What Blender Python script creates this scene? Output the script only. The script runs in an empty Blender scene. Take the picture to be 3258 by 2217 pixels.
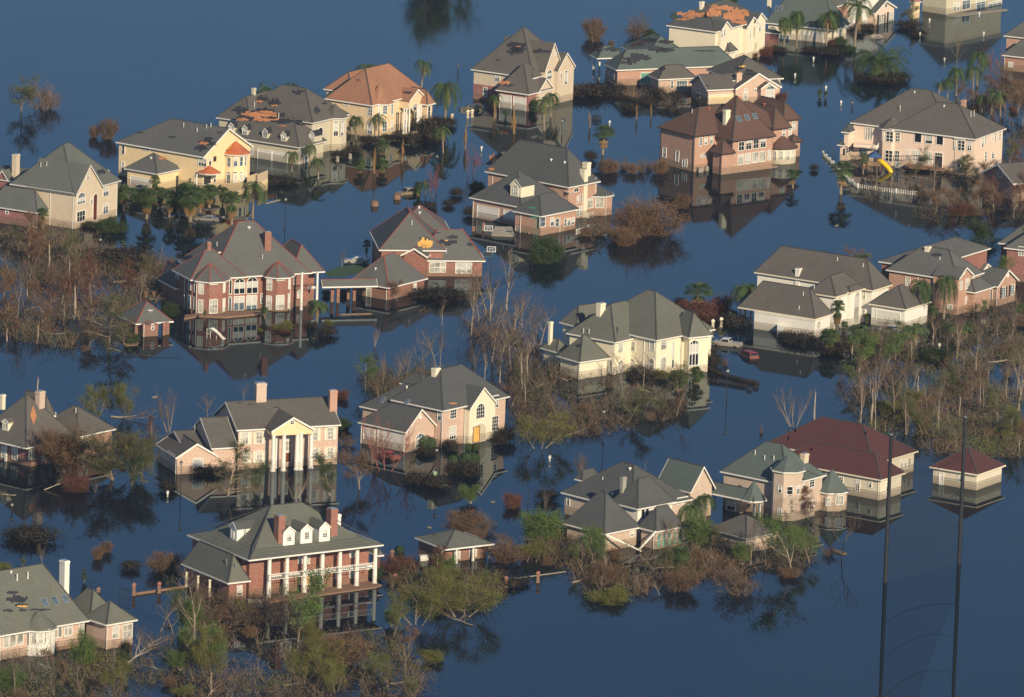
import bpy, math, random
from mathutils import Vector, Matrix
rad = math.radians
V3 = Vector
# ------------------------------------------------------------------ camera, sky, sun, exposure
SC = bpy.context.scene
CX, CY, FPX = 1629.0, 1108.5, 28050.0        # photograph centre and focal length in photo pixels
CAMZ, PITCH, ROLL = 325.0, rad(12.0), 0.0325
FWD = V3((0, math.cos(PITCH), -math.sin(PITCH)))
_r0, _u0 = V3((1, 0, 0)), V3((0, math.sin(PITCH), math.cos(PITCH)))
RT = _r0*math.cos(ROLL) + _u0*math.sin(ROLL)
UP = _u0*math.cos(ROLL) - _r0*math.sin(ROLL)
CAM = V3((0, 0, CAMZ))
cd = bpy.data.cameras.new('camera'); co = bpy.data.objects.new('camera', cd)
SC.collection.objects.link(co); SC.camera = co
cd.sensor_width = 36; cd.lens = 36*FPX/3258.0; cd.clip_start = 5; cd.clip_end = 20000
co.matrix_world = Matrix(((RT.x, UP.x, -FWD.x, CAM.x), (RT.y, UP.y, -FWD.y, CAM.y), (RT.z, UP.z, -FWD.z, CAM.z), (0, 0, 0, 1)))
SUN_EL = rad(24); SUN_AZ = rad(155)           # azimuth clockwise from +Y (view direction)
TOSUN = V3((math.sin(SUN_AZ)*math.cos(SUN_EL), math.cos(SUN_AZ)*math.cos(SUN_EL), math.sin(SUN_EL)))
w = bpy.data.worlds.new('World'); SC.world = w; w.use_nodes = True
nt = w.node_tree; bg = nt.nodes['Background']
sky = nt.nodes.new('ShaderNodeTexSky'); sky.sky_type = 'NISHITA'; sky.sun_disc = False
sky.sun_elevation = SUN_EL; sky.sun_rotation = SUN_AZ; sky.air_density = 1.0; sky.dust_density = 0.1; sky.ozone_density = 6
nt.links.new(sky.outputs[0], bg.inputs[0]); bg.inputs[1].default_value = 0.09
sl = bpy.data.lights.new('sun', 'SUN'); so = bpy.data.objects.new('sun', sl); SC.collection.objects.link(so)
sl.energy = 4.9; sl.angle = rad(0.5); sl.color = (1.0, 0.84, 0.61)
so.rotation_euler = (-TOSUN).to_track_quat('-Z', 'Y').to_euler()
so.location = (60, 1300, 120)
SC.view_settings.view_transform = 'Standard'; SC.view_settings.look = 'None'; SC.view_settings.exposure = 0.12; SC.view_settings.gamma = 1.0
SC.cycles.max_bounces = 6; SC.cycles.diffuse_bounces = 2; SC.cycles.glossy_bounces = 3; SC.cycles.transparent_max_bounces = 16; SC.cycles.volume_bounces = 0

# ------------------------------------------------------------------ measuring: pixel of the photo -> point of the place
def ray(x, y): return FWD + RT*((x-CX)/FPX) - UP*((y-CY)/FPX)
def ground(x, y, z=0.0):
    d = ray(x, y); return CAM + d*((z-CAMZ)/d.z)
def proj(p):
    q = V3(p)-CAM; f = q.dot(FWD); return (CX+FPX*q.dot(RT)/f, CY-FPX*q.dot(UP)/f)
def crop(ox, oy, s): return lambda x, y: (ox+x/s, oy+y/s)
KA = crop(0, 200, 2.259); KB = crop(900, 0, 2.259); KC = crop(1800, 0, 2.82375); KD = crop(2458, 0, 2.82375); KE = crop(2000, 250, 1.7965)
KF = crop(400, 600, 2.635); KG = crop(1100, 400, 2.51); KH = crop(1650, 850, 2.82375); KI = crop(2250, 700, 2.2589); KJ = crop(0, 1150, 2.259)
KK = crop(900, 1100, 2.259); KL = crop(500, 1550, 1.9367); KM = crop(1600, 1300, 2.0536); KN = crop(2358, 1200, 2.51); KO = crop(0, 1650, 2.78875)
KP = crop(2500, 1500, 2.2045); KQ = crop(0, 750, 3.1614); K0 = crop(0, 0, 0.71302)
def pxm(y): return proj(ground(CX, y)+V3((1, 0, 0)))[0]-CX    # photo pixels per metre at row y
def height(x, yt, base):                                       # height above base whose top projects to row yt
    return solve(lambda h: yt-proj(base+V3((0, 0, h)))[1], 0, 60)
def solve(f, a, b):
    fa = f(a)
    for _ in range(40):
        m = (a+b)/2; fm = f(m)
        if (fm > 0) == (fa > 0): a, fa = m, fm
        else: b = m
    return (a+b)/2

# ------------------------------------------------------------------ mesh builder
class MB:
    def __init__(s): s.v = []; s.f = []; s.m = []; s.cur = 0
    def add(s, vs, fs):
        n = len(s.v); s.v += [tuple(q) for q in vs]; s.f += [tuple(n+i for i in q) for q in fs]; s.m += [s.cur]*len(fs)
    def poly(s, vs): s.add(vs, [tuple(range(len(vs)))])
    def prism(s, base, top):                                   # two matching rings -> closed solid
        n = len(base)
        s.add(list(base)+list(top), [tuple(reversed(range(n))), tuple(range(n, 2*n))]+[(i, (i+1) % n, n+(i+1) % n, n+i) for i in range(n)])
    def box(s, c, a, b, h):                                    # base centre, half vectors a, b, height vector or number
        h = V3((0, 0, h)) if not isinstance(h, Vector) else h
        q = [c-a-b, c+a-b, c+a+b, c-a+b]; s.prism(q, [p+h for p in q])
    def bar(s, p, q, w, t=None, up=V3((0, 0, 1))):             # square bar from p to q
        d = (q-p); L = d.length
        if L < 1e-6: return
        d = d/L; a = d.cross(up)
        if a.length < 1e-3: a = d.cross(V3((1, 0, 0)))
        a.normalize(); b = a.cross(d).normalized(); a = a*w/2; b = b*(t or w)/2
        r = [p-a-b, p+a-b, p+a+b, p-a+b]; s.prism(r, [k+(q-p) for k in r])
    def tube(s, pts, rs, n=5, cap=True):
        rings = []; m = len(pts)
        base = len(s.v)
        for i, p in enumerate(pts):
            d = (pts[min(i+1, m-1)]-pts[max(i-1, 0)])
            d = d.normalized() if d.length > 1e-6 else V3((0, 0, 1))
            a = d.cross(V3((0.31, 0.95, 0.05))); a = a.normalized() if a.length > 1e-3 else V3((1, 0, 0)); b = d.cross(a)
            s.v += [tuple(p+(a*math.cos(2*math.pi*k/n)+b*math.sin(2*math.pi*k/n))*rs[i]) for k in range(n)]
        fs = [(base+i*n+k, base+i*n+(k+1) % n, base+(i+1)*n+(k+1) % n, base+(i+1)*n+k) for i in range(m-1) for k in range(n)]
        if cap: fs += [tuple(base+k for k in reversed(range(n))), tuple(base+(m-1)*n+k for k in range(n))]
        s.f += fs; s.m += [s.cur]*len(fs)
    def lathe(s, c, prof, n=12, a0=0.0):                       # prof: (r, z) pairs
        base = len(s.v); m = len(prof)
        for r, z in prof: s.v += [(c.x+r*math.cos(a0+2*math.pi*k/n), c.y+r*math.sin(a0+2*math.pi*k/n), c.z+z) for k in range(n)]
        fs = [(base+i*n+k, base+i*n+(k+1) % n, base+(i+1)*n+(k+1) % n, base+(i+1)*n+k) for i in range(m-1) for k in range(n)]
        fs += [tuple(base+k for k in reversed(range(n))), tuple(base+(m-1)*n+k for k in range(n))]
        s.f += fs; s.m += [s.cur]*len(fs)
    def build(s, name, mats, parent=None, smooth=False):
        me = bpy.data.meshes.new(name)
        off = parent_origin(parent) if parent is not None else V3((0, 0, 0))
        me.from_pydata([(a-off.x, b-off.y, c-off.z) for a, b, c in s.v], [], s.f)
        mats = mats if isinstance(mats, (list, tuple)) else [mats]
        for m in mats: me.materials.append(m)
        if len(mats) > 1: me.polygons.foreach_set('material_index', s.m)
        if smooth: me.polygons.foreach_set('use_smooth', [True]*len(me.polygons))
        me.update()
        o = bpy.data.objects.new(name, me); SC.collection.objects.link(o)
        if parent is not None: o.parent = parent
        return o
def parent_origin(o):
    p = V3((0, 0, 0))
    while o is not None: p += o.location; o = o.parent
    return p
def empty(name, loc, label=None, cat=None, group=None):
    o = bpy.data.objects.new(name, None); o.empty_display_size = 0.5; SC.collection.objects.link(o); o.location = loc
    return tag(o, label, cat, group)
def tag(o, label=None, cat=None, group=None, kind=None):
    if label: o['label'] = label
    if cat: o['category'] = cat
    if group: o['group'] = group
    if kind: o['kind'] = kind
    return o

# ------------------------------------------------------------------ materials
MC = {}
def nodes(name):
    m = bpy.data.materials.new(name); m.use_nodes = True; n = m.node_tree
    return m, n, n.nodes['Principled BSDF']
def lnk(n, a, b): n.links.new(a, b)
def noise(n, vec, scale, detail=3, rough=.6):
    t = n.nodes.new('ShaderNodeTexNoise'); t.inputs['Scale'].default_value = scale; t.inputs['Detail'].default_value = detail; t.inputs['Roughness'].default_value = rough
    if vec is not None: lnk(n, vec, t.inputs['Vector'])
    return t.outputs['Fac']
def ramp(n, fac, stops):
    r = n.nodes.new('ShaderNodeValToRGB'); e = r.color_ramp.elements
    while len(e) < len(stops): e.new(0.5)
    for i, (p, c) in enumerate(stops): e[i].position = p; e[i].color = (*c, 1) if len(c) == 3 else c
    lnk(n, fac, r.inputs[0]); return r.outputs[0]
def mix(n, fac, a, b, mode='MIX'):
    x = n.nodes.new('ShaderNodeMix'); x.data_type = 'RGBA'; x.blend_type = mode
    for s, v in ((x.inputs[0], fac), (x.inputs[6], a), (x.inputs[7], b)):
        if hasattr(v, 'links'): lnk(n, v, s)
        else: s.default_value = (*v, 1) if isinstance(v, tuple) else v
    return x.outputs[2]
def pos(n, sc=(1, 1, 1)):
    g = n.nodes.new('ShaderNodeNewGeometry'); mp = n.nodes.new('ShaderNodeMapping'); mp.inputs['Scale'].default_value = sc
    lnk(n, g.outputs['Position'], mp.inputs['Vector']); return mp.outputs[0]
def mathn(n, op, a, b=0.0, c=0.0):
    t = n.nodes.new('ShaderNodeMath'); t.operation = op
    for i, v in enumerate((a, b, c)):
        if hasattr(v, 'links'): lnk(n, v, t.inputs[i])
        else: t.inputs[i].default_value = v
    return t.outputs[0]
def silt(n, col, amt=0.75, top=1.25):
    """the flood's own dirt: a silty band with two tide lines up to `top` metres above the water"""
    g = n.nodes.new('ShaderNodeNewGeometry'); sp = n.nodes.new('ShaderNodeSeparateXYZ'); lnk(n, g.outputs['Position'], sp.inputs[0])
    wob = noise(n, pos(n, (.5, .5, .2)), 1.2, 3)
    z = mathn(n, 'ADD', sp.outputs[2], mathn(n, 'MULTIPLY', wob, -.25))
    body = ramp(n, mathn(n, 'DIVIDE', z, top), [(0, (1, 1, 1)), (.93, (.55, .55, .55)), (1, (0, 0, 0))])
    line = ramp(n, mathn(n, 'DIVIDE', z, top), [(.5, (0, 0, 0)), (.56, (1, 1, 1)), (.6, (0, 0, 0)), (.85, (0, 0, 0)), (.92, (1, 1, 1)), (.97, (0, 0, 0))])
    c = mix(n, mathn(n, 'MULTIPLY', body, amt*.78), col, (.17, .125, .075))
    return mix(n, mathn(n, 'MULTIPLY', line, amt*.75), c, (.10, .07, .045))
def brick(name, a, b, mort=(.42, .36, .30), sil=.8):
    if name in MC: return MC[name]
    m, n, p = nodes(name)
    f1 = noise(n, pos(n, (2.2, 2.2, 7)), 1.6, 4, .75); f2 = noise(n, pos(n, (1, 1, 1)), .35, 3)
    f3 = noise(n, pos(n, (2.0, 2.0, 8)), 1.2, 3, .85)
    c = ramp(n, f1, [(.36, a), (.5, tuple((x+y)/2 for x, y in zip(a, b))), (.62, b)])
    c = mix(n, mathn(n, 'MULTIPLY', ramp(n, f3, [(.54, (0, 0, 0)), (.60, (1, 1, 1))]), .62), c, mort)
    c = mix(n, mathn(n, 'MULTIPLY', f2, .35), c, tuple(x*.62 for x in a))
    lnk(n, silt(n, c, sil), p.inputs['Base Color']); p.inputs['Roughness'].default_value = .9
    MC[name] = m; return m
def plain(name, col, var=.12, rough=.8, sil=0.0, metal=0.0, spec=None):
    if name in MC: return MC[name]
    m, n, p = nodes(name)
    f = noise(n, pos(n, (.8, .8, .35)), 1.1, 4, .65); g = noise(n, pos(n, (3, 3, 1.2)), 2.0, 3)
    c = ramp(n, f, [(.25, tuple(x*(1-var) for x in col)), (.75, tuple(min(1, x*(1+var)) for x in col))])
    c = mix(n, mathn(n, 'MULTIPLY', g, var), c, tuple(x*.6 for x in col))
    if sil: c = silt(n, c, sil)
    lnk(n, c, p.inputs['Base Color']); p.inputs['Roughness'].default_value = rough; p.inputs['Metallic'].default_value = metal
    if spec is not None: p.inputs['Specular IOR Level'].default_value = spec
    MC[name] = m; return m
def shingle(name, a, b=None):
    if name in MC: return MC[name]
    b = b or tuple(x*.72 for x in a)
    m, n, p = nodes(name)
    f1 = noise(n, pos(n, (1, 1, 1)), .3, 5, .7); f2 = noise(n, pos(n, (1.6, 1.6, 9)), 1.4, 3, .8); f3 = noise(n, pos(n, (5, 5, 5)), 1.5, 3, .8)
    c = ramp(n, f1, [(.3, b), (.7, a)])
    c = mix(n, mathn(n, 'MULTIPLY', ramp(n, f2, [(.42, (0, 0, 0)), (.62, (1, 1, 1))]), .6), c, tuple(x*.55 for x in b))
    c = mix(n, mathn(n, 'MULTIPLY', f3, .35), c, tuple(min(1, x*1.5) for x in a))
    # shingle courses: thin dark lines every 14 cm of height
    g = n.nodes.new('ShaderNodeNewGeometry'); sp = n.nodes.new('ShaderNodeSeparateXYZ'); lnk(n, g.outputs['Position'], sp.inputs[0])
    fr = mathn(n, 'FRACT', mathn(n, 'MULTIPLY', sp.outputs[2], 3.3))
    c = mix(n, mathn(n, 'MULTIPLY', mathn(n, 'LESS_THAN', fr, .3), .28), c, tuple(x*.5 for x in b))
    lnk(n, c, p.inputs['Base Color']); p.inputs['Roughness'].default_value = .92; p.inputs['Specular IOR Level'].default_value = .25
    MC[name] = m; return m
def glassm(name, col, rough=.08, spec=.8):
    if name in MC: return MC[name]
    m, n, p = nodes(name)
    f = noise(n, pos(n, (1, 1, 1)), .9, 2)
    lnk(n, ramp(n, f, [(.35, tuple(x*.6 for x in col)), (.65, tuple(min(1, x*1.3) for x in col))]), p.inputs['Base Color'])
    p.inputs['Roughness'].default_value = rough; p.inputs['Specular IOR Level'].default_value = spec
    MC[name] = m; return m
def leafm(name, a, b, dens=1.0, tr=.25):
    if name in MC: return MC[name]
    m, n, p = nodes(name)
    oi = n.nodes.new('ShaderNodeObjectInfo')
    f = noise(n, pos(n, (1, 1, 1)), .9, 3, .7); g = noise(n, pos(n, (1, 1, 1)), 5.0, 2, .7)
    ff = mathn(n, 'ADD', mathn(n, 'MULTIPLY', f, .7), mathn(n, 'MULTIPLY', g, .3))
    c = ramp(n, ff, [(.33, a), (.66, b)])
    c = mix(n, mathn(n, 'MULTIPLY', oi.outputs['Random'], .35), c, tuple(x*.55 for x in a))
    lnk(n, c, p.inputs['Base Color']); p.inputs['Roughness'].default_value = .75; p.inputs['Specular IOR Level'].default_value = .2
    if tr:
        t = n.nodes.new('ShaderNodeBsdfTranslucent'); lnk(n, c, t.inputs[0]); mx = n.nodes.new('ShaderNodeMixShader'); mx.inputs[0].default_value = tr
        out = n.nodes['Material Output']; lnk(n, p.outputs[0], mx.inputs[1]); lnk(n, t.outputs[0], mx.inputs[2]); lnk(n, mx.outputs[0], out.inputs[0])
    MC[name] = m; return m
RB = brick('red_brick', (.23, .08, .055), (.37, .17, .12), (.46, .34, .28)); RB2 = brick('old_red_brick', (.23, .07, .065), (.38, .16, .14), (.55, .46, .42))
PB = brick('pink_brick', (.50, .31, .22), (.70, .53, .41), (.78, .68, .58)); PB2 = brick('rose_brick', (.38, .19, .125), (.60, .38, .27), (.66, .54, .44))
TB = brick('tan_brick', (.50, .37, .27), (.68, .54, .42), (.72, .60, .48)); BB = brick('brown_brick', (.34, .17, .11), (.48, .27, .19), (.5, .4, .33))
CB = brick('cream_brick', (.66, .57, .42), (.80, .72, .56), (.84, .76, .62), .95)
BEI = plain('beige_stucco', (.62, .51, .37), .07, .9, .7); YEL = plain('yellow_stucco', (.82, .63, .36), .05, .9, .7)
SAL = plain('apricot_stucco', (.76, .58, .36), .06, .9, .7); CRE = plain('cream_stucco', (.78, .70, .51), .05, .9, .7)
KHA = plain('khaki_stucco', (.56, .50, .36), .06, .9, .7); PEA = plain('peach_stucco', (.80, .61, .47), .05, .9, .7)
WHS = plain('white_stucco', (.80, .76, .66), .05, .85, .8); TRIM = plain('white_paint', (.80, .77, .68), .05, .5, .35)
GUT = plain('gutter_metal', (.66, .64, .58), .08, .45); DGUT = plain('dark_gutter', (.05, .04, .04), .1, .5)
R_GG = shingle('grey_green_shingle', (.14, .152, .135)); R_G = shingle('grey_shingle', (.135, .137, .126)); R_D = shingle('dark_grey_shingle', (.10, .105, .102))
R_B = shingle('brown_grey_shingle', (.135, .124, .108)); R_S = shingle('salmon_shingle', (.38, .19, .115)); R_R = shingle('brown_red_shingle', (.14, .08, .062))
R_M = shingle('maroon_shingle', (.105, .042, .042)); R_GN = shingle('green_shingle', (.115, .145, .13)); R_Y = shingle('moss_grey_shingle', (.155, .16, .13))
R_O = plain('orange_metal_roof', (.50, .14, .05), .25, .6); REDR = plain('red_ridge_tile', (.27, .07, .05), .3, .8)
FELT = plain('black_roofing_felt', (.025, .027, .034), .3, .9); PLY = plain('bare_plywood', (.50, .21, .085), .3, .85); PLYY = plain('yellow_plywood', (.70, .38, .09), .2, .85)
GD = glassm('dark_glass', (.015, .02, .028)); GB = glassm('blue_grey_glass', (.10, .14, .17)); GL = glassm('curtained_glass', (.38, .37, .32), .2, .5)
GT = glassm('turquoise_shade_glass', (.16, .36, .30), .3, .5); GARG = plain('garage_door_white', (.70, .68, .60), .05, .6, .9); DOORR = plain('mahogany_door', (.13, .03, .015), .1, .4)
BLK = plain('black_iron', (.012, .014, .017), .1, .5); CONC = plain('grey_concrete', (.34, .32, .27), .2, .95, .5); WOOD = plain('weathered_wood', (.24, .15, .09), .3, .9)
FLUE = plain('flue_metal', (.45, .45, .44), .1, .4, 0, .6); SHUT = plain('black_shutter', (.02, .02, .022), .1, .6); WSH = plain('white_shutter', (.72, .66, .52), .05, .6)

# ------------------------------------------------------------------ houses
ALLH = []
WR = random.Random(7); BLIND = plain('window_blind', (.52, .51, .46), .1, .7)
RCAP = plain('dark_ridge_cap', (.055, .055, .052), .3, .9)
class House:
    def __init__(s, name, label, cat, K, C, th, oh=.45, fascia=None, group=None, rid=None):
        s.K = K; s.th = rad(th); s.oh = oh; s.fas = fascia or GUT; s.U = V3((math.cos(s.th), math.sin(s.th), 0)); s.V = V3((-math.sin(s.th), math.cos(s.th), 0))
        s.faces = []; s.rid = rid
        g = ground(*K(*C), 3.0); s.root = empty(name, (g.x, g.y, 0), label, cat, group); ALLH.append(s)
    def P(s, x, y, z): return ground(*s.K(x, y), z)
    def reg(s, kind, vs):
        n = (vs[1]-vs[0]).cross(vs[2]-vs[0])
        if n.length < 1e-6: return
        s.faces.append((kind, vs, n.normalized()))
    def pick(s, x, y, kind=None):
        d = ray(*s.K(x, y)); best = None
        for k, vs, nn in s.faces:
            if kind and k != kind: continue
            dn = d.dot(nn)
            if abs(dn) < 1e-5: continue
            t = (vs[0]-CAM).dot(nn)/dn; p = CAM+d*t
            ok = True; sg = 0
            for i in range(len(vs)):
                c = (vs[(i+1) % len(vs)]-vs[i]).cross(p-vs[i]).dot(nn)
                if abs(c) < 1e-6: continue
                if sg == 0: sg = c
                elif (c > 0) != (sg > 0): ok = False; break
            if ok and (best is None or t < best[0]): best = (t, p, nn if dn < 0 else -nn)
        return (best[1], best[2]) if best else None
    def dirs(s, th):
        if th is None: return s.U, s.V
        t = rad(th); return V3((math.cos(t), math.sin(t), 0)), V3((-math.sin(t), math.cos(t), 0))
    # a rectangular wing: near eave corner C, the columns where its two visible eaves end, ridge row `top`
    def mass(s, C, xl, xr, wall, rf, wy=None, z=None, top=None, rise=None, roof='hip', oh=None, th=None, base=-1.5, insR=0, insL=0, ends=(1, 1), wall2=None, zs=2.8, rid=None, fas=None):
        K = s.K; U, V = s.dirs(th); oh = s.oh if oh is None else oh; c = K(*C); fas = fas or s.fas
        if z is None:
            ty = K(C[0], wy)[1]
            z = solve(lambda q: ty-proj(ground(*c, q)+(U+V)*oh-V3((0, 0, q)))[1], .5, 16)
        C3 = ground(*c, z); X = K(xr, 0)[0]; lu = solve(lambda q: proj(C3+U*q)[0]-X, 0.5, 90); X = K(xl, 0)[0]; lv = solve(lambda q: X-proj(C3+V*q)[0], 0.5, 90)
        alongu = lu >= lv if roof in ('hip', 'bell') else roof in ('gu', 'guh')
        half = (lv if alongu else lu)/2
        def pt(u, v, h=0): return C3+U*u+V*v+V3((0, 0, h))
        if roof == 'hip' or roof == 'bell': a0 = half*ends[0]; a1 = (lu if alongu else lv)-half*ends[1]
        elif roof in ('gu', 'gv'): a0, a1 = 0, (lu if alongu else lv)
        elif roof in ('guh', 'gvh'): a0, a1 = 0, (lu if alongu else lv)-half
        ra = (lambda h: pt(a0, half, h)) if alongu else (lambda h: pt(half, a0, h))
        if rise is None:
            ty = K(0, top)[1]; rise = solve(lambda h: ty-proj(ra(h))[1], .2, 16)
        rb = pt(a1, half, rise) if alongu else pt(half, a1, rise); ra = ra(rise)
        e = [pt(0, 0), pt(lu, 0), pt(lu, lv), pt(0, lv)]
        if alongu: tops = [[e[0], e[1], rb, ra], [e[1], e[2], rb], [e[2], e[3], ra, rb], [e[3], e[0], ra]]; gab = [3, 1]
        else: tops = [[e[0], e[1], ra], [e[1], e[2], rb, ra], [e[2], e[3], rb], [e[3], e[0], ra, rb]]; gab = [0, 2]
        gs = set()
        if roof in ('gu', 'gv'): gs = set(gab)
        if roof in ('guh', 'gvh'): gs = {gab[0]}
        surf = [t for i, t in enumerate(tops) if i not in gs]
        if roof == 'bell':                                     # flared eaves: shallow skirt then a steeper cone
            k = .30; zz = rise*.17; ii = [pt(half*k, half*k, zz), pt(lu-half*k, half*k, zz), pt(lu-half*k, lv-half*k, zz), pt(half*k, lv-half*k, zz)]
            surf = [[e[i], e[(i+1) % 4], ii[(i+1) % 4], ii[i]] for i in range(4)]
            surf += ([[ii[0], ii[1], rb, ra], [ii[1], ii[2], rb], [ii[2], ii[3], ra, rb], [ii[3], ii[0], ra]] if alongu else [[ii[0], ii[1], ra], [ii[1], ii[2], rb, ra], [ii[2], ii[3], rb], [ii[3], ii[0], ra, rb]])
        R = MB(); dz = V3((0, 0, -.16))
        for t in surf:
            R.poly(t); R.poly([p+dz for p in reversed(t)]); s.reg('roof', t)
        R.build('roof', rf, s.root)
        # fascia / gutters round the edge, rake boards on gables
        Fm = MB(); ctr = (e[0]+e[2])/2
        for i in range(4):
            a, b = e[i], e[(i+1) % 4]; out = ((a+b)/2-ctr); nrm = (b-a).cross(V3((0, 0, 1))).normalized()
            if i in gs:
                rk = ra if i == gab[0] else rb
                for p, q in ((a, rk), (rk, b)):
                    o = nrm*.05; dd = V3((0, 0, -.30)); Fm.prism([p+dd, q+dd, q+dd+o, p+dd+o], [p+V3((0, 0, .05)), q+V3((0, 0, .05)), q+o+V3((0, 0, .05)), p+o+V3((0, 0, .05))])
            else:
                o = nrm*.11; dd = V3((0, 0, -.22)); uu = V3((0, 0, .0)); Fm.prism([a+dd, b+dd, b+dd+o, a+dd+o], [a+uu, b+uu, b+uu+o, a+uu+o])
        Fm.build('fascia', fas, s.root)
        # ridge caps
        rid = rid or s.rid or RCAP
        if rid:
            G = MB(); rr = .13; lines = [(ra, rb)]
            for t in surf: pass
            hip = lambda q, r: lines.append((q, r))
            if alongu:
                if 3 not in gs: hip(e[0], ra); hip(e[3], ra)
                if 1 not in gs: hip(e[1], rb); hip(e[2], rb)
            else:
                if 0 not in gs: hip(e[0], ra); hip(e[1], ra)
                if 2 not in gs: hip(e[2], rb); hip(e[3], rb)
            for p, q in lines: G.bar(p+V3((0, 0, .03)), q+V3((0, 0, .03)), .19 if rid is REDR else .22, .08)
            G.build('ridge_cap', rid or s.rid, s.root)
        # walls
        oL = oh+insL; oR = oh+insR
        fp = [pt(oL, oR), pt(lu-oh, oR), pt(lu-oh, lv-oh), pt(oL, lv-oh)]
        slope = rise/half
        W = MB(); b0 = base-z; zt = -.05
        lo = [p+V3((0, 0, b0)) for p in fp]; hi = [p+V3((0, 0, zt)) for p in fp]
        if wall2: ml = [V3((p.x, p.y, zs)) for p in fp]
        for i in range(4):
            j = (i+1) % 4
            if i in gs:
                rk = ra if i == gab[0] else rb; mid = (fp[i]+fp[j])/2; pk = V3((mid.x, mid.y, z+rise-oh*0-.12)); sh = slope*oh
                poly = [lo[i], lo[j], hi[j]+V3((0, 0, sh)), pk, hi[i]+V3((0, 0, sh))]
            else: poly = [lo[i], lo[j], hi[j], hi[i]]
            if wall2:
                W.cur = 0; W.poly([lo[i], lo[j], ml[j], ml[i]]); W.cur = 1; W.poly([ml[i], ml[j]]+poly[2:])
            else: W.poly(poly)
            s.reg('wall', poly)
        W.cur = 0
        W.poly([p+V3((0, 0, -.01)) for p in hi])
        W.build('wall', [wall, wall2] if wall2 else wall, s.root)
        s.last = dict(C3=C3, lu=lu, lv=lv, z=z, rise=rise, fp=fp, U=U, V=V, oh=oh)
        return s.last
    # gable or dormer standing out of the side R (faces -V) or L (faces -U): wall from row/col measures
    def gable(s, x0, x1, ye, ya, wall, rf, side='R', proj_=.35, base=-1.5, th=None, oh=.3, deep=None, yb=None, fas=None, name='gable'):
        U, V = s.dirs(th); A, N = (U, -V) if side == 'R' else (V, -U)    # A runs along the wall, N faces out
        xm = (x0+x1)/2
        hit = s.pick(xm, yb if yb is not None else ye+((ye-ya)*.15), 'roof' if yb is not None else 'wall') or s.pick(xm, yb or ye)
        if not hit: print('gable miss', x0, x1, ye); return
        p0 = hit[0]+N*proj_
        def on(x, y):                                          # pixel on the vertical plane through p0 with normal N
            d = ray(*s.K(x, y)); return CAM+d*((p0-CAM).dot(N)/d.dot(N))
        a = on(x0, ye); b = on(x1, ye); mid = on(xm, ye); zr = on(xm, ya).z; ze = on(xm, ye).z
        w2 = abs((b-a).dot(A))/2; c = V3((mid.x, mid.y, ze)); zb = p0.z-.3 if yb is not None else base
        rise = zr-ze
        if deep is None: deep = proj_+rise*1.6+2.0 if yb is None else (zr-p0.z)*1.15+.4
        ed = w2+oh*.6; zl = ze
        pk0 = c+N*oh+V3((0, 0, rise)); pk1 = c-N*deep+V3((0, 0, rise))
        if yb is None: pass
        R = MB(); dz = V3((0, 0, -.12)); q = []
        for sgn in (-1, 1):
            e0 = c+A*sgn*ed+N*oh; e1 = c+A*sgn*ed-N*(deep); t = [e0, e1, pk1, pk0]
            R.poly(t); R.poly([k+dz for k in reversed(t)]); s.reg('roof', t)
        d = empty(name, c, None) if False else s.root
        R.build('roof' if yb is None else 'dormer_roof', rf, d)
        Fm = MB()
        for sgn in (-1, 1):
            e0 = c+A*sgn*ed+N*oh; dd = V3((0, 0, -.28 if yb is None else -.16)); o = N*.05; u = V3((0, 0, .05))
            Fm.prism([e0+dd, pk0+dd, pk0+dd+o, e0+dd+o], [e0+u, pk0+u, pk0+o+u, e0+o+u])
        Fm.build('rake_board', fas or s.fas, d)
        W = MB(); l, r = c-A*w2, c+A*w2; sh = V3((0, 0, rise*(ed-w2)/ed-.04)); lo = lambda k: V3((k.x, k.y, zb)); pk = c+V3((0, 0, rise-.1))
        dp = N*(-(deep-.1)) if yb is not None or True else 0
        fr = [lo(l), lo(r), r+sh, pk, l+sh]; W.prism([k+dp for k in fr], fr); s.reg('wall', fr)
        s.reg('wall', [lo(l), l+sh, l+sh+dp, lo(l)+dp]); s.reg('wall', [lo(r), r+sh, r+sh+dp, lo(r)+dp])
        W.build('gable_wall' if yb is None else 'dormer_wall', wall, d)
    # polygonal bay or turret, C = lowest point of its front eave
    def bay(s, C, r, top, wall, rf, z=None, n=8, base=-1.5, oh=.3, zb=None, a0=None, wall2=None, zs=3, fas=None, rid=None):
        g = s.P(C[0], C[1], z); c = g+V3((0, 1, 0))*(r); c.z = 0
        a0 = s.th+math.pi/n if a0 is None else a0
        ty = s.K(0, top)[1]; h = solve(lambda q: ty-proj(c+V3((0, 0, z+q)))[1], .2, 12)
        ring = [c+V3((math.cos(a0+2*math.pi*k/n)*r, math.sin(a0+2*math.pi*k/n)*r, z)) for k in range(n)]; ap = c+V3((0, 0, z+h))
        R = MB(); Fm = MB(); W = MB(); wr = (r-oh)/r
        wl = [c+V3(((p.x-c.x)*wr, (p.y-c.y)*wr, 0)) for p in ring]
        for k in range(n):
            a, b = ring[k], ring[(k+1) % n]; R.poly([a, b, ap]); R.poly([b+V3((0, 0, -.12)), a+V3((0, 0, -.12)), ap+V3((0, 0, -.12))]); s.reg('roof', [a, b, ap])
            o = (((a+b)/2-c)*V3((1, 1, 0))).normalized()*.08 if False else V3(((a+b)/2-c).xy.to_3d()).normalized()*.08
            dd = V3((0, 0, -.2)); Fm.prism([a+dd, b+dd, b+dd+o, a+dd+o], [a, b, b+o, a+o])
            p, q = wl[k], wl[(k+1) % n]; zz = V3((0, 0, base if zb is None else zb)); tt = V3((0, 0, z-.04))
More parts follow.
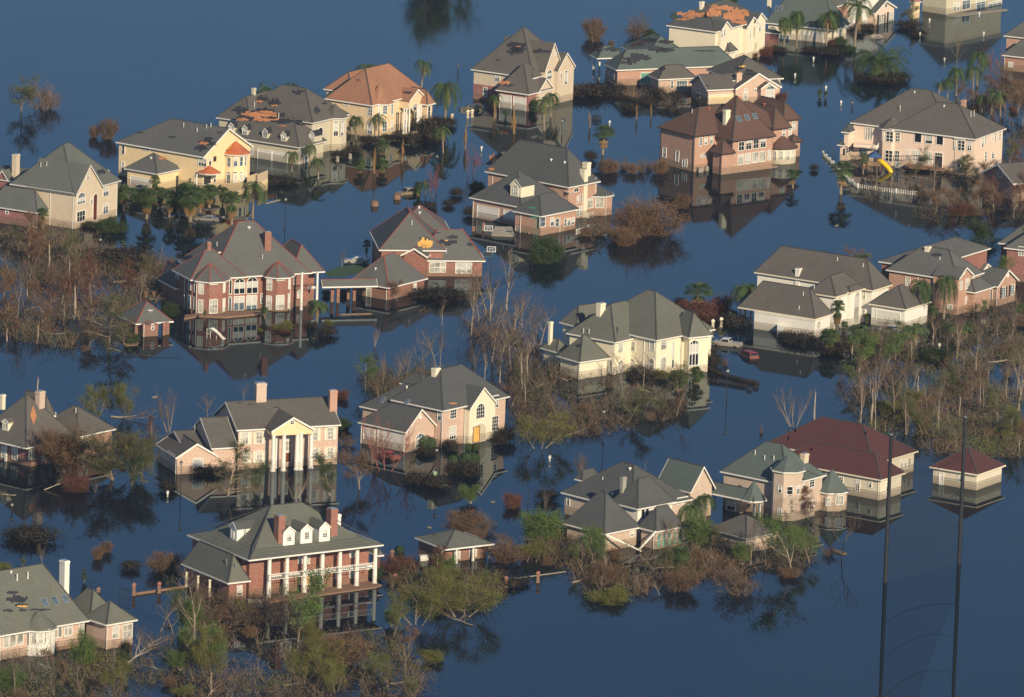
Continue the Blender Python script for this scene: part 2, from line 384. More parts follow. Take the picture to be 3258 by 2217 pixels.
            if wall2: W.cur = 0; W.poly([p+zz, q+zz, q+V3((0, 0, zs)), p+V3((0, 0, zs))]); W.cur = 1; W.poly([p+V3((0, 0, zs)), q+V3((0, 0, zs)), q+tt, p+tt]); W.cur = 0
            else: W.poly([p+zz, q+zz, q+tt, p+tt])
            s.reg('wall', [p+zz, q+zz, q+tt, p+tt])
        W.poly([p+V3((0, 0, z-.05)) for p in wl])
        R.build('bay_roof', rf, s.root); Fm.build('fascia', fas or s.fas, s.root); W.build('bay_wall', [wall, wall2] if wall2 else wall, s.root)
        if rid or s.rid:
            G = MB()
            for k in range(n): G.bar(ring[k]+V3((0, 0, .04)), ap+V3((0, 0, .04)), .17, .08)
            G.build('ridge_cap', rid or s.rid, s.root)
        return c
    def onwall(s, x, y, near=None):
        h = s.pick(x, y)
        if h and abs(h[1].z) > .2: h = s.pick(x, y, 'wall')
        return h
    def win(s, lst, glass=None, fr=None, nx=2, ny=2, arch=False, kind='window', t=.07, bar=.05, off=0.0):
        glass = glass or GD; fr = fr or TRIM
        for q in lst:
            x0, x1, y0, y1 = q[:4]; cx, cy = (x0+x1)/2, (y0+y1)/2
            h = s.onwall(cx, cy)
            if not h: print('window miss', s.root.name, q); continue
            p, N = h; N = V3((N.x, N.y, 0)).normalized(); A = V3((0, 0, 1)).cross(N)
            def on(x, y):
                d = ray(*s.K(x, y)); return CAM+d*((p-CAM).dot(N)/d.dot(N))
            hw = min(abs((on(x1, cy)-on(x0, cy)).dot(A))/2, 3.5); hh = (on(cx, y0).z-on(cx, y1).z)/2
            c = p+N*off
            Z = V3((0, 0, 1)); F = MB(); G = MB()
            if kind == 'garage_door':
                G.box(c-Z*hh+N*.03, A*hw, N*.03, 2*hh); g = G.build('garage_door', glass, s.root)
                for k in (-1, 1): F.bar(c+A*k*(hw+.06)-Z*hh+N*.05, c+A*k*(hw+.06)+Z*(hh+.1)+N*.05, .12)
                F.bar(c-A*(hw+.12)+Z*(hh+.05)+N*.05, c+A*(hw+.12)+Z*(hh+.05)+N*.05, .12)
                for k in range(1, 4): F.bar(c-A*hw+Z*(hh*(k/2-1))+N*.062, c+A*hw+Z*(hh*(k/2-1))+N*.062, .02, .03)
                F.build('frame', fr, g); continue
            ah = hw*.9 if arch else 0
            if arch and ah > hh*1.2: ah = hh*.9
            out = [c-A*hw-Z*hh, c+A*hw-Z*hh]
            if arch: out += [c+A*hw*math.cos(math.pi*k/8)+Z*(hh-ah+ah*math.sin(math.pi*k/8)) for k in range(9)]
            else: out += [c+A*hw+Z*hh, c-A*hw+Z*hh]
            m = len(out); o = N*.05
            w_ = .11
            for k in range(m):
                a, b = out[k], out[(k+1) % m]; F.bar(a+o, b+o, .11 if not arch else .11, w_, N)
            for k in range(1, nx): F.bar(c+A*hw*(2*k/nx-1)-Z*hh+o, c+A*hw*(2*k/nx-1)+Z*(hh-ah*.3)+o, bar, bar)
            for k in range(1, ny): F.bar(c-A*hw+Z*hh*(2*k/ny-1)+o, c+A*hw+Z*hh*(2*k/ny-1)+o, bar, bar)
            f = F.build('door' if kind == 'door' else 'window', fr, s.root)
            G.prism([k-N*.02 for k in out], [k+N*.022 for k in out])
            if kind == 'window' and glass in (GD, GB, GL) and WR.random() < .55:   # a blind let part of the way down
                G.cur = 1; bh = hh*2*WR.uniform(.3, .75); tz = hh-ah*.75; a_, b_ = c-A*(hw-.04)+Z*tz+N*.028, c+A*(hw-.04)+Z*tz+N*.028; bh = min(bh, hh+tz-.1); G.poly([a_-Z*bh, b_-Z*bh, b_, a_]); G.cur = 0
            G.build('pane', [glass, BLIND], f)
    def chim(s, x0, x1, yt, yb, mat, cap=None, deep=None, down=1.5, name='chimney', pots=True, ground_=False):
        cx = (x0+x1)/2
        if ground_: p = s.P(cx, yb, 0)
        else:
            h = s.pick(cx, yb); 
            p = h[0] if h else s.P(cx, yb, 4.5)
        wpx = abs(s.K(x1, 0)[0]-s.K(x0, 0)[0])/pxm(s.K(cx, yb)[1]); 
        ca, sa = abs(s.U.x), abs(s.V.x); wd = wpx/(ca+sa*.75); dp = wd*.75 if deep is None else deep
        c = p+s.U*wd/2*0+V3((0, dp*.5, 0)); ht = solve(lambda q: s.K(0, yt)[1]-proj(c+V3((0, 0, q)))[1], .3, 16)
        B = MB(); b = V3((c.x, c.y, c.z-down if not ground_ else -1)); B.box(b, s.U*wd/2, s.V*dp/2, c.z+ht-b.z)
        t = c+V3((0, 0, ht-.35)); B.box(t, s.U*(wd/2+.07), s.V*(dp/2+.07), .25)
        o = B.build(name, mat, s.root)
        Q = MB(); Q.box(c+V3((0, 0, ht-.02)), s.U*(wd/2-.12), s.V*(dp/2-.12), .12); Q.build('flue_cap', cap or FLUE, o)
    def vent(s, lst, mat=None, hh=.7, r=.07):
        for x, y in lst:
            h = s.pick(x, y)
            if not h: continue
            B = MB(); B.tube([h[0]-V3((0, 0, .2)), h[0]+V3((0, 0, hh)), h[0]+V3((0, 0, hh+.12))], [r, r, r*1.5], 6); B.build('roof_vent', mat or GUT, s.root)
    def disc(s, lst, mat=None, r=.3):
        for x, y in lst:
            h = s.pick(x, y)
            if not h: continue
            B = MB(); B.lathe(h[0]-V3((0, 0, .05)), [(.12, 0), (.12, .25), (r, .3), (r*.8, .42), (.05, .5)], 8); B.build('turbine_vent', mat or TRIM, s.root)
    def skyl(s, lst, w_=.9, h_=1.2):
        for x, y in lst:
            h = s.pick(x, y, 'roof')
            if not h: continue
            p, N = h; A = V3((0, 0, 1)).cross(N).normalized(); B = N.cross(A)
            M_ = MB(); M_.box(p+N*.02, A*w_/2, B*h_/2, N*.12); o = M_.build('skylight', FLUE, s.root); G = MB(); G.box(p+N*.125, A*(w_/2-.09), B*(h_/2-.09), N*.03); G.build('pane', GB, o)
    def patch(s, lst, mat=None, seed=1, off=.03):
        """torn-off shingles: (x, y, w, h) in crop pixels; ragged sheets of felt or bare board on the slope"""
        rr = random.Random(seed)
        for x, y, w_, h_ in lst:
            h = s.pick(x, y, 'roof')
            if not h: continue
            p, N = h
            def on(a, b):
                d = ray(*s.K(a, b)); return CAM+d*((p-CAM).dot(N)/d.dot(N))
            m = 16; pts = []
            cols = []; k = rr.randint(4, 6)
            k += 3; xs = [x-w_/2+w_*(i+rr.uniform(-.3, .3)*(0 < i < k))/k for i in range(k+1)]
            topp, bot = [], []
            for i in range(k):
                e = 1-abs((i+.5)/k-.5)*1.2; t = y-h_/2*e*rr.uniform(.35, 1.25); b = y+h_/2*e*rr.uniform(.35, 1.25); sl = rr.uniform(-.08, .08)*h_
                topp += [(xs[i], t), (xs[i+1], t+sl)]; bot += [(xs[i], b), (xs[i+1], b+sl)]
            ring = topp+bot[::-1]; q = [on(*k_)+N*off for k_ in ring]
            B = MB(); B.prism([k_-N*.02 for k_ in q], q)
            o = B.build('torn_shingle_patch', mat or FELT, s.root)
    def col(s, lst, r=.25, mat=None, zb=0.0, cap=True, n=12, sq=False, name='column'):
        for x, yb, yt in lst:
            g = s.P(x, yb, zb); h = solve(lambda q: s.K(0, yt)[1]-proj(g+V3((0, 0, q)))[1], .3, 16)
            B = MB(); b = g-V3((0, 0, 1.0))
            if sq: B.box(b, s.U*r, s.V*r, h+1.0)
            else: B.lathe(b, [(r*1.25, 0), (r*1.25, 1.25), (r*1.02, 1.32), (r, 2), (r*.84, h+.7), (r*1.15, h+.78), (r*1.2, h+1.0)], n)
            B.build(name, mat or TRIM, s.root, smooth=False)
    def rail(s, pts, z, hgt=.95, mat=None, n=.34, name='balcony_rail', post=.1):
        q = [s.P(x, y, z+hgt) for x, y in pts]; B = MB()
        for a, b in zip(q, q[1:]):
            B.bar(a, b, .09); B.bar(a-V3((0, 0, hgt-.12)), b-V3((0, 0, hgt-.12)), .07); L = (b-a).length; k = max(1, int(L/n))
            for i in range(k+1): p = a+(b-a)*i/k; B.bar(p-V3((0, 0, hgt-.12)), p, .035)
        for a in q: B.bar(a-V3((0, 0, hgt)), a+V3((0, 0, .1)), post)
        B.build(name, mat or TRIM, s.root)
    def slab(s, pts, z, t=.25, mat=None, name='terrace'):
        q = [s.P(x, y, z) for x, y in pts]; B = MB(); B.prism([p-V3((0, 0, t)) for p in q], q); B.build(name, mat or CONC, s.root)
        s.reg('slab', q)
    def beam(s, a, b, z, w_=.3, h_=.45, mat=None, name='beam'):
        p, q = s.P(*a, z), s.P(*b, z); B = MB(); B.bar(p, q, w_, h_); B.build(name, mat or TRIM, s.root)
    def downspout(s, lst, mat=None):
        for x, yt, yb in lst:
            h = s.onwall(x, (yt+yb)/2)
            if not h: continue
            p, N = h; N = V3((N.x, N.y, 0)).normalized()
            d = ray(*s.K(x, yt)); a = CAM+d*((p-CAM).dot(N)/d.dot(N)); b = V3((a.x, a.y, -.5)); B = MB(); B.bar(a+N*.06, b+N*.06, .1); B.build('downspout', mat or GUT, s.root)
# ================================================================== the houses
# --- beige house, far left
h = House('house', 'tall beige stucco house with steep grey roof and two pointed front gables, far left', 'house', KA, (530, 1183), 60)
h.mass((530, 935), 70, 870, BEI, R_GG, wy=1185, top=583)
h.gable(541, 735, 925, 733, BEI, R_GG, 'R', .9); h.gable(722, 812, 850, 765, BEI, R_GG, 'R', .6)
h.mass((268, 1076), -75, 350, RB2, R_GG, z=3.1, top=912); h.mass((95, 850), -220, 330, RB2, R_GG, z=4.6, top=745)
h.win([(555, 612, 932, 1012)], nx=3, ny=2, arch=True, glass=GB); h.win([(551, 610, 1064, 1138)], nx=3, ny=2, glass=GD); h.win([(741, 779, 890, 958), (740, 777, 1014, 1084)], nx=2, ny=2, glass=GB)
h.win([(623, 638, 792, 838)], nx=1, ny=2, arch=True, glass=GB); h.win([(668, 697, 940, 1130)], nx=1, ny=1, arch=True, glass=DOORR, kind='door'); h.win([(652, 663, 970, 1015)], nx=1, ny=1)
h.win([(40, 62, 1050, 1085)], nx=1, ny=2, glass=GB)
h.chim(84, 138, 655, 822, BEI); h.vent([(293, 745), (335, 740)]); h.downspout([(528, 940, 1180), (363, 930, 1060), (263, 1078, 1180), (840, 860, 1090)])
h.patch([(728, 780, 60, 50)]); 
h.gable(-20, 60, 840, 770, RB2, R_GG, 'L', .2, base=-1)
# --- yellow house
h = House('house', 'bright yellow stucco house with round turret and orange metal turret roof', 'house', KA, (1465, 915), 54)
h.mass((1465, 676), 833, 1822, YEL, R_G, wy=915, top=470, roof='gvh', fas=TRIM)
h.mass((1130, 797), 893, 1312, YEL, R_G, z=3.4, top=650)
h.bay((1690, 662), 2.9, 560, YEL, R_O, z=6.3, n=16, oh=.35); h.slab([(1575, 905), (1690, 922), (1800, 895), (1770, 860), (1600, 862)], .9, 1.6, YEL, 'balcony')
h.bay((1500, 800), 2.3, 735, YEL, R_O, z=3.5, n=10, oh=.3, zb=3.2); h.col([(1411, 922, 800)], .16)
h.win([(1632, 1660, 678, 745), (1678, 1708, 678, 745), (1722, 1745, 672, 742), (1757, 1770, 670, 738), (1628, 1658, 800, 884), (1674, 1706, 802, 886), (1720, 1743, 800, 882), (1752, 1766, 795, 872)], nx=1, ny=2, glass=GB)
h.win([(1628, 1658, 782, 794), (1676, 1704, 782, 794), (1722, 1742, 780, 792)], nx=1, ny=1)
h.win([(847, 860, 582, 650), (876, 897, 588, 655), (846, 858, 705, 785), (872, 895, 710, 788)], nx=1, ny=2)
h.win([(1023, 1074, 610, 628)], nx=2, ny=1); h.win([(1427, 1485, 688, 742)], nx=3, ny=1); h.win([(1500, 1518, 684, 736), (1460, 1515, 815, 870), (1533, 1550, 812, 860)], nx=1, ny=1); h.win([(1266, 1284, 812, 892)], nx=1, ny=1, fr=BLK)
h.win([(940, 1085, 826, 880)], glass=GARG, kind='garage_door'); h.win([(1534, 1552, 672, 706)], nx=1, ny=1, fr=WOOD)
h.patch([(1490, 575, 130, 60), (1440, 610, 90, 50), (1235, 532, 60, 16), (1505, 542, 70, 22), (1580, 500, 40, 14), (1005, 500, 50, 16), (1460, 615, 60, 30)], FELT, 3); h.patch([(1465, 578, 70, 30)], PLY, 4, .06); h.patch([(1180, 665, 90, 40)], FELT, 5); h.patch([(1170, 685, 60, 26)], PLY, 6, .06)
h.patch([(1640, 600, 60, 60)], PLYY, 8, .05)
h.vent([(1416, 495), (1320, 462), (1484, 470), (1516, 462)]); h.disc([(1085, 690)], GUT); h.downspout([(1400, 800, 915)])
for p in ([(1775, 815), (1850, 790), (1850, 850), (1775, 880)],): h.slab(p, 1.8, 3.0, YEL, 'terrace_wall')
h.slab([(1850, 800), (1925, 770), (1925, 830), (1850, 868)], 2.2, 3.4, YEL, 'terrace_wall'); h.beam((1440, 690), (1488, 690), 5.0)
# --- beige house with the torn roof and arched dormers
h = House('house', 'khaki stucco house with half its shingles torn off and five arched dormers', 'house', KB, (300, 1090), 57)
h.mass((215, 882), -330, 480, KHA, R_B, z=6.6, top=632)
h.mass((117, 1058), KB(0, 0)[0]*0-470, 318, KHA, R_B, z=3.6, top=845, oh=.5)
h.bay((372, 851), 2.7, 742, KHA, R_B, z=6.6, n=8); h.mass((-230, 880), -480, 250, KHA, R_B, z=5.6, top=690, roof='hip')
h.win([(365, 398, 868, 978), (414, 434, 864, 975)], nx=2, ny=3, arch=True)
h.win([(248, 286, 915, 990)], nx=1, ny=1, arch=True, glass=GD)
for i, (xx, yy) in enumerate([(-370, 884), (-273, 902), (-127, 926), (6, 948), (209, 945)]):
    h.gable(xx-22, xx+22, yy+28-0, yy-6, KHA, FELT, 'L', .1, yb=yy+62, oh=.12); h.win([(xx-16, xx+16, yy+6, yy+60)], nx=2, ny=3, arch=True, glass=GB)
h.win([(-179, -83, 1078, 1148), (-74, 30, 1096, 1172)], glass=GARG, kind='garage_door'); h.win([(-233, -215, 1074, 1112)], nx=2, ny=2, glass=GB); h.win([(155, 178, 1120, 1180)], nx=1, ny=2, glass=GB)
h.patch([(-150, 830, 330, 110), (-60, 735, 100, 60), (110, 658, 90, 40), (25, 870, 230, 50), (-310, 790, 120, 60), (130, 895, 60, 24), (245, 790, 46, 60), (300, 742, 40, 24), (-150, 710, 100, 60)], FELT, 11)
h.patch([(-170, 822, 260, 60), (-120, 860, 180, 36), (-60, 758, 50, 20), (-170, 730, 60, 26), (-290, 860, 90, 30), (0, 905, 60, 10)], PLY, 12, .06)
h.chim(-225, -195, 632, 680, KHA); h.vent([(-205, 770), (-30, 850)], hh=1.0); h.downspout([(118, 1062, 1180), (-232, 1010, 1140)])
h.col([(392, 1160, 1135), (483, 1140, 1118)], .3, CONC, name='planter_urn')
# --- apricot house with white columns
h = House('house', 'apricot house with salmon roof and tall white entrance columns under a small gable', 'house', KB, (620, 960), 57, fascia=TRIM)
h.mass((640, 757), 300, 1040, SAL, R_S, wy=985, top=492)
h.mass((500, 668), 292, 820, SAL, R_S, z=6.6, top=518); h.mass((1040, 752), 800, 1097, SAL, R_S, z=5.2, top=640)
h.bay((690, 752), 3.1, 600, SAL, R_S, z=6.4, n=8)
h.gable(905, 1020, 712, 640, SAL, R_S, 'R', 2.3, base=4.6)
h.col([(866, 962, 778), (884, 962, 775), (905, 958, 770), (963, 946, 758), (975, 946, 755), (988, 942, 752)], .2, TRIM); h.slab([(855, 968), (905, 985), (1000, 960), (950, 940)], .5, 1.0, SAL, 'porch_floor')
h.beam((862, 776), (915, 764), 4.5, .4, .5); h.beam((955, 757), (1000, 747), 4.5, .4, .5)
h.win([(612, 645, 760, 832), (684, 700, 745, 835), (718, 750, 752, 820), (776, 792, 745, 822)], nx=2, ny=3, arch=True, glass=GB); h.win([(609, 643, 880, 965), (715, 748, 870, 945), (776, 790, 865, 940)], nx=2, ny=3, glass=GB)
h.win([(438, 473, 736, 760)], nx=2, ny=1, arch=True); h.win([(482, 512, 862, 912), (1040, 1058, 760, 842)], nx=1, ny=2, arch=True); h.win([(945, 965, 800, 905)], nx=1, ny=3, glass=GB); h.win([(930, 965, 745, 790)], nx=1, ny=1, arch=True, glass=GL)
h.win([(862, 880, 860, 950)], nx=1, ny=1, kind='door', glass=GD)
h.vent([(540, 590), (560, 590)], R_S); h.patch([(895, 664, 70, 22)], FELT, 5)
# --- brick and stucco house with dark scars on the roof
h = House('house', 'beige stucco over red brick house with black scars on its roof and tall side gables', 'house', KB, (1765, 800), 58, fascia=TRIM)
h.mass((1800, 560), 1352, 2094, RB2, R_B, z=6.2, top=196, wall2=BEI, zs=3.2)
h.gable(1880, 2000, 497, 307, BEI, R_B, 'R', .8); h.gable(1975, 2092, 490, 378, BEI, R_B, 'R', 1.6)
h.mass((1768, 678), 1530, 1946, RB2, R_B, wy=800, top=455); h.gable(1832, 1940, 650, 560, BEI, R_B, 'R', .3)
h.win([(1562, 1642, 684, 780), (1660, 1746, 700, 798)], glass=GARG, kind='garage_door')
h.win([(1346, 1372, 612, 680), (1440, 1468, 626, 696)], nx=2, ny=2, glass=GB); h.win([(1524, 1560, 530, 585)], nx=2, ny=2, glass=GB); h.win([(1895, 1932, 502, 568)], nx=2, ny=2, arch=True, glass=GB); h.win([(1951, 1966, 360, 398)], nx=1, ny=2, arch=True); h.win([(1994, 2004, 512, 560)], nx=1, ny=1); h.win([(2022, 2044, 505, 605)], nx=1, ny=3, arch=True, glass=GB); h.win([(1853, 1888, 690, 735)], nx=2, ny=2, arch=True)
h.patch([(1680, 325, 140, 60), (1670, 372, 120, 50), (1850, 370, 150, 36), (1845, 255, 90, 30), (1548, 432, 40, 16), (1600, 565, 80, 20), (1620, 610, 90, 26), (1690, 352, 120, 40)], FELT, 21); h.patch([(1590, 592, 90, 40), (1862, 268, 46, 16), (1693, 334, 40, 10)], PLY, 22, .06)
h.downspout([(1545, 645, 760), (1750, 682, 800), (1305, 520, 700)])
# --- cream house with bare orange sheathing, top
h = House('house', 'cream two storey house with its roof stripped to bright orange sheathing', 'house', KC, (1345, 480), 59, fascia=TRIM)
h.mass((1350, 284), 905, 1790, CRE, R_D, z=7.6, top=36); h.gable(1395, 1478, 255, 190, CRE, R_D, 'R', .9); h.gable(1620, 1735, 235, 150, CRE, R_D, 'R', .8); h.gable(1700, 1795, 185, 113, CRE, R_D, 'R', 1.0)
h.mass((1470, 470), 1338, 1550, CRE, R_B, z=3.0, top=350)
h.patch([(1130, 130, 260, 70), (1050, 172, 120, 24)], PLY, 31, .05); h.patch([(1330, 110, 130, 130), (1370, 70, 90, 60)], PLY, 32, .05); h.patch([(1530, 140, 230, 130), (1590, 200, 170, 60), (1450, 70, 110, 60), (1600, 100, 80, 30)], PLY, 33, .05)
h.chim(1200, 1243, 12, 80, CRE); h.win([(1395, 1412, 270, 330), (1420, 1432, 262, 322)], nx=1, ny=2, glass=GB); h.win([(1683, 1702, 235, 330)], nx=1, ny=2, arch=True, glass=GL); h.win([(1735, 1750, 205, 280)], nx=1, ny=2, glass=GB); h.win([(1650, 1665, 270, 330)], nx=1, ny=1, arch=True, glass=GL); h.downspout([(1345, 290, 440), (1550, 250, 400)])
# --- long green-grey roof with a porch
h = House('house', 'low brick house with long grey green roof blackened by lost shingles and open corner porch', 'house', KC, (455, 765), 22, fascia=TRIM)
h.mass((455, 627), 340, 1560, PB2, R_GN, wy=770, top=445); h.mass((720, 520), 500, 1140, PB2, R_GN, z=4.0, top=318); h.mass((285, 522), 215, 540, WHS, R_GN, z=3.2, top=412, base=2.9)
h.col([(300, 640, 535), (252, 600, 512), (360, 700, 560)], .16, sq=True); h.rail([(245, 590), (300, 640), (370, 640)], .4)
h.patch([(640, 520, 260, 90), (560, 560, 150, 50), (820, 440, 160, 60), (900, 375, 140, 40), (640, 400, 120, 30), (1250, 456, 220, 16), (420, 440, 170, 44), (740, 360, 160, 50), (900, 450, 160, 40), (300, 455, 60, 26)], FELT, 41); h.patch([(690, 380, 140, 34), (620, 410, 90, 20)], R_R, 42, .05)
h.win([(672, 760, 650, 762)], nx=1, ny=1, glass=GT); h.win([(395, 410, 640, 690), (425, 440, 660, 710)], nx=1, ny=2)
# --- pink brick ranch house
h = House('house', 'low pink brick house with arched front window and a wooden skylight box on its roof', 'house', KC, (1270, 945), 24, fascia=TRIM)
h.mass((1500, 722), 1262, 1955, PB, R_B, z=4.4, top=506); h.mass((1270, 808), 1106, 1942, PB, R_B, z=3.1, top=668, roof='gu'); h.mass((833, 712), 738, 1180, PB, R_B, z=3.0, top=583, roof='hip')
h.gable(1528, 1925, 788, 655, PB, R_B, 'R', 1.0); h.gable(1755, 1885, 790, 738, PB, R_B, 'R', 1.5)
h.win([(1290, 1515, 850, 930)], glass=YEL, kind='garage_door'); h.win([(1598, 1632, 795, 890)], nx=1, ny=3, arch=True, glass=GL); h.win([(1796, 1872, 770, 902)], nx=2, ny=3, arch=True, glass=GB); h.win([(1176, 1208, 792, 884)], nx=1, ny=2, arch=True); h.win([(1692, 1714, 794, 820)], nx=1, ny=1); h.win([(995, 1090, 722, 800)], nx=4, ny=2, glass=GB); h.win([(943, 965, 724, 796)], nx=1, ny=2, glass=GB)
h.chim(1520, 1582, 652, 735, PB, PLY); h.patch([(1510, 520, 70, 46), (1560, 610, 90, 24), (1400, 550, 36, 14), (1410, 664, 50, 14), (1650, 630, 70, 14), (1270, 770, 50, 14), (870, 615, 50, 40), (1650, 665, 90, 16)], FELT, 51); h.patch([(1585, 597, 60, 20)], PLYY, 52, .06)
h.downspout([(840, 716, 840)])
# --- green roofed garage house cut by the top edge
h = House('house', 'green grey roofed house with pink brick end and cream double garage, behind palms', 'house', KD, (560, 400), 66, fascia=TRIM)
h.mass((560, 268), -70, 700, CRE, R_GN, z=3.2, top=-60, oh=.6); h.mass((600, 240), 520, 690, CRE, R_GN, z=3.2, top=165)
h.mass((47, 300), -75, 70, RB2, R_GN, z=3.2, rise=.5, oh=.2); h.win([(255, 455, 295, 372)], glass=GARG, kind='garage_door'); h.win([(60, 150, 312, 400)], nx=3, ny=2, glass=GB); h.skyl([(40, 75), (75, 72)]); h.chim(-50, -10, -40, 50, CRE); h.vent([(-100, 80), (-10, 110)])
# --- brown brick gable at the top edge
h = House('house', 'brown brick gable end with a single small window, cut by the top edge', 'house', KD, (560, 110), 62, fascia=TRIM)
h.mass((565, 60), 175, 800, BB, R_G, z=6.0, top=-130, roof='gu'); h.win([(372, 408, 0, 38)], nx=2, ny=2, glass=GB)
# --- white house with railings and a dark shuttered gable
h = House('house', 'white columned house with pale pink gable front and black shutters, at the top edge', 'house', KD, (925, 235), 60, fascia=TRIM)
h.mass((925, 118), 570, 1118, PEA, R_D, wy=232, top=4, roof='gv'); h.mass((720, 12), 565, 1000, WHS, R_D, z=6.4, top=-120)
h.win([(954, 998, 130, 225), (1040, 1085, 105, 200)], nx=2, ny=4, glass=GL); h.win([(940, 952, 135, 225), (1000, 1010, 125, 215), (1028, 1039, 110, 205), (1086, 1098, 95, 190)], nx=1, ny=1, glass=SHUT, fr=SHUT, kind='shutter'); h.win([(1005, 1030, 30, 65)], nx=2, ny=2); h.win([(580, 606, 15, 70), (625, 632, 10, 60)], nx=1, ny=2)
h.rail([(600, 200), (660, 215)], 1.5); h.col([(600, 250, 80), (664, 262, 60), (776, 232, 110)], .14, sq=True)
h = House('house', 'narrow yellow wall with red roof trim beside a bushy green tree, top edge', 'house', KD, (1335, 115), 40)
h.mass((1268, 20), 1230, 1336, YEL, RB, z=3.6, rise=2.2, oh=.2)
h = House('house', 'large khaki house at the top edge whose tall windows are rounded at the foot', 'house', KD, (1570, 130), 52)
h.mass((1572, -150), 1330, 2096, KHA, R_D, wy=133, rise=5)
h.win([(1625, 1648, 22, 100), (1655, 1678, 22, 95), (1702, 1775, -30, 82), (1830, 1910, -20, 88)], nx=2, ny=2, glass=GB); h.win([(1936, 2056, 8, 78)], nx=3, ny=2, glass=GB); h.slab([(1560, 140), (1590, 122), (2095, 78), (2120, 90), (1640, 148)], .1, .4, CONC)
# --- brick house at the right edge, top
h = House('house', 'orange brick house with stepped grey roofs, cut by the right edge near the top', 'house', KD, (2400, 780), 64, fascia=TRIM)
h.mass((2420, 356), 2078, 2600, PB2, R_G, z=6.3, top=140); h.mass((2440, 535), 2060, 2560, BB, R_G, z=3.3, top=350); h.win([(2120, 2160, 556, 604)], nx=3, ny=1, glass=GL); h.win([(2222, 2259, 385, 438)], nx=2, ny=2, glass=GB); h.downspout([(2088, 500, 730), (2198, 360, 480)])
# --- brown brick house, upper right
h = House('house', 'big rosy brick house with chocolate brown roof, white chimney and round cream conservatory', 'house', KC, (1160, 1540), 40, fascia=DGUT)
h.mass((1160, 1222), 822, 2000, PB2, R_R, wy=1545, top=962); h.mass((1500, 1266), 1150, 1890, PB2, R_R, z=6.6, top=860); h.mass((1865, 1160), 1560, 2030, PB2, R_R, z=6.9, top=960); h.mass((1955, 1083), 1600, 2118, PB2, R_R, z=6.9, top=912)
h.mass((1402, 1382), 1296, 1526, PB2, R_R, z=4.3, top=1250); h.mass((2035, 1275), 1950, 2135, PB2, R_R, z=3.2, rise=1.2)
h.bay((1935, 1336), 3.4, 1203, CRE, R_R, z=3.2, n=18)
h.win([(1813, 1838, 1345, 1436), (1858, 1892, 1352, 1440), (1912, 1950, 1356, 1444), (1978, 2010, 1352, 1442), (2026, 2046, 1345, 1436)], nx=2, ny=2, arch=True, glass=GL)
h.win([(1197, 1224, 1232, 1308), (1244, 1270, 1226, 1300), (1292, 1320, 1220, 1292)], nx=2, ny=3, arch=True, glass=GB); h.win([(1212, 1257, 1380, 1414)], nx=2, ny=1, arch=True)
h.win([(1552, 1602, 1272, 1352), (1617, 1668, 1262, 1342), (1683, 1732, 1252, 1332), (1747, 1796, 1244, 1324)], nx=2, ny=2, t=.1); h.win([(1546, 1596, 1386, 1478), (1608, 1660, 1376, 1468), (1674, 1728, 1366, 1458), (1740, 1792, 1357, 1448)], nx=3, ny=1, glass=GL)
h.win([(1944, 1972, 1160, 1218), (1998, 2026, 1152, 1240)], nx=1, ny=3, arch=True, glass=GB); h.win([(2030, 2066, 1090, 1168)], nx=1, ny=2, arch=True, glass=GL)
h.win([(872, 904, 1326, 1412), (987, 1018, 1354, 1450)], nx=1, ny=2, glass=GL); h.chim(1410, 1476, 985, 1105, CRE); h.skyl([(1553, 1068), (1625, 1056), (1697, 1045)], 1.2, 1.3); h.vent([(1135, 1015)]); h.disc([(1287, 980), (1783, 945), (1556, 885)], R_O, .35)
h.slab([(1436, 1512), (1490, 1540), (1905, 1492), (1830, 1455)], .25, .5, PB2); h.downspout([(862, 1160, 1440), (1398, 1385, 1520), (1155, 1225, 1530), (1497, 1270, 1360)], DGUT)
h.win([(1048, 1068, 1432, 1500), (1072, 1092, 1428, 1500)], nx=1, ny=1, glass=FLUE, kind='meter_cabinet')
# --- big peach house
h = House('house', 'large peach stucco house with white balconies and two window bays, near the right edge', 'house', KD, (1825, 1580), 63, fascia=TRIM)
h.mass((1612, 1211), 700, 1950, PEA, R_B, z=7.4, top=812); h.mass((1825, 1249), 1050, 2098, PEA, R_B, wy=1580, top=935)
h.bay((1085, 1168), 2.9, 1045, PEA, R_B, z=7.3, n=8); h.bay((1735, 1246), 2.9, 1150, PEA, R_B, z=7.3, n=8)
h.win([(1020, 1084, 1182, 1272), (1108, 1145, 1188, 1272), (1013, 1078, 1350, 1448), (1100, 1140, 1352, 1450), (1665, 1728, 1262, 1350), (1752, 1790, 1266, 1352), (1660, 1722, 1430, 1500)], nx=2, ny=3, bar=.09); h.win([(988, 1000, 1180, 1265), (1634, 1648, 1262, 1340)], nx=1, ny=3, bar=.09)
h.win([(1276, 1340, 1192, 1278), (1374, 1438, 1204, 1288), (1472, 1535, 1216, 1300)], nx=1, ny=1, t=.12); h.win([(832, 898, 1146, 1255)], nx=3, ny=1, glass=GL, bar=.09); h.win([(774, 850, 1300, 1384)], nx=2, ny=2, glass=GB, bar=.09); h.win([(925, 962, 1326, 1410)], nx=1, ny=1, kind='door', glass=GL)
h.win([(1270, 1328, 1352, 1460), (1370, 1432, 1362, 1470)], nx=4, ny=1, glass=GL, bar=.1); h.win([(1455, 1528, 1372, 1505)], nx=1, ny=1, glass=GD); h.win([(1210, 1222, 1350, 1450)], nx=1, ny=1, glass=GL)
h.win([(1878, 1896, 1235, 1320), (1906, 1918, 1225, 1290), (1968, 1978, 1202, 1256), (1992, 2005, 1192, 1270), (2034, 2048, 1172, 1256), (1905, 1922, 1360, 1450), (1965, 1990, 1360, 1420)], nx=1, ny=3, bar=.09, glass=GB)
